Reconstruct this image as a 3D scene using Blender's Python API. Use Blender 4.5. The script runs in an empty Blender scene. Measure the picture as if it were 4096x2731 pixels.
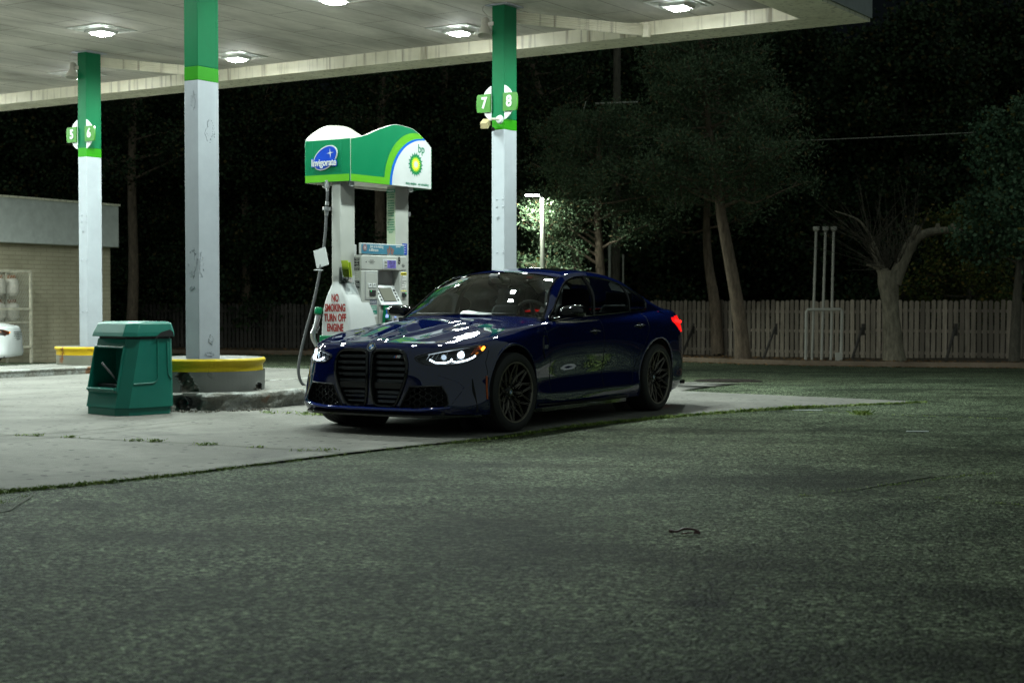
import bpy, bmesh, math, random
import numpy as np
from mathutils import Vector, Matrix, Quaternion
from mathutils.bvhtree import BVHTree
from mathutils.geometry import tessellate_polygon
random.seed(11)
SC = bpy.context.scene
COL = SC.collection
PI = math.pi
R = math.radians

# ------------------------------------------------------------------ objects
def empty(name, loc=(0, 0, 0), rz=0.0, label=None, cat=None, group=None):
    o = bpy.data.objects.new(name, None)
    COL.objects.link(o)
    o.location = loc
    o.rotation_euler = (0, 0, rz)
    o.empty_display_size = 0.2
    return tag(o, label, cat, group)

def tag(o, label=None, cat=None, group=None, kind=None):
    if label: o['label'] = label
    if cat: o['category'] = cat
    if group: o['group'] = group
    if kind: o['kind'] = kind
    return o

def copy_tree(o, parent=None):
    c = o.copy(); COL.objects.link(c)
    if parent is not None:
        c.parent = parent
    for ch in list(o.children):
        copy_tree(ch, c)
    return c

class MB:
    """collects shapes that end up as ONE mesh"""
    def __init__(s): s.v = []; s.f = []; s.mi = []; s.sm = []
    def add(s, vs, fs, m=0, smooth=False):
        b = len(s.v); s.v += [tuple(v) for v in vs]
        for f in fs:
            s.f.append(tuple(b + i for i in f)); s.mi.append(m); s.sm.append(smooth)
        return s
    def box(s, c, d, rz=0, m=0, M=None, taper=1.0, rx=0, ry=0):
        x, y, z = d[0] / 2, d[1] / 2, d[2] / 2
        p = []
        Rm = Matrix.Rotation(rz, 3, 'Z') @ Matrix.Rotation(ry, 3, 'Y') @ Matrix.Rotation(rx, 3, 'X')
        for k in (-1, 1):
            t = 1 if k < 0 else taper
            for a, b in ((-1, -1), (1, -1), (1, 1), (-1, 1)):
                q = Rm @ Vector((a * x * t, b * y * t, k * z)) + Vector(c)
                p.append(M @ q if M else q)
        return s.add(p, [(3, 2, 1, 0), (4, 5, 6, 7), (0, 1, 5, 4), (1, 2, 6, 5), (2, 3, 7, 6), (3, 0, 4, 7)], m)
    def tube(s, pts, r, n=10, m=0, caps=True, flat=None):
        pts = [Vector(p) for p in pts]
        rr = r if isinstance(r, (list, tuple)) else [r] * len(pts)
        vs = []; fs = []
        up = Vector((0, 0, 1)); prev = None
        for i, p in enumerate(pts):
            t = (pts[min(i + 1, len(pts) - 1)] - pts[max(i - 1, 0)])
            if t.length < 1e-9: t = Vector((0, 0, 1))
            t.normalize()
            if prev is None:
                a = up if abs(t.z) < .9 else Vector((1, 0, 0))
                u = t.cross(a).normalized()
            else:
                u = (prev - t * prev.dot(t))
                u = u.normalized() if u.length > 1e-6 else t.orthogonal().normalized()
            prev = u
            w = t.cross(u)
            for k in range(n):
                an = 2 * PI * k / n
                vs.append(p + (u * math.cos(an) + w * math.sin(an) * (flat or 1)) * rr[i])
        for i in range(len(pts) - 1):
            for k in range(n):
                a = i * n + k; b = i * n + (k + 1) % n
                fs.append((a, b, b + n, a + n))
        s.add(vs, fs, m, True)
        if caps:
            s.add([vs[k] for k in range(n)], [tuple(reversed(range(n)))], m)
            s.add([vs[(len(pts) - 1) * n + k] for k in range(n)], [tuple(range(n))], m)
        return s
    def lathe(s, prof, axis='Z', c=(0, 0, 0), n=24, m=0, closed=False, smooth=True, a0=0, a1=2 * PI):
        """prof: list of (radius, height)"""
        vs = []; full = abs(a1 - a0 - 2 * PI) < 1e-6
        N = n if full else n + 1
        for (r, h) in prof:
            for k in range(N):
                an = a0 + (a1 - a0) * k / n
                a, b = r * math.cos(an), r * math.sin(an)
                v = {'Z': (a, b, h), 'Y': (a, h, -b), 'X': (h, a, b)}[axis]
                vs.append((v[0] + c[0], v[1] + c[1], v[2] + c[2]))
        fs = []; L = len(prof)
        for i in range(L if closed else L - 1):
            j = (i + 1) % L
            for k in range(n):
                k2 = (k + 1) % N
                fs.append((i * N + k, i * N + k2, j * N + k2, j * N + k))
        return s.add(vs, fs, m, smooth)
    def prism(s, poly, z0, z1, m=0, M=None, top=True, bottom=True, smooth=False):
        n = len(poly)
        vs = [Vector((p[0], p[1], z0)) for p in poly] + [Vector((p[0], p[1], z1)) for p in poly]
        if M: vs = [M @ v for v in vs]
        fs = [(i, (i + 1) % n, n + (i + 1) % n, n + i) for i in range(n)]
        s.add(vs, fs, m, smooth)
        tri = tessellate_polygon([[Vector((p[0], p[1], 0)) for p in poly]])
        area = sum(poly[i][0] * poly[(i + 1) % n][1] - poly[(i + 1) % n][0] * poly[i][1] for i in range(n))
        T = []
        for t in tri:
            a = sum(poly[t[i]][0] * poly[t[(i + 1) % 3]][1] - poly[t[(i + 1) % 3]][0] * poly[t[i]][1] for i in range(3))
            T.append(t if a > 0 else tuple(reversed(t)))
        if top: s.add(vs[n:], T, m)
        if bottom: s.add(vs[:n], [tuple(reversed(t)) for t in T], m)
        return s
    def grid(s, P, m=0, smooth=True, flip=False, mask=None):
        """P array (a,b,3)"""
        a, b = len(P), len(P[0])
        fs = []
        for i in range(a - 1):
            for j in range(b - 1):
                if mask is not None and not mask[i][j]: continue
                f = (i * b + j, (i + 1) * b + j, (i + 1) * b + j + 1, i * b + j + 1)
                fs.append(tuple(reversed(f)) if flip else f)
        return s.add([P[i][j] for i in range(a) for j in range(b)], fs, m, smooth)
    def build(s, name, mats, parent=None, bevel=0, fix=True, sharp=40, M=None, seg=2):
        me = bpy.data.meshes.new(name)
        me.from_pydata(s.v, [], s.f)
        if not isinstance(mats, (list, tuple)): mats = [mats]
        for mm in mats: me.materials.append(mm)
        me.polygons.foreach_set('material_index', s.mi)
        me.polygons.foreach_set('use_smooth', s.sm)
        if M: me.transform(M)
        bm = bmesh.new(); bm.from_mesh(me)
        if fix:
            bmesh.ops.remove_doubles(bm, verts=bm.verts, dist=1e-5)
            bmesh.ops.recalc_face_normals(bm, faces=bm.faces)
        loose = [v for v in bm.verts if not v.link_faces]
        if loose: bmesh.ops.delete(bm, geom=loose, context='VERTS')
        if bevel:
            es = [e for e in bm.edges if len(e.link_faces) == 2 and e.calc_face_angle(0) > R(30)]
            if es:
                r = bmesh.ops.bevel(bm, geom=es, offset=bevel, segments=seg, affect='EDGES', clamp_overlap=True, profile=.6)
                for f in r['faces']: f.smooth = True
        else:
            for e in bm.edges:
                if len(e.link_faces) == 2 and e.calc_face_angle(0) > R(sharp): e.smooth = False
        bm.to_mesh(me); bm.free(); me.update()
        o = bpy.data.objects.new(name, me)
        COL.objects.link(o)
        if parent is not None: o.parent = parent
        return o

def pchip(xs, ys, xq):
    xs = np.asarray(xs, float); ys = np.asarray(ys, float); xq = np.asarray(xq, float)
    if ys.ndim == 1: ys = ys[:, None]; sq = True
    else: sq = False
    h = np.diff(xs)[:, None]; d = np.diff(ys, axis=0) / h
    m = np.zeros_like(ys)
    if len(xs) > 2:
        w1 = 2 * h[1:] + h[:-1]; w2 = h[1:] + 2 * h[:-1]
        with np.errstate(divide='ignore', invalid='ignore'):
            mm = (w1 + w2) / (w1 / d[:-1] + w2 / d[1:])
        mm[(d[:-1] * d[1:]) <= 0] = 0
        m[1:-1] = np.nan_to_num(mm)
    m[0] = d[0]; m[-1] = d[-1]
    i = np.clip(np.searchsorted(xs, xq, side='right') - 1, 0, len(xs) - 2)
    hh = h[i]; t = ((xq - xs[i])[:, None]) / hh
    y = (2 * t**3 - 3 * t**2 + 1) * ys[i] + (t**3 - 2 * t**2 + t) * hh * m[i] + (-2 * t**3 + 3 * t**2) * ys[i + 1] + (t**3 - t**2) * hh * m[i + 1]
    return y[:, 0] if sq else y

def catmull(xs, ys, xq):
    """smooth (C1) cubic with finite-difference tangents"""
    xs = np.asarray(xs, float); ys = np.asarray(ys, float); xq = np.asarray(xq, float)
    h = np.diff(xs)[:, None]; d = np.diff(ys, axis=0) / h
    m = np.zeros_like(ys)
    m[1:-1] = (d[:-1] * h[1:] + d[1:] * h[:-1]) / (h[1:] + h[:-1])
    m[0] = d[0]; m[-1] = d[-1]
    i = np.clip(np.searchsorted(xs, xq, side='right') - 1, 0, len(xs) - 2)
    hh = h[i]; t = ((xq - xs[i])[:, None]) / hh
    return (2 * t**3 - 3 * t**2 + 1) * ys[i] + (t**3 - 2 * t**2 + t) * hh * m[i] + (-2 * t**3 + 3 * t**2) * ys[i + 1] + (t**3 - t**2) * hh * m[i + 1]

def inpoly(x, y, poly):
    c = False; n = len(poly); j = n - 1
    for i in range(n):
        xi, yi = poly[i]; xj, yj = poly[j]
        if (yi > y) != (yj > y) and x < (xj - xi) * (y - yi) / (yj - yi) + xi: c = not c
        j = i
    return c

def smoothpoly(pts, n=8, closed=True):
    """catmull through 2D/3D points"""
    P = [Vector(p) for p in pts]; out = []; L = len(P)
    rng = range(L if closed else L - 1)
    for i in rng:
        if closed: a, b, c, d = P[(i - 1) % L], P[i], P[(i + 1) % L], P[(i + 2) % L]
        else: a, b, c, d = P[max(i - 1, 0)], P[i], P[i + 1], P[min(i + 2, L - 1)]
        for k in range(n):
            t = k / n
            out.append(.5 * ((2 * b) + (c - a) * t + (2 * a - 5 * b + 4 * c - d) * t * t + (3 * b - a - 3 * c + d) * t**3))
    if not closed: out.append(P[-1].copy())
    return out

# ------------------------------------------------------------------ text
def text_mesh(body, size=.1, depth=.0015, align='CENTER', sx=1.0, bold=0.0, spacing=1.0, line=1.0, shear=0.0):
    """returns (verts, faces) of extruded lettering lying in the XY plane, front facing +Z"""
    cu = bpy.data.curves.new('lettering', 'FONT')
    cu.body = body; cu.size = size; cu.extrude = depth; cu.align_x = align; cu.align_y = 'CENTER'
    cu.offset = bold; cu.space_character = spacing; cu.space_line = line; cu.resolution_u = 4; cu.shear = shear
    ob = bpy.data.objects.new('lettering', cu); COL.objects.link(ob)
    dg = bpy.context.evaluated_depsgraph_get()
    me = bpy.data.meshes.new_from_object(ob.evaluated_get(dg))
    vs = [(v.co.x * sx, v.co.y, v.co.z) for v in me.vertices]
    fs = [tuple(p.vertices) for p in me.polygons]
    bpy.data.objects.remove(ob); bpy.data.curves.remove(cu); bpy.data.meshes.remove(me)
    return vs, fs

def frame_M(origin, xdir, normal):
    """matrix whose local X -> xdir, local Z -> normal"""
    z = Vector(normal).normalized(); x = Vector(xdir); x = (x - z * x.dot(z)).normalized(); y = z.cross(x)
    M = Matrix((x, y, z)).transposed().to_4x4(); M.translation = Vector(origin)
    return M

def put(mb, geo, M, m=0, off=(0, 0)):
    vs, fs = geo
    mb.add([M @ Vector((v[0] + off[0], v[1] + off[1], v[2])) for v in vs], fs, m)
    return mb

# ------------------------------------------------------------------ materials
class NT:
    def __init__(s, name):
        s.mat = bpy.data.materials.new(name); s.mat.use_nodes = True
        s.t = s.mat.node_tree; s.t.nodes.clear()
        s.out = s.n('ShaderNodeOutputMaterial')
    def n(s, typ, **kw):
        nd = s.t.nodes.new(typ)
        for k, v in kw.items():
            if k.startswith('i_'):
                nd.inputs[k[2:].replace('_', ' ')].default_value = v
            elif k.startswith('x'):
                nd.inputs[int(k[1:])].default_value = v
            else: setattr(nd, k, v)
        return nd
    def l(s, a, b): s.t.links.new(a, b)
    def mix(s, fac, a, b, mode='MIX'):
        nd = s.n('ShaderNodeMix', data_type='RGBA', blend_type=mode)
        for sock, v in ((nd.inputs[0], fac), (nd.inputs[6], a), (nd.inputs[7], b)):
            if hasattr(v, 'is_linked') or hasattr(v, 'links'): s.l(v, sock)
            elif isinstance(v, (int, float)): sock.default_value = v
            else: sock.default_value = (*v, 1) if len(v) == 3 else v
        return nd.outputs[2]
    def ramp(s, fac, stops):
        nd = s.n('ShaderNodeValToRGB'); cr = nd.color_ramp
        while len(cr.elements) < len(stops): cr.elements.new(.5)
        for e, (p, c) in zip(cr.elements, stops):
            e.position = p; e.color = (c, c, c, 1) if isinstance(c, (int, float)) else (*c, 1)
        s.l(fac, nd.inputs[0]); return nd.outputs[0]
    def noise(s, scale, detail=3, rough=.55, vec=None, dist=0, out=0):
        nd = s.n('ShaderNodeTexNoise'); nd.inputs['Scale'].default_value = scale
        nd.inputs['Detail'].default_value = detail; nd.inputs['Roughness'].default_value = rough
        nd.inputs['Distortion'].default_value = dist
        if vec is not None: s.l(vec, nd.inputs['Vector'])
        return nd.outputs[out]
    def coord(s, which='Object', scale=None, rot=None, loc=None):
        c = s.n('ShaderNodeTexCoord').outputs[which]
        if scale or rot or loc:
            mp = s.n('ShaderNodeMapping')
            if scale: mp.inputs['Scale'].default_value = scale
            if rot: mp.inputs['Rotation'].default_value = rot
            if loc: mp.inputs['Location'].default_value = loc
            s.l(c, mp.inputs['Vector']); return mp.outputs[0]
        return c
    def math(s, op, a, b=0.0, clamp=False):
        nd = s.n('ShaderNodeMath', operation=op); nd.use_clamp = clamp
        for i, v in enumerate((a, b)):
            if hasattr(v, 'links'): s.l(v, nd.inputs[i])
            else: nd.inputs[i].default_value = v
        return nd.outputs[0]
    def bump(s, h, strength=.3, dist=.01):
        b = s.n('ShaderNodeBump'); b.inputs['Strength'].default_value = strength; b.inputs['Distance'].default_value = dist
        s.l(h, b.inputs['Height']); return b.outputs[0]
    def bsdf(s, col, rough=.5, metal=0.0, normal=None, **kw):
        b = s.n('ShaderNodeBsdfPrincipled')
        for k, v in (('Base Color', col), ('Roughness', rough), ('Metallic', metal)):
            if hasattr(v, 'links'): s.l(v, b.inputs[k])
            elif k == 'Base Color': b.inputs[k].default_value = (*v, 1)
            else: b.inputs[k].default_value = v
        for k, v in kw.items():
            b.inputs[k.replace('_', ' ')].default_value = v
        if normal is not None: s.l(normal, b.inputs['Normal'])
        s.l(b.outputs[0], s.out.inputs[0]); return b

def plain(name, col, rough=.5, metal=0, var=.12, scale=6, bump=0, **kw):
    """simple procedural material: base colour broken up by noise"""
    t = NT(name)
    co = t.coord('Object')
    n = t.noise(scale, 4, .6, co)
    lo = tuple(c * (1 - var) for c in col); hi = tuple(min(1, c * (1 + var)) for c in col)
    c = t.mix(t.ramp(n, [(.3, 0.0), (.7, 1.0)]), lo, hi)
    nr = t.bump(t.noise(scale * 12, 3, .6, co), bump, .004) if bump else None
    rr = t.math('MULTIPLY_ADD', n, rough * .35); rr.node.inputs[2].default_value = rough * .82
    t.bsdf(c, rr, metal, nr, **kw)
    return t.mat

def emis(name, col, strength):
    t = NT(name)
    e = t.n('ShaderNodeEmission'); e.inputs[0].default_value = (*col, 1); e.inputs[1].default_value = strength
    t.l(e.outputs[0], t.out.inputs[0]); return t.mat

def glassy(name, tint=(.8, .85, .85), ior=1.45, refl=1.0):
    t = NT(name)
    tr = t.n('ShaderNodeBsdfTransparent'); tr.inputs[0].default_value = (*tint, 1)
    gl = t.n('ShaderNodeBsdfGlossy'); gl.inputs['Roughness'].default_value = .01; gl.inputs[0].default_value = (refl, refl, refl, 1)
    fr = t.n('ShaderNodeFresnel'); fr.inputs[0].default_value = ior
    mx = t.n('ShaderNodeMixShader')
    t.l(fr.outputs[0], mx.inputs[0]); t.l(tr.outputs[0], mx.inputs[1]); t.l(gl.outputs[0], mx.inputs[2])
    t.l(mx.outputs[0], t.out.inputs[0]); return t.mat
LAMP_E = 440.0; STREET_E = 280.0; SKY_S = .02; EXPO = 0.2; FILL_E = .52
# ------------------------------------------------------------------ car materials
def paint(name, col, metal=.5, rough=.28, flake=True):
    t = NT(name); co = t.coord('Object')
    nrm = None
    n = t.noise(900, 1, .5, co)
    c = t.mix(t.ramp(n, [(.35, 0.0), (.75, 1.0)]), tuple(x * .75 for x in col), tuple(min(1, x * 1.35) for x in col)) if flake else col
    b = t.bsdf(c, rough, metal, None, Specular_IOR_Level=.0, Coat_Weight=1.0, Coat_Roughness=.01, Coat_IOR=1.7)
    dust = t.noise(2.5, 4, .6, co)
    r = t.math('MULTIPLY_ADD', dust, .016); r.node.inputs[2].default_value = 0.0
    t.l(r, b.inputs['Coat Roughness'])
    return t.mat
M_BLUE = paint('deep_blue_metallic_paint', (.0012, .0048, .045), .0, .5)
M_WHITE = paint('white_car_paint', (.62, .64, .64), 0, .4, False)
M_GLOSSBLK = plain('gloss_black_trim', (.006, .006, .007), .06, var=.05)
M_SLAT = plain('gloss_grille_slat_metal', (.07, .075, .085), .16, .85)
M_HANDLE = plain('satin_dark_handle', (.10, .105, .12), .22, .8)
M_MATBLK = plain('matte_black_plastic', (.012, .012, .013), .55, var=.2)
M_VOID = plain('black_interior_void', (.004, .004, .004), .9)
M_TYRE = plain('tyre_rubber', (.014, .014, .014), .7, var=.25, scale=20, bump=.15)
M_RIM = plain('dark_bronze_wheel_metal', (.22, .195, .165), .32, .7)
M_RIMBLK = plain('black_wheel_metal', (.012, .012, .012), .25, .6)
M_DISC = plain('brake_disc_steel', (.18, .18, .18), .35, .9)
M_CHROME = plain('bright_chrome', (.75, .76, .78), .08, 1, var=.03)
M_SILVER = plain('satin_silver_metal', (.5, .51, .52), .3, .9)
M_GLASS = glassy('windscreen_glass', (.62, .66, .64), 1.62)
M_DGLASS = glassy('tinted_side_glass', (.22, .24, .24), 1.5)
M_LENS = glassy('clear_lamp_lens', (.86, .9, .92), 1.45)
M_SEAM = plain('painted_gap_shadow', (.003, .003, .004), .8)  # near-black colour stands in for the shade inside gaps, slots and recesses
M_LED = emis('white_headlamp_light', (.80, .92, 1.0), 5)
M_LEDDIM = emis('white_daytime_light', (.6, .75, .9), .9)
M_AMBER = emis('amber_marker_light', (1.0, .27, .02), 6)
M_AMBERP = plain('amber_reflector', (.55, .10, .01), .3)
M_REDL = emis('red_tail_light', (1.0, .012, .01), 3)
M_REDP = plain('red_lamp_lens', (.35, .004, .006), .15, Emission_Color=(1, .01, .008, 1), Emission_Strength=.9)
M_SEAT = plain('dark_grey_seat_leather', (.05, .05, .052), .45, scale=14)
M_SEATL = plain('pale_grey_seat_leather', (.30, .30, .29), .5, scale=14)
M_DASH = plain('dashboard_plastic', (.02, .02, .021), .6)
M_ROUND_B = plain('badge_blue_enamel', (.02, .16, .5), .2)
M_ROUND_W = plain('badge_white_enamel', (.8, .8, .8), .2)
M_RED = plain('badge_red_enamel', (.5, .01, .01), .3)

# half-body rings: rows = stations round the car (nose centre -> flank -> tail centre), 7 rings from sill to shoulder
RINGS = [
 [(.780,0,.185),(.805,0,.25),(.815,0,.38),(.815,0,.52),(.805,0,.64),(.785,0,.715),(.745,0,.748)],
 [(.780,.22,.185),(.80,.23,.25),(.81,.22,.38),(.81,.22,.52),(.80,.22,.635),(.78,.21,.715),(.738,.20,.75)],
 [(.768,.44,.185),(.785,.45,.25),(.785,.44,.38),(.785,.43,.52),(.772,.42,.63),(.75,.41,.708),(.712,.39,.75)],
 [(.715,.67,.185),(.735,.69,.25),(.72,.68,.38),(.70,.67,.515),(.685,.66,.62),(.665,.64,.70),(.632,.60,.748)],
 [(.60,.815,.18),(.62,.835,.25),(.585,.82,.38),(.57,.815,.515),(.545,.805,.62),(.525,.775,.708),(.49,.72,.756)],
 [(.40,.885,.17),(.405,.905,.26),(.385,.905,.40),(.37,.905,.53),(.345,.885,.65),(.325,.845,.742),(.30,.785,.785)],
 [(0,.87,.17),(0,.91,.28),(0,.94,.45),(0,.95,.60),(0,.927,.715),(0,.878,.80),(0,.80,.838)],
 [(-.38,.875,.17),(-.38,.905,.27),(-.38,.905,.42),(-.38,.912,.58),(-.38,.897,.745),(-.38,.857,.84),(-.38,.80,.882)],
 [(-.78,.87,.165),(-.78,.885,.28),(-.78,.868,.42),(-.78,.885,.60),(-.78,.882,.77),(-.78,.848,.872),(-.78,.79,.922)],
 [(-1.3,.87,.165),(-1.3,.88,.285),(-1.3,.858,.43),(-1.3,.882,.62),(-1.3,.882,.79),(-1.3,.848,.892),(-1.3,.78,.945)],
 [(-1.9,.87,.165),(-1.9,.885,.285),(-1.9,.862,.43),(-1.9,.885,.63),(-1.9,.884,.80),(-1.9,.845,.912),(-1.9,.77,.965)],
 [(-2.45,.885,.17),(-2.45,.91,.27),(-2.45,.905,.42),(-2.45,.912,.62),(-2.45,.902,.81),(-2.45,.85,.93),(-2.45,.762,.985)],
 [(-2.86,.87,.17),(-2.86,.91,.28),(-2.86,.945,.45),(-2.86,.955,.65),(-2.86,.935,.815),(-2.86,.865,.943),(-2.86,.755,1.0)],
 [(-3.27,.87,.18),(-3.27,.90,.27),(-3.27,.905,.42),(-3.27,.915,.62),(-3.27,.90,.82),(-3.24,.83,.952),(-3.22,.742,1.006)],
 [(-3.58,.81,.2),(-3.60,.85,.27),(-3.60,.85,.42),(-3.60,.855,.62),(-3.60,.838,.82),(-3.58,.775,.957),(-3.56,.70,1.01)],
 [(-3.78,.68,.2),(-3.83,.72,.27),(-3.86,.725,.42),(-3.88,.715,.62),(-3.87,.695,.82),(-3.86,.65,.965),(-3.83,.58,1.012)],
 [(-3.84,.40,.2),(-3.90,.43,.27),(-3.94,.43,.42),(-3.965,.42,.62),(-3.96,.40,.82),(-3.945,.38,.97),(-3.91,.34,1.02)],
 [(-3.85,0,.2),(-3.91,0,.27),(-3.955,0,.42),(-3.985,0,.62),(-3.98,0,.82),(-3.965,0,.975),(-3.93,0,1.03)],
]
HOODX = [  # three further rings running inward over the bonnet (stations 0..8)
 [(.72,0,.756),(.69,0,.765),(.66,0,.773)], [(.70,.14,.765),(.64,.07,.778),(.585,0,.787)], [(.655,.27,.768),(.57,.13,.79),(.49,0,.803)],
 [(.55,.41,.778),(.46,.20,.81),(.37,0,.824)], [(.38,.49,.80),(.28,.24,.838),(.2,0,.852)], [(.19,.54,.83),(.10,.27,.868),(.03,0,.88)],
 [(-.06,.56,.873),(-.12,.28,.903),(-.17,0,.912)], [(-.36,.56,.913),(-.38,.28,.937),(-.40,0,.944)], [(-.76,.56,.953),(-.72,.28,.966),(-.68,0,.97)]]
DECKX = [  # inward over the boot lid (stations 13..17)
 [(-3.22,.53,1.012),(-3.22,.26,1.02),(-3.22,0,1.022)], [(-3.54,.50,1.018),(-3.5,.25,1.025),(-3.46,0,1.028)],
 [(-3.78,.42,1.022),(-3.7,.21,1.032),(-3.64,0,1.036)], [(-3.88,.24,1.034),(-3.83,.12,1.04),(-3.79,0,1.042)], [(-3.91,0,1.04),(-3.89,0,1.043),(-3.87,0,1.045)]]
WHEELS = {'f': (0.0, .335, .397), 'r': (-2.857, .338, .392)}
KIDNEY = [(.045, .688), (.17, .698), (.295, .692), (.345, .64), (.36, .53), (.325, .40), (.245, .25), (.15, .236), (.06, .245), (.035, .30), (.022, .45), (.024, .60)]
INTAKE = [(.385, .405), (.655, .415), (.70, .34), (.715, .27), (.66, .222), (.285, .222)]
HLIGHT = [(-.35, .64), (-.27, .592), (-.12, .583), (.05, .585), (.21, .602), (.38, .655), (.505, .733), (.40, .737), (.25, .728), (.08, .712), (-.1, .69), (-.25, .667)]
TLIGHT = [(-3.36, .90), (-3.40, .93), (-3.62, .945), (-3.86, .95), (-3.99, .90), (-3.99, .83), (-3.80, .80), (-3.62, .775), (-3.52, .80)]  # (x-y/4*0, z)

def fine(a, b, step): return max(2, int(round(abs(b - a) / step)))

def body_surface(step=.016, hood_detail=True):
    rings = np.array(RINGS)              # 18,7,3
    S = np.zeros(len(rings))
    for i in range(1, len(rings)): S[i] = S[i - 1] + np.linalg.norm(rings[i, 3] - rings[i - 1, 3])
    out = []
    def patch(i0, i1, extra, tcount):
        sq = np.unique(np.concatenate([np.linspace(S[i], S[i + 1], fine(S[i], S[i + 1], step) + 1) for i in range(i0, i1)]))
        cols = np.stack([catmull(S, rings[:, k], sq) for k in range(7)], 1)
        if extra is not None:
            ex = np.array(extra); Sx = S[i0:i1 + 1]
            cols = np.concatenate([cols, np.stack([catmull(Sx, ex[:, k], sq) for k in range(3)], 1)], 1)
        K = cols.shape[1]
        tq = np.unique(np.concatenate([np.linspace(k, k + 1, tcount + 1) for k in range(K - 1)]))
        G = np.stack([catmull(np.arange(K), cols[i], tq) for i in range(len(sq))], 0)
        return G, tq
    out.append(patch(0, 8, HOODX, 9))
    out.append(patch(8, 13, None, 9))
    out.append(patch(13, 17, DECKX, 9))
    G = out[0][0]
    if hood_detail:
        x = G[..., 0]; y = np.abs(G[..., 1]); t = out[0][1][None, :] * np.ones_like(x)
        def sm(v, a, b): q = np.clip((v - a) / (b - a), 0, 1); return q * q * (3 - 2 * q)
        yA = .075 + (.66 - x) * .19; yB = .30 + (.66 - x) * .16
        m = sm(t, 5.8, 6.3)
        rec = sm(y, yA, yA + .022) * (1 - sm(y, yB - .03, yB + .012)) * (1 - sm(x, .47, .50)) * sm(x, -.45, .15)
        dome = (1 - sm(y, yA - .01, yA + .03)) * sm(x, -.66, -.2) * (1 - sm(x, .60, .74))
        shoulder = np.exp(-((y - yB - .05) / .07)**2) * sm(x, -.6, 0) * (1 - sm(x, .5, .68))
        G[..., 2] += m * (-.012 * rec + .009 * dome + .008 * shoulder)
        # central V valley down to the badge
    return out

GH = [  # greenhouse: belt, mid, rail, rail-in, mid-top, centre
 [(-.80,.79,.922),(-.80,.782,.927),(-.79,.765,.935),(-.775,.72,.942),(-.70,.42,.958),(-.64,0,.968)],
 [(-1.0,.783,.930),(-.985,.765,.995),(-.965,.715,1.052),(-.95,.67,1.066),(-.89,.39,1.105),(-.85,0,1.12)],
 [(-1.25,.78,.943),(-1.21,.745,1.09),(-1.16,.645,1.198),(-1.145,.60,1.214),(-1.10,.34,1.258),(-1.07,0,1.278)],
 [(-1.45,.776,.95),(-1.43,.735,1.15),(-1.40,.60,1.302),(-1.39,.55,1.322),(-1.35,.31,1.357),(-1.33,0,1.372)],
 [(-1.62,.773,.956),(-1.61,.728,1.17),(-1.60,.585,1.338),(-1.60,.53,1.362),(-1.60,.29,1.396),(-1.60,0,1.41)],
 [(-1.9,.768,.965),(-1.9,.72,1.18),(-1.9,.575,1.355),(-1.9,.52,1.382),(-1.9,.28,1.417),(-1.9,0,1.43)],
 [(-2.2,.765,.975),(-2.2,.717,1.18),(-2.2,.573,1.348),(-2.2,.52,1.377),(-2.2,.28,1.414),(-2.2,0,1.427)],
 [(-2.5,.76,.987),(-2.5,.714,1.17),(-2.5,.578,1.318),(-2.5,.525,1.348),(-2.5,.29,1.388),(-2.5,0,1.402)],
 [(-2.80,.756,.998),(-2.79,.715,1.14),(-2.77,.59,1.262),(-2.77,.54,1.292),(-2.80,.31,1.335),(-2.82,0,1.35)],
 [(-3.08,.75,1.003),(-3.07,.716,1.09),(-3.05,.62,1.165),(-3.05,.58,1.185),(-3.08,.34,1.225),(-3.1,0,1.24)],
 [(-3.34,.735,1.007),(-3.33,.71,1.04),(-3.32,.655,1.072),(-3.32,.62,1.083),(-3.33,.38,1.112),(-3.34,0,1.125)],
 [(-3.56,.70,1.010),(-3.555,.69,1.014),(-3.55,.66,1.018),(-3.54,.63,1.021),(-3.52,.40,1.032),(-3.5,0,1.04)]]
DLO = [(-.86, .935), (-1.0, 1.03), (-1.13, 1.12), (-1.28, 1.21), (-1.45, 1.285), (-1.65, 1.322), (-1.92, 1.335), (-2.2, 1.325), (-2.45, 1.296), (-2.66, 1.25), (-2.86, 1.18), (-2.965, 1.115), (-2.95, 1.06), (-2.87, 1.012), (-2.4, .992), (-1.8, .972), (-1.3, .955)]

def greenhouse_surface(n=10):
    A = np.array(GH); sx = np.arange(len(A))
    sq = np.unique(np.concatenate([np.linspace(i, i + 1, n * 2 + 1) for i in range(len(A) - 1)]))
    cols = np.stack([catmull(sx, A[:, k], sq) for k in range(6)], 1)
    tq = np.unique(np.concatenate([np.linspace(k, k + 1, (16, 14, 4, 10, 12)[k] + 1) for k in range(5)]))
    G = np.stack([catmull(np.arange(6), cols[i], tq) for i in range(len(sq))], 0)
    return G, sq, tq

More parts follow.
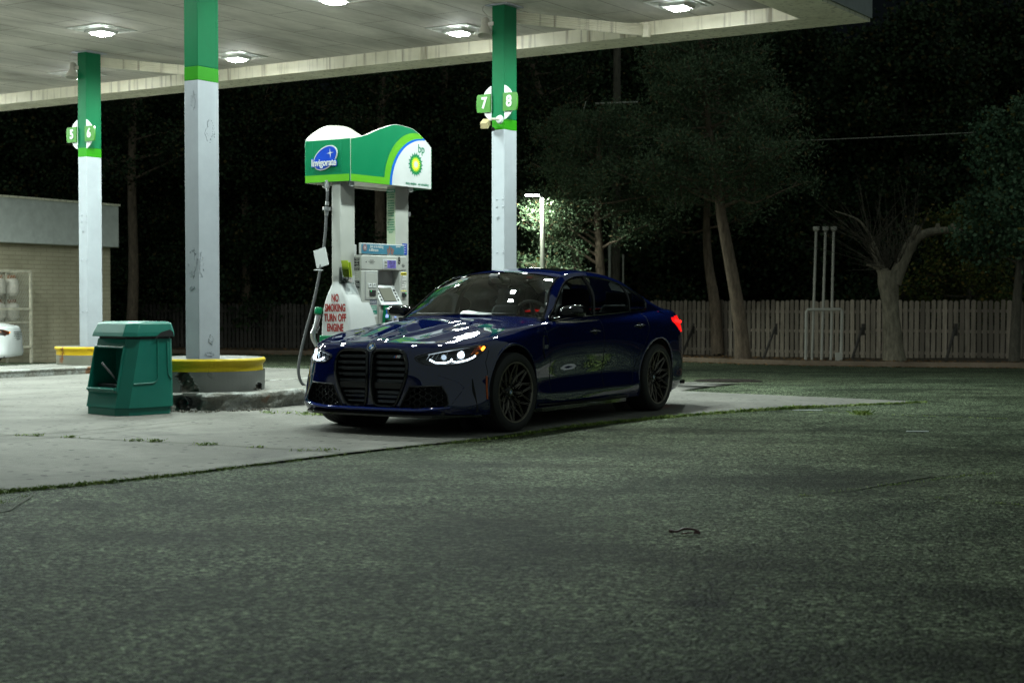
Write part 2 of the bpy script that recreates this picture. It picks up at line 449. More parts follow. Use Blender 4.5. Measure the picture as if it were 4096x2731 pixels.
class Shell:
    """dense mirrored surface whose faces carry part labels; parts keep the normals of the whole"""
    def __init__(s): s.V = np.zeros((0, 3)); s.F = []; s.L = []
    def add(s, G, label):
        a, b = G.shape[:2]
        for sg in (1, -1):
            base = len(s.V)
            P = G.reshape(-1, 3).copy(); P[:, 1] *= sg
            s.V = np.vstack([s.V, P])
            for i in range(a - 1):
                for j in range(b - 1):
                    f = [base + i * b + j, base + (i + 1) * b + j, base + (i + 1) * b + j + 1, base + i * b + j + 1]
                    c = (G[i, j] + G[i + 1, j] + G[i + 1, j + 1] + G[i, j + 1]) / 4
                    lab = label(c[0], c[1], c[2], i, j, sg)
                    if sg > 0: f = f[::-1]
                    s.F.append(f); s.L.append(lab)
    def finish(s):
        key = {}; mp = np.zeros(len(s.V), int); nv = []
        for i, v in enumerate(s.V):
            k = (round(v[0], 4), round(v[1], 4), round(v[2], 4))
            if k not in key: key[k] = len(nv); nv.append(v)
            mp[i] = key[k]
        s.V = np.array(nv); s.F = [[int(mp[i]) for i in f] for f in s.F]
        s.normals()
    def normals(s):
        N = np.zeros_like(s.V)
        for f in s.F:
            if len(set(f)) < 3: continue
            p = s.V[f]; n = np.cross(p[2] - p[0], p[3] - p[1])
            for i in set(f): N[i] += n
        s.N = N / np.maximum(np.linalg.norm(N, axis=1, keepdims=True), 1e-12)
        c = s.V.mean(0)
        if np.sum(s.N * (s.V - c)) < 0:
            s.N = -s.N; s.F = [f[::-1] for f in s.F]
    def bvh(s, labels=None):
        return BVHTree.FromPolygons([tuple(v) for v in s.V], [tuple(dict.fromkeys(f)) for f, l in zip(s.F, s.L) if len(set(f)) > 2 and (labels is None or l in labels)])
    def part(s, labels, name, mat, parent, offset=0.0, thick=0.0):
        if isinstance(labels, str): labels = [labels]
        F = [list(dict.fromkeys(f)) for f, l in zip(s.F, s.L) if l in labels and len(set(f)) > 2]
        if not F: return None
        used = sorted({i for f in F for i in f}); mp = {u: k for k, u in enumerate(used)}
        V = s.V[used] + s.N[used] * offset; Nn = s.N[used]
        me = bpy.data.meshes.new(name)
        FF = [[mp[i] for i in f] for f in F]
        nn = [tuple(n) for n in Nn]
        VV = [tuple(v) for v in V]
        if thick:
            b = len(VV)
            VV += [tuple(v) for v in (V - Nn * thick)]
            nn += [tuple(-n) for n in Nn]
            E = {}
            for f in FF:
                for i in range(len(f)):
                    a, c = f[i], f[(i + 1) % len(f)]
                    if (c, a) in E: del E[(c, a)]
                    else: E[(a, c)] = 1
            inner = [[b + i for i in reversed(f)] for f in FF]
            side = [[c, a, a + b, c + b] for (a, c) in E]
            FF = FF + inner + side
        me.from_pydata(VV, [], FF); me.materials.append(mat)
        me.polygons.foreach_set('use_smooth', [True] * len(me.polygons))
        me.normals_split_custom_set_from_vertices(nn)
        o = bpy.data.objects.new(name, me); COL.objects.link(o); o.parent = parent
        return o

def ray_side(bv, x, z, sg=1, off=.002):
    h = bv.ray_cast(Vector((x, sg * 1.6, z)), Vector((0, -sg, 0)))
    if h[0] is None: return None
    return h[0] + Vector((0, sg * off, 0)), h[1]
def ray_top(bv, x, y, off=.002):
    h = bv.ray_cast(Vector((x, y, 2)), Vector((0, 0, -1)))
    return None if h[0] is None else h[0] + Vector((0, 0, off))
def ray_front(bv, y, z, off=.002):
    h = bv.ray_cast(Vector((2.5, y, z)), Vector((-1, 0, 0)))
    return None if h[0] is None else h[0] + Vector((off, 0, 0))
def resample(pts, step):
    out = []
    for a, b in zip(pts[:-1], pts[1:]):
        a, b = Vector(a), Vector(b); n = max(1, int((b - a).length / step))
        out += [a.lerp(b, i / n) for i in range(n)]
    return out + [Vector(pts[-1])]

def make_wheel(parent, x, y, z, sg, rad, width, rimr, steer=0, name='wheel', style='forked'):
    w = empty(name, (x, y, z)); w.parent = parent; w.rotation_euler = (0, 0, steer)
    h = width / 2
    # local: axle along Y, outer side = sg*Y
    m = MB(); s = sg
    prof = [(rimr - .008, s * -h * .86), (rimr + .01, s * -h * .97), (rad - .03, s * -h), (rad - .006, s * -h * .86), (rad, s * -h * .7)]
    for gz in (-.45, -.1, .25, .55):
        prof += [(rad, s * h * (gz - .05)), (rad - .008, s * h * (gz - .04)), (rad - .008, s * h * (gz + .04)), (rad, s * h * (gz + .05))]
    prof += [(rad, s * h * .72), (rad - .006, s * h * .88), (rad - .03, s * h), (rimr + .022, s * h * 1.0), (rimr + .008, s * h * .955), (rimr - .008, s * h * .88)]
    m.lathe(prof, 'Y', n=64); m.build('tyre', M_TYRE, w)
    m = MB()
    m.lathe([(rimr + .004, s * h * .9), (rimr + .002, s * h * .945), (rimr - .008, s * h * .94), (rimr - .012, s * h * .86)], 'Y', n=64, m=0)
    m.lathe([(rimr - .012, s * h * .86), (rimr - .03, s * h * .5), (rimr - .045, s * -h * .8), (.05, s * -h * .85)], 'Y', n=48, m=1)
    yo = s * h * .86; yh = s * h * .42
    def P(r, a, dy=0):
        k = (r / rimr)
        return Vector((r * math.cos(a), yh + (yo - yh) * k**1.3 + dy, r * math.sin(a)))
    if style == 'forked':
        nS = 10
        for i in range(nS):
            a = 2 * PI * i / nS + .12; d = PI / nS
            # dark web of the spoke
            for sgn in (-1, 1):
                pts = [P(.05, a), P(.12, a + sgn * .02), P(rimr * .62, a + sgn * d * .30), P(rimr * .985, a + sgn * d * .86)]
                m.tube([p - Vector((0, s * .012, 0)) for p in pts], [.013, .010, .010, .010], n=6, m=1)
                # machined edge lines
                for e in (-1, 1):
                    m.tube([P(.075, a + e * .10, s * .002), P(.12, a + sgn * .02 + e * .05, s * .002), P(rimr * .62, a + sgn * d * .30 + e * .035, s * .002), P(rimr * .985, a + sgn * d * .86 + e * .028, s * .002)], .0021, n=5, m=0)
            m.tube([P(rimr * .42, a - d * .98), P(rimr * .56, a - d * .55), P(rimr * .62, a - d * .3)], [.006, .006, .006], n=6, m=1)
            m.tube([P(rimr * .42, a + d * .98), P(rimr * .56, a + d * .55), P(rimr * .62, a + d * .3)], [.0022] * 3, n=5, m=0)
    else:
        for i in range(7):
            a = 2 * PI * i / 7
            m.tube([P(.04, a), P(rimr * .6, a + .04), P(rimr * .985, a)], [.03, .022, .028], n=8, m=0, flat=.6)
    m.lathe([(.001, yh + s * .012), (.03, yh + s * .012), (.06, yh + s * .004), (.075, yh - s * .02)], 'Y', n=24, m=1)
    for i in range(5):
        a = 2 * PI * i / 5
        m.tube([(.05 * math.cos(a), yh, .05 * math.sin(a)), (.05 * math.cos(a), yh + s * .014, .05 * math.sin(a))], .007, n=6, m=0)
    m.build('rim', [M_RIM if style == 'forked' else M_SILVER, M_RIMBLK], w)
    m = MB(); m.lathe([(.06, s * .01), (.185, s * .01), (.185, s * -.02), (.06, s * -.02)], 'Y', n=40, closed=True); m.build('brake_disc', M_DISC, w)
    m = MB(); m.box((-.15, s * .0, .05), (.09, .09, .17)); m.build('brake_caliper', M_RIMBLK, w, bevel=.015)
    if style == 'forked': roundel(w, frame_M((0, yh + s * .014, 0), (s * -1, 0, 0), (0, s, 0)), .026, 'hub_badge')
    return w

def roundel(parent, M, r, name):
    m = MB()
    def ring(r0, r1, z0, z1, mi, n=32, a0=0, a1=2 * PI):
        m2 = MB(); m2.lathe([(r0, z0), (r0, z1), (r1, z1), (r1, z0)] if r0 > 0 else [(0.0005, z1), (r1, z1), (r1, z0)], 'Z', n=n, a0=a0, a1=a1)
        m.add([M @ Vector(v) for v in m2.v], m2.f, mi, False)
    ring(r * .9, r, 0, .004, 0)
    ring(r * .62, r * .9, 0, .003, 1)
    ring(r * .56, r * .62, 0, .004, 0)
    for k in range(4): ring(0, r * .56, 0, .003, 2 if k % 2 else 3, 8, k * PI / 2, (k + 1) * PI / 2)
    if r > .03:
        for ch, an in (('B', 140), ('M', 90), ('W', 40)):
            a = R(an); Q = M @ Matrix.Translation((r * .76 * math.cos(a), r * .76 * math.sin(a), .0035)) @ Matrix.Rotation(a - PI / 2, 4, 'Z')
            put(m, text_mesh(ch, r * .34, .0008, bold=.0006), Q, 0)
    return m.build(name, [M_CHROME, M_GLOSSBLK, M_ROUND_W, M_ROUND_B], parent, fix=False)

def make_car(root, paintm, style='coupe_face'):
    hero = style == 'coupe_face'
    step = .013 if hero else .03
    patches = body_surface(step, hero)
    sh = Shell()
    def he(x): return float(np.interp(x, [-.8, -.3, 0, .3, .5, .62, .70, .74], [.80, .835, .83, .815, .76, .64, .47, .40]))
    def label(c0, c1, c2, i, j, sg, zone):
        x, y, z = c0, c1, c2
        if y > .6:
            for k, (wx, wz, wr) in WHEELS.items():
                if (x - wx)**2 + (max(z, .0) - wz)**2 < wr * wr and z < .9: return 'hole'
        if x > .2 and z < .76:
            if inpoly(y - x, z, HLIGHT): return 'headlight'
        if hero and x > .55:
            if inpoly(y, z, KIDNEY) : return 'kidney'
            if inpoly(y, z, INTAKE) and x > .6: return 'hole_intake'
        if zone == 0 and z > .7 and x < .715 and x > -.70 and y < he(x) and (z > .745): return 'hood'
        if x < -3.3 and z < .96 and z > .7:
            if inpoly(min(x, -3.3) if y > .5 else -3.9, z, TLIGHT) and y > .25: return 'tail'
        if zone == 2 and x < -3.5 and z > .985: return 'boot'
        if z > .29 and y > .7:
            rd = float(np.interp(z, [.29, .42, .55, .70, .85, 1.0], [-2.30, -2.34, -2.43, -2.58, -2.68, -2.72]))
            if -1.742 < x < -.655: return 'door_front'
            if rd < x <= -1.742: return 'door_rear'
        return 'body'
    for zi, (G, tq) in enumerate(patches):
        sh.add(G, lambda a, b, c, i, j, sg, z=zi: label(a, b, c, i, j, sg, z))
    sh.finish()
    # round the wheel openings: push boundary vertices on to the circle
    touch = {}
    for f, l in zip(sh.F, sh.L):
        for v in f: touch.setdefault(v, set()).add(l == 'hole')
    for v, sset in touch.items():
        if len(sset) == 2:
            p = sh.V[v]
            for (wx, wz, wr) in WHEELS.values():
                dx, dz = p[0] - wx, p[2] - wz; d = math.hypot(dx, dz)
                if d < wr * 1.3 and d > .1: p[0] = wx + dx / d * wr; p[2] = wz + dz / d * wr
    bv = sh.bvh()
    body = sh.part('body', 'body', paintm, root)
    sh.part('hood', 'bonnet', paintm, root)
    if True:
        sh.part('boot', 'boot_lid', paintm, root)
    # split left / right for doors and lamps
    def side(labels, name, mat, sg, **kw):
        sub = Shell(); sub.V = sh.V; sub.N = sh.N
        keep = [(f, l) for f, l in zip(sh.F, sh.L) if l in labels and np.mean([sh.V[i][1] for i in f]) * sg > 0]
        sub.F = [k[0] for k in keep]; sub.L = [k[1] for k in keep]
        return sub.part(labels, name, mat, root, **kw)
    parts = {}
    for sg in (1, -1):
        parts['fd', sg] = side(['door_front'], 'front_door', paintm, sg)
        parts['rd', sg] = side(['door_rear'], 'rear_door', paintm, sg)
        parts['tl', sg] = side(['tail'], 'tail_light', M_REDP, sg, offset=.004, thick=.004)
        hl = empty('headlight'); hl.parent = root; parts['hl', sg] = hl
        lens = side(['headlight'], 'lamp_lens', M_LENS, sg, offset=.001)
        lens.parent = hl
        back = side(['headlight'], 'lamp_housing', M_GLOSSBLK if hero else M_SILVER, sg, offset=-.055)
        back.parent = hl
    # flank seams
    def seam_side(pts, sg, r=.0028, step=.03, mb=None):
        P = []
        for p in resample([(a, 0, b) for a, b in pts], step):
            h = ray_side(bv, p.x, p.z, sg, .0002)
            if h: P.append(h[0])
        if len(P) > 1: mb.tube(P, r, n=6)
    m = MB()
    for sg in (1, -1):
        seam_side([(-.655, .905), (-.645, .80), (-.67, .60), (-.69, .29)], sg, mb=m)
        seam_side([(-1.742, .955), (-1.742, .29)], sg, mb=m)
        seam_side([(-2.72, .985), (-2.68, .85), (-2.58, .70), (-2.43, .55), (-2.34, .42), (-2.30, .29)], sg, mb=m)
        seam_side([(-.69, .29), (-2.30, .29)], sg, mb=m)
        seam_side([(.34, .70), (.41, .60), (.405, .5)], sg, mb=m)
        P = [ray_top(bv, x, sg * (he(x) - .004), .0002) for x in np.linspace(.70, -.70, 60)]
        m.tube([p for p in P if p], .003, n=6)
    P = [ray_top(bv, .722 - .55 * max(0, abs(y) - .2)**2, y, .0) for y in np.linspace(-.46, .46, 50)]
    m.tube([p for p in P if p], .0032, n=6)
    m.build('panel_gaps', M_SEAM, root)
    # arch lips and liners
    for (wx, wz, wr) in WHEELS.values():
        for sg in (1, -1):
            m = MB(); ml = MB()
            P = []
            for a in np.linspace(-28, 208, 70):
                x = wx + (wr + .008) * math.cos(R(a)); z = wz + (wr + .008) * math.sin(R(a))
                h = ray_side(bv, x, z, sg, -.004)
                if h: P.append(h[0])
            m.tube(P, .012, n=8)
            vs = []
            A = np.linspace(-25, 205, 40)
            G = [[(wx + (wr - .004 + .02 * k) * math.cos(R(a)), sg * (.915 - .33 * k), wz + (wr - .004 + .02 * k) * math.sin(R(a))) for k in (0, .5, 1)] for a in A]
            ml.grid(G)
            ml.lathe([(.001, sg * .58), (wr + .02, sg * .58)], 'Y', c=(wx, 0, wz), n=36, a0=R(155) - PI / 2 * 0 + PI, a1=R(155) + PI + R(230))
            m.build('arch_lip', paintm, root)
            ml.build('wheel_arch_liner', M_MATBLK, root, fix=False)
    # underbody
    m = MB()
    xs = [.74, .45, -.4, -2.4, -3.3, -3.7]
    m.box((-1.45, 0, .2), (4.3, 1.1, .06)); m.box((-1.42, 0, .2), (2.0, 1.68, .06))
    m.box((.55, 0, .19), (.36, 1.36, .03)); m.box((-3.5, 0, .24), (.5, 1.3, .05))
    m.build('underbody', M_MATBLK, root)
    # ---------------- greenhouse
    G, sq, tq = greenhouse_surface(8 if hero else 5)
    gs = Shell()
    def glabel(x, y, z, i, j, sg):
        t = (tq[j] + tq[j + 1]) / 2; s = (sq[i] + sq[i + 1]) / 2
        if t < 2.0 and inpoly(x, z, DLO): return 'side'
        if s < 3.02 and t > 2.85 and s > .05: return 'wind'
        if s > 8.0 and s < 10.7 and t > 2.9: return 'back'
        if 4.2 < s < 7.3 and t > 3.35: return 'sun'
        return 'roof'
    gs.add(G, glabel); gs.finish(); gv = gs.bvh()
    gs.part('roof', 'roof', paintm, root)
    gs.part('sun', 'sunroof', M_GLOSSBLK, root)
    gs.part('wind', 'windscreen', M_GLASS, root)
    gs.part('back', 'rear_window', M_DGLASS, root)
    for sg in (1, -1):
        for nm, xa, xb in (('front_side_window', -.8, -1.76), ('rear_side_window', -1.76, -2.56), ('quarter_window', -2.56, -3.1)):
            sub = Shell(); sub.V = gs.V; sub.N = gs.N
            keep = [(f, l) for f, l in zip(gs.F, gs.L) if l == 'side' and np.mean([gs.V[i][1] for i in f]) * sg > 0 and xb < np.mean([gs.V[i][0] for i in f]) <= xa]
            sub.F = [k[0] for k in keep]; sub.L = [k[1] for k in keep]
            sub.part(['side'], nm, M_DGLASS, root)
        m = MB()
        P = [ray_side(gv, p[0], p[1], sg, .002) for p in smoothpoly([(a, b) for a, b in DLO], 6)]
        P = [p[0] for p in P if p]; P.append(P[0])
        m.tube(P, .011, n=8, caps=False)
        for (a, b) in (((-1.735, .968), (-1.84, 1.335)), ((-2.545, .992), (-2.60, 1.262))):
            Q = [ray_side(gv, a[0] + (b[0] - a[0]) * k / 8, a[1] + (b[1] - a[1]) * k / 8, sg, .001) for k in range(9)]
            m.tube([q[0] for q in Q if q], [.022 if a[0] > -2 else .012] * len([q for q in Q if q]), n=8, flat=.35)
        m.build('window_trim', M_GLOSSBLK, root)
    # windscreen border
    m = MB()
    def gpt(s, t, off=.002):
        i = int(np.argmin(abs(sq - s))); j = int(np.argmin(abs(tq - t)));
        return G[i, j]
    L1 = [Vector(gpt(s, 2.85)) for s in np.linspace(0, 3.05, 24)]
    for sg in (1, -1):
        m.tube([Vector((p.x, p.y * sg, p.z + .001)) for p in L1], .009, n=6)
        m.tube([Vector((p[0], p[1] * sg, p[2] + .001)) for p in [gpt(s, 2.9) for s in np.linspace(8.0, 10.7, 18)]], .009, n=6)
    T = [Vector(gpt(3.02, t)) for t in np.linspace(2.85, 5, 14)]
    m.tube(T + [Vector((p.x, -p.y, p.z)) for p in reversed(T)], .008, n=6)
    T = [Vector(gpt(8.0, t)) for t in np.linspace(2.9, 5, 14)]
    m.tube(T + [Vector((p.x, -p.y, p.z)) for p in reversed(T)], .008, n=6)
    m.build('window_seal', M_GLOSSBLK, root)
    # cowl, dashboard, cabin tub
    m = MB()
    m.prism([(-.62, -.70), (-.62, .70), (-.86, .74), (-.86, -.74)], .87, .925)
    m.build('cowl_panel', M_MATBLK, root)
    m = MB()
    m.prism([(-.80, -.70), (-.80, .70), (-1.22, .70), (-1.30, 0), (-1.22, -.70)], .78, .905)
    m.box((-1.05, .38, .92), (.30, .42, .07)); m.box((-1.18, -.02, .945), (.04, .30, .10), ry=-.15)
    m.build('dashboard', M_DASH, root, bevel=.02)
    m = MB()
    m.box((-2.05, 0, .24), (2.7, 1.6, .04)); m.box((-3.3, 0, .70), (.04, 1.45, .5))
    for sg in (1, -1): m.box((-2.0, sg * .745, .60), (2.55, .04, .70))
    m.box((-3.15, 0, .97), (.5, 1.36, .03)); m.box((-.85, 0, .55), (.04, 1.45, .6))
    m.build('cabin_lining', M_DASH, root)
    # seats
    for (sx, sy, rear) in ((-1.72, .37, 0), (-1.72, -.37, 0), (-2.68, .36, 1), (-2.68, -.36, 1)):
        st = empty('rear_seat' if rear else 'front_seat', (sx, sy, 0)); st.parent = root
        mt = M_SEATL if rear else M_SEAT
        m = MB(); m.box((.10, 0, .46), (.52, .50, .16)); m.build('seat_cushion', mt, st, bevel=.05)
        m = MB(); m.prism([(-.24, 0), (-.20, .40), (-.14, .56), (.14, .56), (.20, .40), (.24, 0)], -.07, .07, M=Matrix.Translation((-.22, 0, .52)) @ Matrix.Rotation(R(-18), 4, 'Y') @ Matrix(((0, 0, 1, 0), (1, 0, 0, 0), (0, 1, 0, 0), (0, 0, 0, 1))))
        m.build('seat_back', mt, st, bevel=.035)
        m = MB(); m.box((-.42, 0, 1.13 - (.03 if rear else 0)), (.10, .25, .17), ry=R(-12)); m.tube([(-.40, .05, 1.0), (-.41, .05, 1.1)], .006, n=6); m.tube([(-.40, -.05, 1.0), (-.41, -.05, 1.1)], .006, n=6)
        m.build('headrest', mt, st, bevel=.025)
    m = MB()
    C = Vector((-1.30, .38, .935)); ax = Vector((-.88, 0, .42)).normalized()
    U = Vector((0, 1, 0)); W = ax.cross(U)
    ring = [C + (U * math.cos(a) + W * math.sin(a)) * .185 for a in np.linspace(0, 2 * PI, 41)]
    m.tube(ring, .016, n=8, caps=False)
    for a in (0, PI, -PI / 2): m.tube([C, C + (U * math.cos(a) + W * math.sin(a)) * .18], [.03, .014], n=8)
    m.tube([C - ax * .01, C + ax * .02], .06, n=16); m.tube([C, C - ax * .3], .03, n=8)
    m.build('steering_wheel', M_SEAT, root)
    # mirror inside
    m = MB(); m.box((-1.30, 0, 1.285), (.03, .24, .065), ry=-.1); m.box((-1.23, 0, 1.315), (.10, .11, .045), ry=-.6)
    m.build('rear_view_mirror', M_MATBLK, root, bevel=.012)
    # exterior mirrors
    for sg in (1, -1):
        mr = empty('side_mirror', (-.98, 0, 0)); mr.parent = root
        m = MB()
        pr = [(0, 0), (.17, .005), (.205, .03), (.20, .085), (.15, .115), (.02, .10), (-.015, .06)]
        sec = []
        for k, (dx, sc, dz) in enumerate(((.075, .55, 0), (.055, .85, 0), (0, 1.0, 0), (-.06, 1.0, .0), (-.075, .97, 0))):
            cxx, cz = .095, .055
            sec.append([(dx, sg * (.845 + cxx + (a - cxx) * sc), .955 + cz + (b - cz) * sc) for a, b in [(p[0], p[1]) for p in smoothpoly(pr, 5)]])
        sec = [s_ + [s_[0]] for s_ in sec]
        m.grid(sec)
        m.add(sec[0][:-1], [tuple(range(len(sec[0]) - 1))])
        m.build('mirror_housing', M_GLOSSBLK if hero else paintm, mr)
        m = MB(); c = sec[-1][:-1]
        m.add([(p[0] - .002, p[1], p[2]) for p in c], [tuple(range(len(c)))]); m.build('mirror_glass', M_CHROME, mr)
        m = MB(); m.tube([(.03, sg * .76, .945), (.03, sg * .82, .95), (.0, sg * .88, .975)], [.03, .022, .02], n=8, flat=.5)
        m.build('mirror_stalk', M_GLOSSBLK, mr)
    # handles
    for sg in (1, -1):
        for nm, hx, hz in (('fd', -1.56, .822), ('rd', -2.50, .862)):
            P = []
            for k in range(9):
                q = ray_side(bv, hx + .10 - .20 * k / 8, hz, sg, 0)
                P.append(q[0] + Vector((0, sg * (.026 * math.sin(PI * k / 8)**.6), .004 * math.sin(PI * k / 8))))
            m = MB(); m.tube(P, [.006, .011, .013, .014, .014, .014, .013, .011, .006], n=8, flat=.6)
            m.build('door_handle', M_HANDLE if hero else paintm, parts[nm, sg])
            m = MB(); q = ray_side(bv, hx, hz - .002, sg, .0012)
            nn = q[1] if q[1].y * sg > 0 else -q[1]
            Mx = frame_M(q[0], (1, 0, 0), nn)
            m2 = MB(); m2.lathe([(.001, .0), (.052, .0)], 'Z', n=28)
            m.add([Mx @ Vector((v[0], v[1] * .62, v[2])) for v in m2.v], m2.f, 0, False)
            m.build('handle_recess_shade', M_SEAM, parts[nm, sg], fix=False)  # flat dark disc paints the shade of the hollow behind the handle
    # sill / skirt
    m = MB()
    for sg in (1, -1):
        m.prism([(-.42, .86), (-.5, .905), (-2.15, .915), (-2.28, .87)] if sg > 0 else [(-2.28, -.87), (-2.15, -.915), (-.5, -.905), (-.42, -.86)], .135, .175)
        m.tube([(-.46, sg * .885, .20), (-1.3, sg * .895, .185), (-2.2, sg * .905, .19)], [.02, .03, .02], n=8, flat=.5)
    m.build('side_skirt', M_GLOSSBLK if hero else paintm, root, bevel=.006)
    # tail lamp lit bars
    for sg in (1, -1):
        P = []
        for k in np.linspace(0, 1, 12):
            x = -3.45 - .38 * k; z = .90 - .02 * k
            h = ray_side(bv, x, z, sg, .012)
            if h: P.append(h[0])
        m = MB()
        if len(P) > 1: m.tube(P, .016, n=8)
        m.build('tail_lamp_glow', M_REDL, parts['tl', sg])
    # boot spoiler and rear details
    m = MB()
    P = []
    for y in np.linspace(-.55, .55, 30):
        p = ray_top(bv, -3.86 + .25 * (abs(y) / .6)**2.5, y, .008)
        if p: P.append(p)
    m.tube(P, .014, n=8, flat=.6); m.build('boot_spoiler', M_GLOSSBLK if hero else paintm, root)
    m = MB()
    for sg in (1, -1):
        m.prism([(-3.60, sg * .80), (-3.66, sg * .865), (-3.95, sg * .74), (-3.97, sg * .50), (-3.80, sg * .50)][::sg], .235, .262)
        for yy in (.36, .50): m.tube([(-3.6, sg * yy, .29), (-3.97, sg * yy, .29)], .045, n=16)
    m.build('rear_diffuser', M_GLOSSBLK, root, bevel=.004)
    m = MB(); m.box((-3.985, 0, .70), (.012, .36, .17)); m.build('number_plate_recess', M_MATBLK, root)
    # wheels
    fr, rr = (.335, .338)
    if hero:
        make_wheel(root, 0, .8085, fr, 1, fr, .275, .254, R(-4.4)); make_wheel(root, 0, -.8085, fr, -1, fr, .275, .254, R(-4.4))
        make_wheel(root, -2.857, .805, rr, 1, rr, .28, .266); make_wheel(root, -2.857, -.805, rr, -1, rr, .28, .266)
    else:
        for x in (0, -2.857):
            for sg in (1, -1): make_wheel(root, x, sg * .81, .325, sg, .325, .21, .205, 0, style='plain')
    # ---------------- face
    if hero:
        front_face(root, sh, bv, parts, paintm)
    else:
        m = MB()
        for sg in (1, -1):
            pass
        for k in range(5): m.tube([(.80, -.28, .50 + k * .035), (.82, 0, .50 + k * .035), (.80, .28, .50 + k * .035)], .006, n=6)
        m.build('grille', M_CHROME, root)
        for sg in (1, -1):
            m = MB()
            m2 = MB(); m2.lathe([(.001, .05), (.05, .04), (.075, 0)], 'X', c=(.47, sg * .765, .675), n=16); m.add(m2.v, m2.f, 0, True)
            m.build('lamp_bulb', M_AMBER, parts['hl', sg])
            m = MB(); m2 = MB(); m2.lathe([(.001, .01), (.06, .0), (.065, -.04)], 'X', c=(.66, sg * .55, .64), n=16); m.add(m2.v, m2.f, 0, True)
            m.build('lamp_reflector', M_SILVER, parts['hl', sg])
    return sh, bv, gs, gv

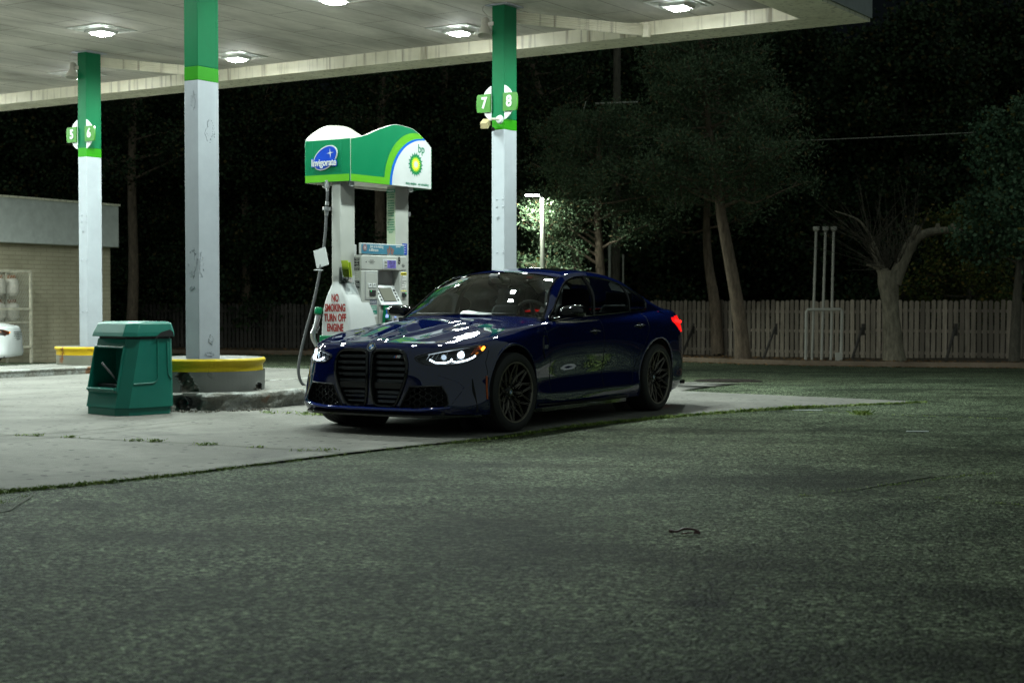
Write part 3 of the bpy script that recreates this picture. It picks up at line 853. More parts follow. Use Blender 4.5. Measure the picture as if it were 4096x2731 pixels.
def front_face(root, sh, bv, parts, paintm):
    for sg in (1, -1):
        kd = empty('kidney_grille'); kd.parent = root
        S = smoothpoly([(a, b) for a, b in KIDNEY], 5)
        # surround frame, proud of the bumper
        P = []
        for p in S:
            q = ray_front(bv, p[0] * sg * 1.0, p[1], .006)
            P.append(q if q else Vector((.80, p[0] * sg, p[1])))
        xmed = .806
        P = [Vector((max(q.x, .775), q.y, q.z)) for q in P]; P.append(P[0].copy()); P.append(P[1].copy())
        m = MB(); m.tube(P, .0135, n=8, caps=False); m.build('grille_surround', M_GLOSSBLK, kd)
        # inner sleeve
        m = MB()
        G = [[(q.x - .004, q.y, q.z), (q.x - .05, q.y, q.z), (q.x - .10, q.y, q.z)] for q in P[:-1]]
        m.grid(G); m.prism([(a * sg, b) for a, b in KIDNEY][::sg], 0, .004, M=Matrix(((0, 0, 1, .70), (1, 0, 0, 0), (0, 1, 0, 0), (0, 0, 0, 1))))
        m.build('grille_duct', M_VOID, kd, fix=False)
        def span(z):
            ys = []
            n = len(KIDNEY)
            for i in range(n):
                (a, b), (c, d) = KIDNEY[i], KIDNEY[(i + 1) % n]
                if (b > z) != (d > z): ys.append(a + (c - a) * (z - b) / (d - b))
            return (min(ys) + .012, max(ys) - .010) if len(ys) >= 2 else None
        for z in (.655, .605, .555, .505, .455, .36, .325, .285):
            s_ = span(z)
            if not s_: continue
            m = MB()
            for dz in (0, -.016):
                m.tube([(.795 - .02 * 0, sg * s_[0], z + dz), (.797, sg * (s_[0] + s_[1]) / 2, z + dz), (.785, sg * s_[1], z + dz)], .0045, n=6)
            m.box((.775, sg * (s_[0] + s_[1]) / 2, z - .008), (.03, s_[1] - s_[0], .016))
            m.build('grille_slat', M_SLAT, kd)
        s_ = span(.41); m = MB(); m.box((.79, sg * (s_[0] + s_[1]) / 2, .408), (.02, s_[1] - s_[0], .052)); m.build('grille_plate', M_MATBLK, kd, bevel=.004)
        # lower intakes with honeycomb
        it = empty('lower_air_intake'); it.parent = root
        m = MB()
        m.prism([(a * sg, b) for a, b in INTAKE][::sg], 0, .01, M=Matrix(((0, 0, 1, .60), (1, 0, 0, 0), (0, 1, 0, 0), (0, 0, 0, 1))))
        PP = []
        for p in resample([(a, 0, b) for a, b in INTAKE + INTAKE[:1]], .03):
            q = ray_front(bv, p.x * sg, p.z, .001); PP.append(q if q else Vector((.7, p.x * sg, p.z)))
        m.grid([[q, q + Vector((-.12, 0, 0))] for q in PP])
        m.build('intake_duct', M_VOID, it, fix=False)
        m = MB(); m.tube(PP, .006, n=6); m.build('intake_rim', M_MATBLK, it)
        m = MB(); a_ = .030; hh = a_ * math.sqrt(3) / 2
        done = set()
        for iy in range(-2, 18):
            for iz in range(-2, 10):
                cy = .26 + iy * a_ * 1.5; cz = .22 + iz * hh * 2 + (hh if iy % 2 else 0)
                c6 = [(cy + a_ * math.cos(PI / 3 * k), cz + a_ * math.sin(PI / 3 * k) * .8) for k in range(6)]
                for k in range(6):
                    p, q = c6[k], c6[(k + 1) % 6]
                    key = (round((p[0] + q[0]) / 2, 3), round((p[1] + q[1]) / 2, 3))
                    if key in done: continue
                    done.add(key)
                    if inpoly(key[0], key[1], INTAKE):
                        def X(y): return float(np.interp(y, [.22, .44, .6, .7, .8], [.79, .765, .715, .675, .60]))
                        m.tube([(X(p[0]), sg * p[0], p[1]), (X(q[0]), sg * q[0], q[1])], .0032, n=5)
        m.build('honeycomb_mesh', M_GLOSSBLK, it)
        # headlight internals
        hl = parts['hl', sg]
        def inner(u, z, dep=.02):
            """point behind the lens at perimeter coordinate u=y-x"""
            best = None
            for x in np.linspace(.2, .82, 125):
                y = x + u
                if y < .2 or y > .95: continue
                q = bv.ray_cast(Vector((x + 1.0, (y + 1.0) * 1, z)), Vector((-1, -1, 0)).normalized()) if False else None
            return None
        dirv = Vector((1, 1, 0)).normalized(); 
        def pt(u, z, dep):
            # shoot diagonally inwards along (-1,-1)
            o = Vector((-u / 2, u / 2, z)) + dirv * 3
            q = bv.ray_cast(o, -dirv)
            p = q[0] - dirv * dep
            return Vector((p.x, p.y * sg, p.z))
        for (u, z, r_, mt, nm) in ((.17, .662, .028, M_LED, 'led_projector'), (-.03, .645, .021, M_LEDDIM, 'led_projector')):
            c = pt(u, z, .022); n_ = Vector((1, .55 * sg, 0)).normalized()
            Mx = frame_M(c, (0, 0, 1), n_)
            m2 = MB(); m2.lathe([(.001, .008), (r_ * .6, .006), (r_, 0)], 'Z', n=20)
            m = MB(); m.add([Mx @ Vector(v) for v in m2.v], m2.f, 0, True); m.build(nm, mt, hl)
            m2 = MB(); m2.lathe([(r_, -.03), (r_, .002), (r_ + .006, .004), (r_ + .008, -.03)], 'Z', n=20)
            m = MB(); m.add([Mx @ Vector(v) for v in m2.v], m2.f, 0, True); m.build('projector_bezel', M_CHROME, hl)
        # daylight running strip: two L-shapes along the lower edge
        m = MB()
        m.tube([pt(u, z, .014) for u, z in ((-.19, .625), (-.13, .602), (-.02, .600), (.035, .612), (.06, .632))], .0065, n=6)
        m.tube([pt(u, z, .014) for u, z in ((.06, .613), (.11, .604), (.24, .622), (.31, .640), (.345, .655))], .0065, n=6)
        m.build('daytime_running_light', M_LED, hl)
        m = MB()
        m.tube([pt(u, z, .006) for u, z in ((.47, .722), (.455, .712), (.44, .704))], .012, n=8)
        m.build('turn_signal', M_AMBER, hl)
        m = MB()
        for k in range(4): m.tube([pt(.30 + k * .03, .668 + k * .012, .02), pt(.36 + k * .03, .715 + k * .004, .02)], .004, n=6)
        m.build('side_reflector', M_AMBERP, hl)
        m = MB()
        for k in range(5): m.tube([pt(-.22 + k * .05, .625 + .003 * k, .03), pt(-.18 + k * .05, .665 + .004 * k, .03)], .003, n=6)
        m.tube([pt(u, z, .004) for u, z in ((-.33, .642), (-.25, .66), (-.1, .682), (.08, .704), (.25, .72), (.42, .731))], .004, n=6)
        m.build('lamp_trim', M_SILVER, hl)
        m = MB()
        pp = [pt(u, z, -.001) for u, z in smoothpoly(HLIGHT, 5)]; pp.append(pp[0])
        m.tube(pp, .0045, n=6, caps=False); m.build('lamp_edge', M_SEAM, hl)
        # amber side marker ahead of the arch, air slots
        m = MB()
        P = [ray_side(bv, .405 - .0 * k, z, sg, .003) for z in np.linspace(.30, .49, 10)]
        P = []
        for z in np.linspace(.30, .49, 10):
            q = ray_side(bv, .425 + (z - .3) * -.02, z, sg, .003)
            if q: P.append(q[0])
        m.tube(P, [.009] * len(P), n=8, flat=.5); m.build('side_marker', M_AMBERP if True else M_AMBER, root)
        m = MB(); P = [pt(u, z, -.001) for u, z in ((.285, .47), (.30, .36), (.335, .20))]
        m.tube(P, [.006, .017, .020], n=8, flat=.5); m.build('air_curtain_slot', M_SEAM, root)
        # fender vent
        m = MB(); P = [ray_side(bv, x, z, sg, .003)[0] for x, z in ((-.565, .79), (-.54, .74), (-.53, .66), (-.56, .60))]
        m.tube(P, [.004, .009, .009, .004], n=8, flat=.5)
        P = [ray_side(bv, x, z, sg, .003)[0] for x, z in ((-.555, .80), (-.62, .795), (-.635, .74))]
        m.tube(P, .004, n=6)
        m.build('wing_vent', M_GLOSSBLK, root)
        q = ray_side(bv, -.59, .70, sg, .004)
        m = MB(); Mx = frame_M(q[0], (-sg, 0, 0), (0, sg, 0)); put(m, text_mesh('M3', .045, .002, bold=.001, shear=.2), Mx); m.build('wing_badge', M_SILVER, root)
    # recessed blades beside the intakes
    m = MB()
    def pf(u, z, sg, dep):
        dirv = Vector((1, 1, 0)).normalized(); o = Vector((-u / 2, u / 2, z)) + dirv * 3
        q = bv.ray_cast(o, -dirv); p = q[0] - dirv * dep; return Vector((p.x, p.y * sg, p.z))
    for sg in (1, -1):
        m.tube([pf(u, z, sg, .003) for u, z in ((-.10, .50), (.0, .475), (.12, .445), (.19, .40), (.10, .33), (.03, .27))], .007, n=6)
    m.build('bumper_crease', paintm, root)
    # front lip and splitter
    m = MB()
    P = []
    for y in np.linspace(-.72, .72, 41):
        ax = abs(y)
        P.append((float(np.interp(ax, [0, .22, .44, .62, .72], [.835, .832, .812, .765, .70])), y, .215 + .03 * max(0, (ax - .45) / .3)**1.5))
    m.tube(P, .022, n=10, flat=.7); m.build('front_lip', paint('highlit_blue_lip_paint', (.003, .014, .12), .0, .4), root)  # lamp highlight on the lip put into a lighter copy of the blue
    m = MB()
    O = [(float(np.interp(abs(y), [0, .22, .44, .62, .76, .88], [.85, .848, .83, .78, .67, .48])), y) for y in np.linspace(-.88, .88, 45)]
    m.prism([(.42, -.86)] + O + [(.42, .86)], .155, .175); m.build('front_splitter', M_GLOSSBLK, root, bevel=.003)
    # badge on the nose, M badge in the grille
    q = ray_front(bv, 0, .722, .004)
    if q is None: q = Vector((.78, 0, .722))
    roundel(root, frame_M((q.x + .002, 0, .724), (0, 1, 0), (1, 0, .55)), .041, 'nose_badge')
    m = MB(); Mx = frame_M((.812, .265, .648), (0, 1, 0), (1, 0, .1))
    put(m, text_mesh('M3', .030, .002, bold=.0012, shear=.3), Mx, 2, (.022, 0))
    for k, mi in ((-.018, 0), (-.010, 1), (-.002, 3)):
        m.add([Mx @ Vector(v) for v in ((k - .004, -.010, 0), (k + .004, -.010, 0), (k + .009, .010, 0), (k + .001, .010, 0))], [(0, 1, 2, 3)], mi)
    m.build('grille_badge', [M_ROUND_B, M_RIM, M_CHROME, M_RED], root, fix=False)
    # wipers
    for (a, b) in (((-.66, .30), (-.93, .70)), ((-.66, -.42), (-.80, .22))):
        pass
    m = MB()
    m.tube([(-.66, .55, .985), (-.70, .05, .992)], .008, n=6); m.tube([(-.66, -.05, .985), (-.71, -.55, .985)], .008, n=6)
    m.build('wiper', M_MATBLK, root)
# ------------------------------------------------------------------ site frame (metres): canopy axes
P0 = Vector((-.10, 20.2, 0)); A = Vector((-.839, .545, 0)).normalized(); B = Vector((.545, .839, 0)).normalized()
def cw(a, b, z=0): 
    if a == 7.55: return Vector((-6.63 + B.x * b, 24.0 + B.y * b, z))
    p = P0 + A * a + B * b; return Vector((p.x, p.y, z))
CROT = math.atan2(B.y, B.x)          # local x -> B, local y -> A
def smooth(v, a, b):
    t = min(1, max(0, (v - a) / (b - a))); return t * t * (3 - 2 * t)
def gz(x, y):
    """the lot falls away gently behind the pumps"""
    y0 = 24 - 5 * smooth(x, -5, 4)
    d = max(0, y - y0)
    z = -.032 * (d - 1.2 * (1 - math.exp(-d / 1.2)))
    lo = -.80
    return z if z > -.6 else -.6 - .28 * (1 - math.exp((z + .6) / .28))

# ------------------------------------------------------------------ materials of the place
def mat_asphalt():
    t = NT('worn_asphalt'); co = t.coord('Object')
    v = t.n('ShaderNodeTexVoronoi'); v.inputs['Scale'].default_value = 62; t.l(co, v.inputs['Vector'])
    stone = t.ramp(v.outputs['Color'], [(.15, 0.0), (.85, 1.0)])
    n1 = t.noise(30, 5, .75, co); n2 = t.noise(.35, 4, .6, co); n3 = t.noise(3.2, 4, .65, co); n4 = t.noise(1.0, 3, .6, co, 1.2); n6 = t.noise(.55, 4, .65, t.coord('Object', scale=(.45, 1.6, 1), rot=(0, 0, .25)), .3)
    c = t.mix(stone, (.024, .036, .023), (.40, .475, .33))
    c = t.mix(t.ramp(n1, [(.40, 1.0), (.56, 0.0)]), c, (.008, .009, .008))
    c = t.mix(t.math('MULTIPLY', t.ramp(n2, [(.35, 0.0), (.7, 1.0)]), .40), c, (.18, .21, .145))
    c = t.mix(t.math('MULTIPLY', t.ramp(n3, [(.45, 0.0), (.75, 1.0)]), .6), c, (.016, .019, .016))
    c = t.mix(t.math('MULTIPLY', t.ramp(n4, [(.55, 0.0), (.72, 1.0)]), .55), c, (.012, .014, .012))
    c = t.mix(t.math('MULTIPLY', t.ramp(n6, [(.50, 0.0), (.66, 1.0)]), .72), c, (.008, .012, .009))
    c = t.mix(t.math('MULTIPLY', t.ramp(t.noise(.12, 2, .5, co), [(.42, 0.0), (.62, 1.0)]), .22), c, (.16, .15, .085))
    g1 = t.noise(15, 7, .82, co); g2 = t.noise(.8, 5, .7, co, .8)
    c = t.mix(1.0, c, t.mix(t.ramp(g1, [(.36, 0.0), (.66, 1.0)]), (.18, .19, .18), (1.75, 1.8, 1.7)), 'MULTIPLY')
    c = t.mix(1.0, c, t.mix(t.ramp(g2, [(.36, 0.0), (.62, 1.0)]), (.50, .53, .50), (1.15, 1.15, 1.12)), 'MULTIPLY')
    v2 = t.n('ShaderNodeTexVoronoi'); v2.inputs['Scale'].default_value = 1.1; t.l(t.mix(.06, co, t.noise(5, 2, .5, co, 0, 1)), v2.inputs['Vector'])
    drip = t.math('MULTIPLY', t.ramp(v2.outputs['Distance'], [(.05, 1.0), (.13, 0.0)]), t.ramp(t.noise(.5, 2, .5, co), [(.5, 0.0), (.56, 1.0)]))
    c = t.mix(t.math('MULTIPLY', drip, .75), c, (.010, .012, .010))
    h = t.math('ADD', t.math('MULTIPLY', v.outputs['Distance'], -1.0), t.math('MULTIPLY', n1, .8))
    t.bsdf(c, .72, 0, t.bump(h, 1.0, .03), Specular_IOR_Level=.08)
    return t.mat
def mat_concrete(name, base=(.33, .33, .30), pits=True, dark=.5):
    t = NT(name); co = t.coord('Object')
    n2 = t.noise(.6, 5, .65, co, .6); n3 = t.noise(9, 4, .65, co); n5 = t.noise(120, 2, .6, co)
    lo = tuple(b * .62 for b in base); hi = tuple(min(1, b * 1.15) for b in base)
    c = t.mix(t.ramp(n2, [(.32, 0.0), (.68, 1.0)]), lo, hi)
    c = t.mix(t.math('MULTIPLY', t.ramp(n3, [(.35, 1.0), (.6, 0.0)]), .28), c, tuple(b * .5 for b in base))
    c = t.mix(t.math('MULTIPLY', n5, .25), c, tuple(b * .7 for b in base))
    if pits:
        co2 = t.coord('Object', scale=(1, 1, 1)); v = t.n('ShaderNodeTexVoronoi'); v.inputs['Scale'].default_value = 7.5; v.inputs['Randomness'].default_value = 1
        t.l(co2, v.inputs['Vector'])
        pm = t.math('MULTIPLY', t.ramp(v.outputs['Distance'], [(.13, 1.0), (.20, 0.0)]), t.ramp(t.noise(1.3, 3, .6, co), [(.36, 0.0), (.5, 1.0)]))
        c = t.mix(pm, c, (.05, .052, .05))
        # old tyre and oil marks
        oil = t.ramp(t.noise(.9, 4, .7, co, .4), [(.54, 0.0), (.72, 1.0)])
        c = t.mix(t.math('MULTIPLY', oil, dark), c, (.09, .09, .085))
    t.bsdf(c, .85, 0, t.bump(t.math('ADD', n3, n5), .35, .010), Specular_IOR_Level=.12)
    return t.mat
M_ASPH = mat_asphalt()
M_CONC = mat_concrete('pale_worn_concrete', (.215, .21, .19), True, .8)
M_KERBC = mat_concrete('kerb_concrete', (.27, .20, .15), False)
M_DIRT = plain('leaf_strewn_soil', (.055, .038, .022), .95, var=.6, scale=9, bump=.6)
M_MOSS = plain('dark_joint_filler', (.032, .042, .016), .95, var=.6, scale=30)

def painted(name, col, patchy=True, rust=False, rough=.45, str_=.35):
    """thick old paint with blisters and scabs"""
    t = NT(name); co = t.coord('Object')
    n = t.noise(3, 5, .6, co); fine_ = t.noise(60, 3, .6, co)
    scab = t.ramp(t.noise(2.2, 3, .5, co, .5), [(.66, 0.0), (.69, 1.0)])
    ragged = t.math('MULTIPLY', scab, t.noise(35, 3, .6, co))
    c = t.mix(t.ramp(n, [(.3, 0.0), (.7, 1.0)]), tuple(x * .88 for x in col), tuple(min(1, x * 1.05) for x in col))
    c = t.mix(t.math('MULTIPLY', t.noise(1.2, 4, .7, co), .25), c, tuple(x * .75 for x in col))
    if rust:
        r = t.ramp(t.noise(4, 4, .7, co, .3), [(.58, 0.0), (.68, 1.0)])
        c = t.mix(r, c, (.16, .055, .015))
    h = t.math('ADD', t.math('MULTIPLY', fine_, .12), t.math('MULTIPLY', ragged, 1.4 if patchy else 0))
    t.bsdf(c, rough, 0, t.bump(h, str_, .012), Specular_IOR_Level=.12)
    return t.mat
M_PWHITE = painted('white_column_paint', (.32, .345, .375))
M_PGREEN = painted('green_column_paint', (.0, .105, .038), True, rough=.6)
M_PLIME = painted('lime_band_paint', (.02, .20, .004), False)
M_PYEL = painted('yellow_kerb_paint', (.50, .37, .015), True, rust=False, str_=.5)
M_PYELR = painted('rust_stained_yellow_paint', (.55, .36, .015), True, rust=True, str_=.5)
M_PGREY = painted('grey_plinth_paint', (.12, .123, .115), True, str_=.6)
M_PGREYR = painted('rust_stained_grey_paint', (.15, .15, .12), True, rust=True, str_=.6)

# ------------------------------------------------------------------ ground
def sheet(name, mat, xs, ys, dz=0.0, mask=None):
    m = MB()
    P = [[(x, y, gz(x, y) + dz) for y in ys] for x in xs]
    m.grid(P, flip=False)
    return m.build(name, mat)
xs = [-140, -90, -60, -45] + [x for x in np.arange(-36, 37, 1.5)] + [45, 60, 90, 140]
ys = [-60, -30, -12] + [y for y in np.arange(-6, 66, 1.0)] + [75, 90, 120, 160]
tag(sheet('ground', M_ASPH, xs, ys), kind='structure')
EDGE = [(-12, 2.2), (-8, 4.9), (-4.6, 7.45), (-2.98, 8.87), (-2.2, 9.68), (-1.72, 10.35), (-.91, 11.45), (-.09, 12.42), (.6, 13.55), (1.8, 14.85), (2.9, 15.75), (4.5, 16.7)]
EDGEF = [Vector((p.x, p.y, 0)) for p in smoothpoly([(a, b, 0) for a, b in EDGE], 6, closed=False)]
def drape(poly, z, name, mat, M=None):
    """thin draped slab from an outline, subdivided so that it follows the fall of the lot"""
    bm = bmesh.new()
    vs = [bm.verts.new((p[0], p[1], 0)) for p in poly]
    bm.faces.new(vs)
    bmesh.ops.triangulate(bm, faces=bm.faces)
    for k in range(9):
        es = [e for e in bm.edges if e.calc_length() > 1.6 and max(v.co.y for v in e.verts) > 18]
        if not es: break
        bmesh.ops.subdivide_edges(bm, edges=es, cuts=1, use_grid_fill=False)
        bmesh.ops.triangulate(bm, faces=[f for f in bm.faces if len(f.verts) > 3])
    for v in bm.verts: v.co.z = gz(v.co.x, v.co.y) + z
    bmesh.ops.recalc_face_normals(bm, faces=bm.faces)
    if sum(f.normal.z for f in bm.faces) < 0: bmesh.ops.reverse_faces(bm, faces=bm.faces)
    me = bpy.data.meshes.new(name); bm.to_mesh(me); bm.free(); me.materials.append(mat)
    for p in me.polygons: p.use_smooth = True
    o = bpy.data.objects.new(name, me); COL.objects.link(o); return o
PADP = [(p.x, p.y) for p in EDGEF] + [(2.05, 18.7), (1.0, 19.5)] + [tuple(cw(-2.4, 2.2)[:2]), tuple(cw(20, 3.0)[:2]), tuple(cw(20, -16)[:2])]
tag(drape(PADP, .012, 'concrete_pad', M_CONC), kind='structure')
# saw-cut joints in the pad
def ribbon(pts, w, z, mb, jit=.25):
    P = resample([(p[0], p[1], 0) for p in pts], .15); L = []
    for i, p in enumerate(P):
        t = (P[min(i + 1, len(P) - 1)] - P[max(i - 1, 0)]).normalized(); n = Vector((-t.y, t.x, 0))
        ww = w * (1 + jit * random.uniform(-1, 1)); q = p + n * random.uniform(-.2, .2) * w
        a, b = q + n * ww / 2, q - n * ww / 2
        L.append([(a.x, a.y, gz(a.x, a.y) + z), (b.x, b.y, gz(b.x, b.y) + z)])
    mb.grid(L)
JB = [(-3.67, 12.33), (-2.30, 11.66), (-1.25, 11.08)]
JA = [(-4.35, 12.4), (-3.67, 12.75), (-3.62, 13.2)]
m = MB()
ribbon([(-4.6, 12.75), (-3.67, 12.33), (-2.30, 11.66), (-1.25, 11.08)], .018, .017, m)
ribbon([(-6.2, 11.0), (-4.2, 12.40), (-3.74, 12.75), (-2.9, 14.1)], .018, .0175, m)
ribbon([(-9.5, 14.2), (-6.4, 16.0), (-5.2, 15.9)], .022, .0165, m)
ribbon([tuple(cw(-1.3, -8.9)[:2]), tuple(cw(-1.3, -6.8)[:2])], .012, .0168, m)
ribbon([tuple(cw(3.5, -12)[:2]), tuple(cw(3.5, 2)[:2])], .02, .0172, m)
ribbon([tuple(cw(-3.9, -3)[:2]), tuple(cw(-2.4, -3)[:2])], .012, .0168, m)
tag(m.build('pad_joints', M_MOSS, fix=False), kind='structure')
m = MB()
ribbon([(p.x, p.y) for p in EDGEF], .022, .0185, m, .6)
tag(m.build('pad_edge_joint', M_MOSS, fix=False), kind='structure')
m = MB()   # tar lines and cracks in the asphalt
ribbon([(-2.75, 8.72), (-2.68, 8.1), (-2.95, 7.5), (-2.8, 7.0), (-3.2, 6.6)], .02, .006, m, .6)
ribbon([(2.65, 15.4), (3.6, 15.2), (5.2, 14.1), (8, 13.0)], .022, .006, m, .5)
ribbon([(1.6, 8.65), (2.05, 9.0), (2.35, 9.35), (2.7, 9.7), (3.1, 9.85)], .022, .007, m, .7)
ribbon([(2.4, 8.6), (2.9, 8.25), (3.3, 7.9)], .018, .006, m, .6)
tag(m.build('asphalt_cracks', M_MOSS, fix=False), kind='structure')

# grass and weeds in the joints
def grass_mat():
    t = NT('roadside_weed_green'); co = t.coord('Object')
    n = t.noise(7, 3, .6, co)
    c = t.mix(t.ramp(n, [(.3, 0.0), (.7, 1.0)]), (.09, .17, .03), (.26, .33, .07))
    t.bsdf(c, .6); return t.mat
M_GRASS = grass_mat()
def tuft(mb, x, y, z, n, h, spread):
    for k in range(n):
        a = random.uniform(0, 2 * PI); r = abs(random.gauss(0, spread)); px, py = x + r * math.cos(a), y + r * math.sin(a)
        hh = h * random.uniform(.3, 1); lean = random.uniform(.2, 1.6) * hh; b = random.uniform(0, 2 * PI); w = random.uniform(.002, .005)
        dx, dy = math.cos(b), math.sin(b)
        mb.add([(px - dy * w, py + dx * w, z), (px + dy * w, py - dx * w, z), (px + dx * lean * .5 + dy * w * .8, py + dy * lean * .5 - dx * w * .8, z + hh * .6), (px + dx * lean, py + dy * lean, z + hh * random.uniform(.5, 1))], [(0, 1, 2), (0, 2, 3)])
m = MB()
L = resample([(p.x, p.y, 0) for p in EDGEF if p.x > -6], .022)
for i, p in enumerate(L):
    dens = .5 + .5 * math.sin(i * .013 + 1.3 * math.sin(i * .0047)) + random.uniform(-.2, .2)
    if p.x > 3.2: dens *= .5
    k = int(max(0, dens) * 13)
    if k: tuft(m, p.x + .016, p.y - .018, gz(p.x, p.y) + .002, k + 8, .024 + .034 * max(0, dens) * random.random(), .026)
tag(m.build('edge_grass', M_GRASS, fix=False), kind='stuff', label='low green weeds and grass along the edge of the concrete pad')
m = MB()
for (x, y, n, h, s) in [(-3.95, 12.46, 70, .03, .08), (-3.55, 12.3, 60, .03, .06), (-3.0, 12.0, 60, .03, .07), (-2.8, 11.9, 80, .035, .09), (-2.3, 11.66, 90, .035, .08), (-1.9, 11.45, 40, .03, .05), (-1.45, 11.2, 60, .03, .1),
    (-2.0, 14.75, 140, .05, .16), (-1.75, 14.8, 60, .04, .1), (-2.3, 14.95, 60, .04, .12)]:
    for q in range(3):
        tuft(m, x + random.uniform(-s, s), y + random.uniform(-s, s) * .4, gz(x, y) + .014, n // 3, h, s * .5)
for a, b in (((2.6, 15.42), (5, 14.2)), ((1.6, 8.65), (3.1, 9.85)), ((2.4, 8.6), (3.3, 7.9)), ((-2.75, 8.72), (-3.1, 6.7)), ((2.1, 18.7), (4.4, 16.8))):
    for i in range(60):
        t_ = random.random()**.8; tuft(m, a[0] + (b[0] - a[0]) * t_ + random.gauss(0, .015), a[1] + (b[1] - a[1]) * t_ + random.gauss(0, .015), gz(a[0], a[1]) + .004, 5, .014, .02)
tag(m.build('joint_weeds', M_GRASS, fix=False), kind='stuff', label='small scattered weeds growing in the slab joints and cracks')
m = MB()
tuft(m, 3.43, 14.95, gz(3.4, 15), 260, .06, .05)
o = m.build('weed_clump', M_GRASS, fix=False); tag(o, 'small green weed clump alone in the asphalt crack right of the sedan', 'weed')

# planting strip in front of the fence, kerb
KL = [(-34, 50), (-16, 55.2), (-7.7, 53.8), (3.3, 49.0), (8.2, 42.6), (15, 36.5), (30, 26)]
KF = [Vector((p.x, p.y, 0)) for p in smoothpoly([(a, b, 0) for a, b in KL], 8, closed=False)]
m = MB()
sec = [(0, -.05), (0, .11), (.02, .13), (.14, .135), (.16, .12), (.16, -.05)]
G = []
for i, p in enumerate(KF):
    t = (KF[min(i + 1, len(KF) - 1)] - KF[max(i - 1, 0)]).normalized(); n = Vector((t.y, -t.x, 0)) * -1
    g = gz(p.x, p.y)
    G.append([(p.x + n.x * d, p.y + n.y * d, g + z) for d, z in sec])
m.grid(G, smooth=False); tag(m.build('kerb', M_KERBC), kind='structure')
m = MB(); G = []
for i, p in enumerate(KF):
    t = (KF[min(i + 1, len(KF) - 1)] - KF[max(i - 1, 0)]).normalized(); n = Vector((t.y, -t.x, 0)) * -1
    G.append([(p.x + n.x * d, p.y + n.y * d, gz(p.x, p.y) + .105 + .02 * math.sin(d + i)) for d in (.15, 1.5, 3, 5, 8, 30, 60)])
m.grid(G); tag(m.build('planting_strip', M_DIRT), kind='structure')
# leaf litter along the kerb
M_LITTER = plain('dry_leaf_litter', (.20, .10, .035), .9, var=.6, scale=3)
m = MB()
for i in range(5200):
    k = random.uniform(0, len(KF) - 1.01); j = int(k); p = KF[j].lerp(KF[j + 1], k - j)
    t = (KF[j + 1] - KF[j]).normalized(); n = Vector((-t.y, t.x, 0)); d = random.gauss(-.1, .35) if random.random() < .55 else random.uniform(.2, 2.6)
    q = p + n * d; on = d > 0; z = gz(q.x, q.y) + (.15 if d > 0.0 else .012); s = random.uniform(.02, .06); a = random.uniform(0, PI)
    u = Vector((math.cos(a), math.sin(a), random.uniform(-.4, .4))) * s; w = Vector((-math.sin(a), math.cos(a), random.uniform(-.3, .3))) * s * .7
    c = Vector((q.x, q.y, z))
    m.add([c - u, c - w, c + u, c + w], [(0, 1, 2, 3)])
tag(m.build('leaf_litter', M_LITTER, fix=False), kind='stuff', label='brown leaf litter along the kerb in front of the fence')

# ------------------------------------------------------------------ canopy
def mat_ceiling():
    t = NT('stained_ceiling_panels'); co = t.coord('Object')
    br = t.n('ShaderNodeTexBrick'); br.offset = 0.5
    for k, v in (('Scale', 1.0), ('Mortar Size', .010), ('Brick Width', 2.4), ('Row Height', .61), ('Mortar Smooth', .3)): br.inputs[k].default_value = v
    t.l(co, br.inputs['Vector'])
    n1 = t.noise(1.2, 5, .65, t.coord('Object', scale=(.35, 1, 1)), .4); n2 = t.noise(14, 4, .7, co); n3 = t.noise(.35, 3, .6, co)
    c = t.mix(t.ramp(n1, [(.32, 0.0), (.68, 1.0)]), (.27, .26, .23), (.62, .59, .53))
    c = t.mix(t.math('MULTIPLY', t.ramp(n2, [(.4, 1.0), (.6, 0.0)]), .16), c, (.30, .28, .25))
    c = t.mix(t.math('MULTIPLY', t.ramp(n3, [(.5, 0.0), (.7, 1.0)]), .5), c, (.38, .36, .33))
    c = t.mix(t.math('MULTIPLY', br.outputs['Fac'], .8), c, (.12, .11, .09))
    t.bsdf(c, .8, 0, t.bump(t.math('SUBTRACT', n2, t.math('MULTIPLY', br.outputs['Fac'], 2.0)), .25, .006))
    return t.mat
def mat_fascia():
    t = NT('streaked_fascia_metal'); co = t.coord('Object', scale=(9, 9, .35)); cc = t.coord('Object')
    n = t.noise(1.6, 4, .6, co); n2 = t.noise(2.2, 4, .6, cc)
    c = t.mix(t.ramp(n2, [(.3, 0.0), (.7, 1.0)]), (.62, .59, .45), (.80, .77, .62))
    c = t.mix(t.math('MULTIPLY', t.ramp(n, [(.54, 0.0), (.70, 1.0)]), .75), c, (.16, .125, .07))
    t.bsdf(c, .5, 0, t.bump(n2, .1, .01)); return t.mat
M_CEIL = mat_ceiling(); M_FASC = mat_fascia()
M_FGREY = plain('fascia_grey_panel', (.30, .32, .33), .5)
M_SIGNG = plain('sign_green_vinyl', (.0, .26, .10), .35, var=.06)
ZC = 5.0
A0, A1, B0, B1 = -3.3, 18.5, -8.3, 2.05
can = empty('canopy', cw(0, 0, 0), CROT, 'wide flat filling station canopy with a stained panelled ceiling over the pumps', 'canopy')
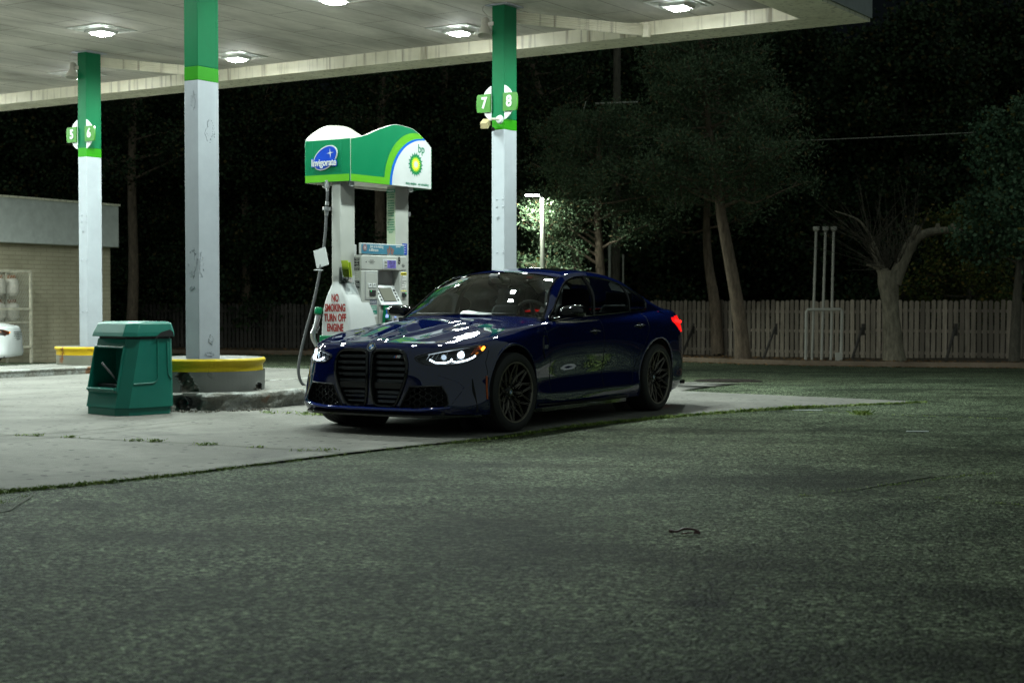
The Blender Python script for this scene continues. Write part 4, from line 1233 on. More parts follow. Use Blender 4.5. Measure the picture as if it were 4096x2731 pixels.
# local coordinates: x = b, y = a
m = MB(); m.grid([[(B0 - .02, A0 - .02, ZC), (B0 - .02, A1, ZC)], [(B1 + .02, A0 - .02, ZC), (B1 + .02, A1, ZC)]]); m.box(((B0 + B1) / 2, (A0 + A1) / 2, ZC + .32), (B1 - B0, A1 - A0, .6))
m.build('ceiling', M_CEIL, can, fix=False)
def fascia(name, x0, y0, x1, y1, w, outx, outy):
    """hollow box gutter: inner face, lip underneath, outer face"""
    L = math.hypot(x1 - x0, y1 - y0); m = MB(); N = max(2, int(L / 3.0))
    tx, ty = (x1 - x0) / L, (y1 - y0) / L
    m.box(((x0 + x1) / 2 + outx * w / 2, (y0 + y1) / 2 + outy * w / 2, ZC + .30), (abs(x1 - x0) + abs(outx) * w, abs(y1 - y0) + abs(outy) * w, .98))
    for k in range(1, N):   # lapped sheet joints
        px, py = x0 + tx * L * k / N, y0 + ty * L * k / N
        m.box((px - outx * .003, py - outy * .003, ZC - .095), (.006 if abs(outx) else .05, .006 if abs(outy) else .05, .185), m=0)
        m.box((px + outx * w / 2, py + outy * w / 2, ZC - .191), (w * .98 if abs(outx) else .03, w * .98 if abs(outy) else .03, .004), m=0)
    return m.build(name, M_FASC, can)
W = .70
fascia('back_fascia', B1, A0 + .002, B1, A1, W, 1, 0)
fascia('front_fascia', B0, A0 + .002, B0, A1, W, -1, 0)
fascia('end_fascia', B0 - W, A0, B1 + W, A0, W, 0, -1)
m = MB(); m.box(((B0 + B1) / 2, A0 - W - .012, ZC + .31), (B1 - B0 + 2 * W + .04, .02, .90)); m.build('end_cladding', M_FGREY, can)
m = MB(); m.box((B1 - 1.2, A0 - W - .028, ZC + .42), (2.6, .012, .50)); m.build('fascia_stripe', M_SIGNG, can, bevel=.004)
# lights
M_LAMPW = plain('white_lamp_housing', (.62, .63, .60), .45, .1)
M_LENSE = emis('cool_white_lamp_lens', (.93, 1.0, .95), 210)
def lamp_data(e):
    l = bpy.data.lights.new('canopy_lamp', 'SPOT'); l.spot_size = R(174); l.spot_blend = .42; l.shadow_soft_size = .10; l.energy = e; l.color = (.84, 1.0, .93); return l
LD = lamp_data(LAMP_E); LDF = lamp_data(LAMP_E * .5)
def canopy_light(a, b, label):
    LD_ = LDF if b < -6 else LD
    t = empty('canopy_light', cw(a, b, ZC), CROT + .03, label, 'ceiling lamp', 'square lamps in the canopy ceiling')
    m = MB(); m.box((0, 0, -.008), (.70, .70, .012)); m.box((0, 0, -.018), (.56, .56, .008)); m.build('mounting_plate', M_LAMPW, t, bevel=.004)
    m = MB(); m.box((0, 0, -.042), (.30, .30, .04), taper=1.12)
    for k in range(9): m.box((-.14 + .035 * k, .175, -.04), (.012, .05, .03))
    m.build('heat_sink', M_LAMPW, t, bevel=.004)
    m = MB(); m.box((0, 0, -.076), (.20, .20, .026), taper=1.12); m.build('lens', M_LENSE, t, bevel=.012)
    lo = bpy.data.objects.new('canopy_lamp', LD_); COL.objects.link(lo); lo.parent = t; lo.location = (0, 0, -.13)
    return t
names = {(-2.0, 1.1): 'ceiling lamp at the right end of the back row, near the fascia corner', (1.5, 1.1): 'back row ceiling lamp just left of the pillar numbered 7 and 8', (5.8, 1.1): 'back row ceiling lamp just right of the tall near pillar',
         (9.45, 1.05): 'ceiling lamp half hidden behind the pillar numbered 5 and 6', (1.5, -1.68): 'ceiling lamp at the top edge above the pump sign', (5.78, -1.7): 'ceiling lamp above and right of the pillar numbered 5 and 6'}
for a in (-2.0, 1.5, 5.8, 9.45, 13.2, 17):
    for b in (1.1, -1.68, -4.4, -7.0):
        if (a, b) == (-2.0, -7.0): pass
        key = min(names, key=lambda k: (k[0] - a)**2 + (k[1] - b)**2)
        if (key[0] - a)**2 + (key[1] - b)**2 < .05: canopy_light(key[0], key[1], names[key])
        else: canopy_light(a, b, 'ceiling lamp of the canopy outside the picture')

# ------------------------------------------------------------------ pillars
def half(n): return n
def pillar(a, b, z0, label, conduit, patches=False, ctr=None):
    c = cw(a, b) if ctr is None else Vector((*ctr, 0))
    t = empty('pillar', (c.x, c.y, 0), CROT, label, 'pillar', 'pillars holding up the canopy')
    hb, ha = .15, .095   # local x=b, y=a
    def shaft(z_0, z_1, nm, mt, e=0.0):
        m = MB()
        m.box((0, 0, (z_0 + z_1) / 2), (2 * hb + e, 2 * ha + e, z_1 - z_0))
        if conduit: m.box((.02, ha + .028, (z_0 + z_1) / 2), (.20, .052, z_1 - z_0)); 
        return m.build(nm, mt, t, bevel=.006)
    shaft(z0, 3.36, 'lower_shaft', M_PWHITE); 
    m = MB(); m.box((0, 0, 3.43), (2 * hb + .002, 2 * ha + .002, .14)); m.build('lime_band', M_PLIME, t, bevel=.005)
    m = MB(); m.box((0, 0, (3.5 + ZC) / 2), (2 * hb + .001, 2 * ha + .001, ZC - 3.5)); m.build('green_shaft', M_PGREEN, t, bevel=.006)
    if conduit:
        m = MB(); m.box((.02, ha + .028, 4.1), (.18, .05, 1.6)); m.build('cable_duct', M_PWHITE, t, bevel=.004)
    m = MB(); m.box((0, 0, ZC - .012), (.42, .34, .014)); m.build('ceiling_collar', M_PWHITE, t)
    if conduit:
        m = MB()
        for zz in (.95, 1.75, 2.35, 2.45):
            for x in (-.05, .06):
                m2 = MB(); m2.lathe([(.001, .012), (.011, .010), (.014, 0)], 'Z', n=10)
                Mx = frame_M((-hb - .0, -.03 + x * .9, zz), (0, 1, 0), (-1, 0, 0)); m.add([Mx @ Vector(v) for v in m2.v], m2.f, 0, True)
        m.build('bolt_heads', M_PWHITE, t)
    m = MB()    # welded seam and scabs of old paint
    rnd = random.Random(int(a * 10) + 5)
    def scab(face, y, z, ry, rz_):
        n = 15; P = []
        for k in range(n):
            an = 2 * PI * k / n; rr = rnd.uniform(.6, 1.15)
            P.append((y + ry * rr * math.cos(an), z + rz_ * rr * math.sin(an)))
        if face == 'B': Mx = Matrix(((0, 0, -1, -hb), (1, 0, 0, 0), (0, 1, 0, 0), (0, 0, 0, 1)))
        else: Mx = Matrix(((1, 0, 0, 0), (0, 0, -1, -ha), (0, 1, 0, 0), (0, 0, 0, 1)))
        m.prism(P, -.002, .0035, M=Mx)
        for k in range(26):
            an = rnd.uniform(0, 2 * PI); rr = rnd.uniform(.5, 1.1); q = .006 * rnd.uniform(.5, 1.6)
            m.prism([(y + ry * rr * math.cos(an) + q * math.cos(w), z + rz_ * rr * math.sin(an) + q * math.sin(w)) for w in (0, 1.2, 2.4, 3.6, 4.9)], 0, .0065, M=Mx)
    if patches:
        scab('A', .02, 2.85, .07, .11); scab('B', -.01, 1.50, .06, .14); scab('A', -.11, 1.47, .03, .13); scab('A', .02, .72, .035, .05); scab('A', .0, .57, .06, .025); scab('B', -.03, 3.15, .03, .10); scab('B', .0, 1.25, .03, .02)
    else: scab('B', .0, 2.2, .018, .02)
    m.build('paint_scabs', M_PWHITE, t, fix=True)
    return t
P1 = (-3.19, 15.72)
pillar(0, 0, .3, 'white and green canopy pillar numbered 7 and 8 behind the blue sedan', True)
pillar(7.55, 0, .3, 'white and green canopy pillar numbered 5 and 6 on the left', True, False, (-6.63, 24.0))
pillar(0, -5.4, .45, 'tallest nearest canopy pillar with peeling white paint beside the green bin', False, True, P1)
M_PLATE = plain('lime_number_plate', (.03, .15, .01), .3, var=.05)
M_SIGNW = plain('white_sign_plastic', (.50, .52, .52), .35, var=.04)
def number_sign(a, txt, sgn, lab):
    t = empty('number_sign', cw(a, 0, 3.71) - B * .156, CROT, lab, 'number sign', 'round pump number signs on the pillars')
    Mx = frame_M((0, 0, 0), (0, -1, 0), (-1, 0, 0))    # local X to the right seen from the front
    m = MB(); r = .25; x0 = .105
    an0 = math.acos(x0 / r)
    P = [(sgn * r * math.cos(q), r * math.sin(q)) for q in np.linspace(-an0, an0, 24)]
    if sgn < 0: P = P[::-1]
    m.prism(P, -.012, .006, M=Mx); m.build('disc_segment', M_SIGNW, t, bevel=.002)
    m = MB()
    cx = sgn * .205; w, h = .105, .12
    P = [(cx - sgn * w, -h), (cx + sgn * (w - .012), -h * .97)] + [(cx + sgn * (w - .012 + .022 * math.cos(q)), h * .97 * math.sin(q) ) for q in np.linspace(-PI / 2 * .96, PI / 2 * .96, 9)] + [(cx + sgn * (w - .012), h * .97), (cx - sgn * w, h)]
    if sgn < 0: P = P[::-1]
    m.prism(P, .008, .032, M=Mx); pl = m.build('number_plate', M_PLATE, t, bevel=.004)
    m = MB(); put(m, text_mesh(txt, .20, .004, bold=.006, sx=.85), Mx, 0, (cx - sgn * .01, 0))
    for v in range(len(m.v)): m.v[v] = tuple(Vector(m.v[v]) + Vector((-.036, 0, 0)))
    m.build('digit', M_SIGNW, pl)
number_sign(0, '7', -1, 'lime plate reading 7 on a white disc'); number_sign(0, '8', 1, 'lime plate reading 8 on a white disc')
number_sign(7.55, '5', -1, 'lime plate reading 5 on a white disc'); number_sign(7.55, '6', 1, 'lime plate reading 6 on a white disc')
M_CREAM = plain('aged_cream_plastic', (.42, .40, .34), .5)
def horn(a, lab):
    c = cw(a, 0, 4.72) + A * .20 - B * .16
    t = empty('horn_speaker', c, CROT, lab, 'horn speaker', 'loudspeaker horns under the canopy')
    m = MB(); pr = [(.001, .12), (.045, .118), (.055, .09), (.05, .05), (.05, .02), (.06, -.02), (.085, -.08), (.10, -.13), (.094, -.13), (.07, -.07), (.03, .0), (.001, .02)]
    m.lathe(pr, 'Z', n=24); Mx = Matrix.Rotation(R(14), 4, 'Y') @ Matrix.Rotation(R(-6), 4, 'X')
    m.v = [tuple(Mx @ Vector(v)) for v in m.v]; m.build('horn_body', M_CREAM, t)
    m = MB(); m.box((.02, -.09, .03), (.05, .08, .05)); m.tube([(0, -.05, .12), (-.05, .0, .20), (-.01, .03, .24), (0, .02, .27)], .006, n=6); m.build('bracket', M_CREAM, t)
horn(0, 'cream horn loudspeaker at the top of the pillar numbered 7 and 8'); horn(7.55, 'cream horn loudspeaker at the top of the pillar numbered 5 and 6')
t = empty('security_camera', cw(.03, -.155, 3.46), CROT, 'small tan camera box on a white round base on the pillar numbered 7 and 8', 'camera')
m = MB(); m.lathe([(.001, .03), (.045, .03), (.058, 0)], 'X', n=20); m.v = [(-v[0], v[1] - .06, v[2] + .03) for v in m.v]; m.build('wall_base', M_SIGNW, t)
m = MB(); m.tube([(-.03, -.06, .03), (-.10, -.0, .03), (-.13, .05, .0)], .016, n=8); m.build('arm', M_CREAM, t)
m = MB(); m.box((-.16, .06, -.035), (.17, .10, .085), ry=R(-25), rz=R(20)); m.build('camera_housing', plain('tan_housing', (.36, .30, .16), .5), t, bevel=.008)
m = MB(); m.tube([(-.12, -.03, -.10), (-.14, -.05, -.115)], .024, n=12); m.build('camera_lens', M_GLOSSBLK, t)
# cable tray / down pipes from the pillars to the fascia
for a, lab in ((0, 'ribbed white drain pipe from the pillar numbered 7 and 8 to the back fascia'), (7.55, 'ribbed white drain pipe from the pillar numbered 5 and 6 to the back fascia')):
    t = empty('drain_pipe', cw(a, 0, 0), CROT, lab, 'drain pipe', 'drain pipes under the canopy ceiling')
    m = MB()
    x0, y0, x1, y1 = .16, -.03, B1 - (.02 if a == 0 else .16), (-1.05 if a == 0 else -.72)
    for k in range(5):
        dz = -.03 * k
        m.tube([(x0, y0, 4.93 + dz), (x1, y1, 4.93 + dz)], .019, n=8)
    m.build('duct', M_FASC, t); m = MB(); m.box((x1 - .03, y1, 4.87), (.10, .10, .20)); m.build('elbow', M_FASC, t, bevel=.02)
# ------------------------------------------------------------------ plinths and islands
from mathutils import noise as mnoise
def nz(x, y, z=0): return mnoise.noise(Vector((x, y, z)))
M_RUBBLE = mat_concrete('broken_concrete_core', (.15, .14, .12), False)
M_HOLE = plain('dark_hollow', (.006, .006, .006), .9)
def stadium(r, L, n=30, ext=0):
    """outline round both ends, local x along the island"""
    P = [(-r * math.cos(q) * 1.0, r * math.sin(q)) for q in np.linspace(PI / 2, -PI / 2, n)]
    P = [(-r * math.sin(q), -r * math.cos(q)) for q in np.linspace(PI, 0, n)]
    Q = [(L + r * math.sin(q), -r * math.cos(q)) for q in np.linspace(0, PI, n)]
    return P + Q
def plinth(c, rot, r, z0, z1, label, broken, yel, gry, L=.0, band=.13):
    t = empty('pillar_plinth', (c[0], c[1], 0), rot, label, 'plinth', 'painted plinths under the pillars')
    O = stadium(r, L, 40); nO = len(O)
    Zs = list(np.linspace(z0, z1 - band, 44)) if broken else [z0, (z0 + z1 - band) / 2, z1 - band]
    G = []; mask = []
    seg = []
    for i in range(nO):
        a, b = Vector(O[i]), Vector(O[(i + 1) % nO]); k = max(1, int((b - a).length / .010)) if broken else max(1, int((b - a).length / .1))
        for q in range(k): seg.append(a.lerp(b, q / k))
    seg.append(seg[0])
    def brk(p, z):
        if not broken: return 0
        v = 0
        for (bx, by, bz, rx, rz_) in broken:
            d = math.hypot(math.hypot(p.x - bx, p.y - by) / rx, (z - bz) / rz_)
            v = max(v, 1 - d + .55 * nz(p.x * 9 + 3, p.y * 9, z * 9) + .25 * nz(p.x * 31, p.y * 31, z * 31))
        return v
    for p in seg:
        row = []
        for z in Zs:
            n = p.normalized() if L == 0 else Vector((0, 0))
            bulge = 0 if not broken else .012 * nz(p.x * 5, p.y * 5, z * 6)
            lip = .018 * max(0, brk(p, z) + .25) / .25 if broken and -.25 < brk(p, z) < .12 else 0
            s = 1 + (bulge + lip) / r
            row.append((p.x * s, p.y * s, z))
        G.append(row)
    mask = [[brk(seg[i], (Zs[j] + Zs[j + 1]) / 2) < .1 for j in range(len(Zs) - 1)] for i in range(len(seg) - 1)]
    m = MB(); m.grid(G, mask=mask); m.build('grey_base', gry, t, fix=False)
    if broken:
        m = MB(); G2 = []
        for p in seg[::2]:
            G2.append([((p.x) * (1 - (.06 + .05 * abs(nz(p.x * 12, p.y * 12, z * 12))) / r), (p.y) * (1 - (.06 + .05 * abs(nz(p.x * 12 + 5, p.y * 12, z * 12))) / r), z) for z in Zs])
        m.grid(G2); m.build('broken_core', M_RUBBLE, t, fix=False)
    m = MB()
    prof = [(0, z1 - band), (0, z1 - .07), (.012, z1 - .055), (.026, z1 - .038), (.028, z1 - .018), (.016, z1 - .003), (0, z1)]
    G = [[(p.x * (1 + d / r), p.y * (1 + d / r), z) for d, z in prof] for p in seg]
    m.grid(G); m.build('yellow_rim', yel, t, fix=False)
    m = MB(); m.prism([(p.x, p.y) for p in seg[:-1]], z1 - .02, z1 - .001, bottom=False); m.build('top_slab', gry, t)
    return t
c1 = (-3.19, 15.98)
plinth(c1, 0, .57, .17, .525, 'round yellow rimmed grey plinth with a broken hole under the nearest pillar', [(-.14, -.55, .33, .075, .075), (-.07, -.56, .24, .11, .10), (.54, -.18, .22, .10, .05)], M_PYEL, M_PGREY)
p56 = cw(7.55, 0)
plinth((p56.x, p56.y + .1), 0, .56, .02, .40, 'rust stained yellow rimmed plinth under the pillar numbered 5 and 6', None, M_PYELR, M_PGREYR)
p78 = cw(0, 0)
plinth((p78.x, p78.y), 0, .56, .02, .42, 'yellow rimmed plinth under the pillar numbered 7 and 8', None, M_PYEL, M_PGREY)

# long pump island (kerbed) with a crumbling nose
def island(c, rot, r, L, h, label, rough):
    t = empty('pump_island', (c[0], c[1], 0), rot, label, 'island', 'kerbed islands under the pumps')
    O = stadium(r, L, 44); seg = []
    for i in range(len(O)):
        a, b = Vector(O[i]), Vector(O[(i + 1) % len(O)]); k = max(1, int((b - a).length / .03))
        for q in range(k): seg.append(a.lerp(b, q / k))
    seg.append(seg[0])
    prof = [(.0, -.02), (.0, .02), (.0, .045), (.002, .07), (.004, .09), (.012, .105), (.028, .115), (.034, .13), (.030, .148), (.012, .158), (-.03, .16), (-.10, .16)]
    G = []
    for p in seg:
        cx = min(max(p.x, 0), L); n = Vector((p.x - cx, p.y)).normalized(); row = []
        for d, z in prof:
            z = z * h / .16; amp = rough * (1 if p.x < .75 else .35)
            e = amp * (.035 * nz(p.x * 4, p.y * 4, z * 5) + .028 * nz(p.x * 14, p.y * 14, z * 16) + .012 * nz(p.x * 40, p.y * 40, z * 40))
            if z > .155 * h / .16: e *= .4
            wx = c[0] + p.x * math.cos(rot) - p.y * math.sin(rot); hole = max(0, 1.15 - math.hypot((wx - (c[0] - .06)) / .15, (z - .12) / .10) + .5 * nz(p.x * 16, p.y * 16, z * 16)) if rough > .5 and c[1] + p.x * math.sin(rot) + p.y * math.cos(rot) < c[1] - .5 else 0
            e -= min(.16, hole * .45)
            k = nz(p.x * 2.5 + 7, p.y * 2.5, 0)
            if k > .12 and z < .11: e -= rough * .07 * (k - .12) / .3
            row.append((p.x + n.x * (d + e), p.y + n.y * (d + e), z + (.012 * nz(p.x * 9, p.y * 9, 3) * rough if z > .1 else 0)))
        G.append(row)
    m = MB(); m.grid(G); m.build('kerb_face', M_ISL, t, fix=False)
    m = MB(); m.prism([(x * 1.0, y) for x, y in stadium(r - .09, L, 24)], h - .03, h - .002, bottom=False); m.build('island_slab', M_CONC, t)
    return t
def mat_island():
    t = NT('crumbling_grey_painted_concrete'); co = t.coord('Object')
    n = t.noise(5, 5, .65, co, .4); n2 = t.noise(26, 4, .7, co); n3 = t.noise(2.2, 3, .6, co)
    c = t.mix(t.ramp(n, [(.46, 0.0), (.54, 1.0)]), (.30, .31, .29), (.19, .185, .16))
    c = t.mix(t.ramp(n3, [(.60, 0.0), (.66, 1.0)]), c, (.17, .07, .025))
    c = t.mix(t.math('MULTIPLY', t.ramp(n2, [(.35, 1.0), (.5, 0.0)]), .45), c, (.06, .058, .05))
    t.bsdf(c, .6, 0, t.bump(t.math('ADD', n, n2), .9, .03)); return t.mat
M_ISL = mat_island()
c = Vector(c1)
island((c.x, c.y), CROT, .74, 5.3, .19, 'long kerbed pump island with a crumbling grey nose under the dispenser', .85)
island((p56.x - B.x * 4.6, p56.y - B.y * 4.6), CROT, .66, 5.3, .12, 'low kerbed pump island on the left under the pillar numbered 5 and 6', .12)
# loose drain pipe end and rubble by the broken nose
t = empty('drain_pipe_end', (c1[0] - .11, c1[1] - .71, .088), 0, 'open black pipe end in the broken concrete beside the bin', 'pipe end')
m = MB(); m.lathe([(.058, -.05), (.066, -.05), (.066, .14), (.058, .14)], 'Y', n=24, closed=True); m.lathe([(.001, .12), (.058, .12)], 'Y', n=24); m.build('pipe_wall', M_GLOSSBLK, t)
m = MB(); rr = random.Random(4)
for k in range(150):
    an = rr.uniform(-2.6, -.6); d = .80 + abs(rr.gauss(0, .06)); x, y = c1[0] + d * math.cos(an), c1[1] + d * math.sin(an); s = rr.uniform(.006, .022)
    m.box((x, y, .012 + s * .4), (s * 1.4, s, s * .8), rz=rr.uniform(0, 3), rx=rr.uniform(-.5, .5), taper=.7)
tag(m.build('concrete_rubble', M_RUBBLE), kind='stuff', label='crumbs of broken concrete scattered at the foot of the island nose')

# ------------------------------------------------------------------ green service bin
def build_bin():
    G1 = plain('green_moulded_plastic', (.002, .125, .092), .42, var=.10, scale=3, bump=.08)
    c = Vector((-3.73, 14.47, 0)); ux = Vector((.675, .738, 0)).normalized(); rz = math.atan2(ux.y, ux.x)
    t = empty('service_bin', (c.x, c.y, .012), rz, 'green plastic waste bin with a squeegee tray at the left of the nearest plinth', 'bin')
    # local x: along the right-hand flank (away), y: along the left face (away to the left); camera sees x<0 face and y<0 face
    Wx, Wy, ch = .66, .73, .10
    def outline(e, sx, dx=0):   # e inset, dx shift of the front (x=0) face with height
        x0, x1, y0, y1 = dx + e, Wx - e, e, Wy - e
        return [(x0, y0 + ch), (x0 + ch * .9, y0), (x1 - .05, y0), (x1, y0 + .05), (x1, y1 - .05), (x1 - .05, y1), (x0 + ch * .9, y1), (x0, y1 - ch)]
    def loft(secs, m, mi=0, cap=True, skipface=None):
        n = len(secs[0][0])
        for (o0, z0), (o1, z1) in zip(secs[:-1], secs[1:]):
            for i in range(n):
                if skipface and skipface(i, z0, z1): continue
                j = (i + 1) % n
                m.add([(*o0[i], z0), (*o0[j], z0), (*o1[j], z1), (*o1[i], z1)], [(3, 2, 1, 0)], mi)
        if cap:
            for (o, z, rev) in ((secs[-1][0], secs[-1][1], False), (secs[0][0], secs[0][1], True)):
                m.add([(*p, z) for p in o], [tuple(range(n))], mi)
    m = MB(); loft([(outline(.03, 1), 0), (outline(.03, 1), .075)], m); m.build('base_skirt', G1, t, bevel=.006)
    zs = [.075, .20, .30, .66, .735]
    dx = lambda z: .135 * (z / .735)**1.1
    m = MB()
    face = lambda i, z0, z1: i == 7 and .19 < z0 and z1 < .67
    loft([(outline(.012 + .012 * z, 1, dx(z)), z) for z in zs], m, skipface=face, cap=False)
    # close the front above a rectangular window: build window frame pieces
    def fx(z): return .012 + .012 * z + dx(z)
    ya, yb = .112, .388
    y0, y1 = .012 + ch, Wy - .012 - ch
    wz0, wz1 = .245, .655
    def q(pts): m.add(pts, [(0, 1, 2, 3)])
    q([(fx(.20), y1, .20), (fx(.20), y0, .20), (fx(wz0), y0, wz0), (fx(wz0), y1, wz0)])
    q([(fx(wz1), y1, wz1), (fx(wz1), y0, wz1), (fx(.66), y0, .66), (fx(.66), y1, .66)])
    o = m.build('bin_body', G1, t, bevel=.0, fix=True, sharp=28)
    m = MB()
    fr = [(fx(wz0) - .006, y0 + .004, wz0), (fx(wz0) - .006, y1 - .004, wz0), (fx(wz1) - .006, y1 - .004, wz1), (fx(wz1) - .006, y0 + .004, wz1)]
    m.tube(fr + fr[:2], .017, n=8, caps=False); m.build('opening_frame', G1, t)
    m = MB()
    bx = .36
    for a, b in zip([(y0, wz0), (y1, wz0), (y1, wz1), (y0, wz1)], [(y1, wz0), (y1, wz1), (y0, wz1), (y0, wz0)]):
        m.add([(fx(a[1]), a[0], a[1]), (fx(b[1]), b[0], b[1]), (bx, b[0] , b[1]), (bx, a[0], a[1])], [(0, 1, 2, 3)])
    m.add([(bx, y0, wz0), (bx, y1, wz0), (bx, y1, wz1), (bx, y0, wz1)], [(0, 1, 2, 3)]); m.build('opening_niche', G1, t, fix=False)
    m = MB(); m.box((fx(.24) + .03, (y0 + y1) / 2, .25), (.14, .48, .022)); m.box((fx(.24) + .0, (y0 + y1) / 2, .236), (.03, .51, .035)); m.build('tray', G1, t, bevel=.006)
    m = MB(); m.box((.22, (y0 + y1) / 2, .27), (.15, .47, .05)); m.build('wash_trough', M_MATBLK, t, bevel=.004)
    # lid over a black band that paints in the gap's shade
    m = MB(); loft([(outline(.03, 1, .135), .735), (outline(.03, 1, .135), .765)], m); m.build('lid_gap_shade', M_MATBLK, t)
    m = MB(); loft([(outline(.0, 1, .10), .758), (outline(.002, 1, .112), .80), (outline(.02, 1, .135), .885), (outline(.05, 1, .16), .902)], m); m.build('lid', G1, t, bevel=.008)
    # raised panels on the flank
    m = MB()
    def rib(pts): m.tube(pts, .008, n=6)
    yy = lambda z: .012 + .012 * z - .002
    rib([(.44, yy(.7), .72), (.44, yy(.4), .42), (.44, yy(.35), .36), (.42, yy(.3), .325), (.38, yy(.3), .31), (.16, yy(.3), .305)])
    rib([(.55, yy(.7), .72), (.555, yy(.4), .45), (.565, yy(.35), .38), (.60, yy(.35), .34)])
    m.build('moulded_ribs', G1, t)
    m = MB(); P = [(.40, .750), (.47, .800), (.57, .825), (.605, .80), (.615, .768), (.60, .762), (.44, .758), (.41, .735)]
    m.prism(P, .0, .004, M=Matrix(((1, 0, 0, 0), (0, 0, -1, -.002), (0, 1, 0, 0), (0, 0, 0, 1)))); m.build('black_tape', M_MATBLK, t)
    s = empty('squeegee', (c.x, c.y, 0), rz, 'dark squeegee leaning out of the green bin opening', 'squeegee')
    m = MB(); m.tube([(.17, .24, .30), (.02, .33, .52)], [.010, .012], n=8); m.build('handle', plain('grey_rubber_handle', (.06, .06, .065), .5), s)
    m = MB(); m.box((.18, .25, .292), (.03, .20, .03)); m.build('head', M_MATBLK, s)
build_bin()
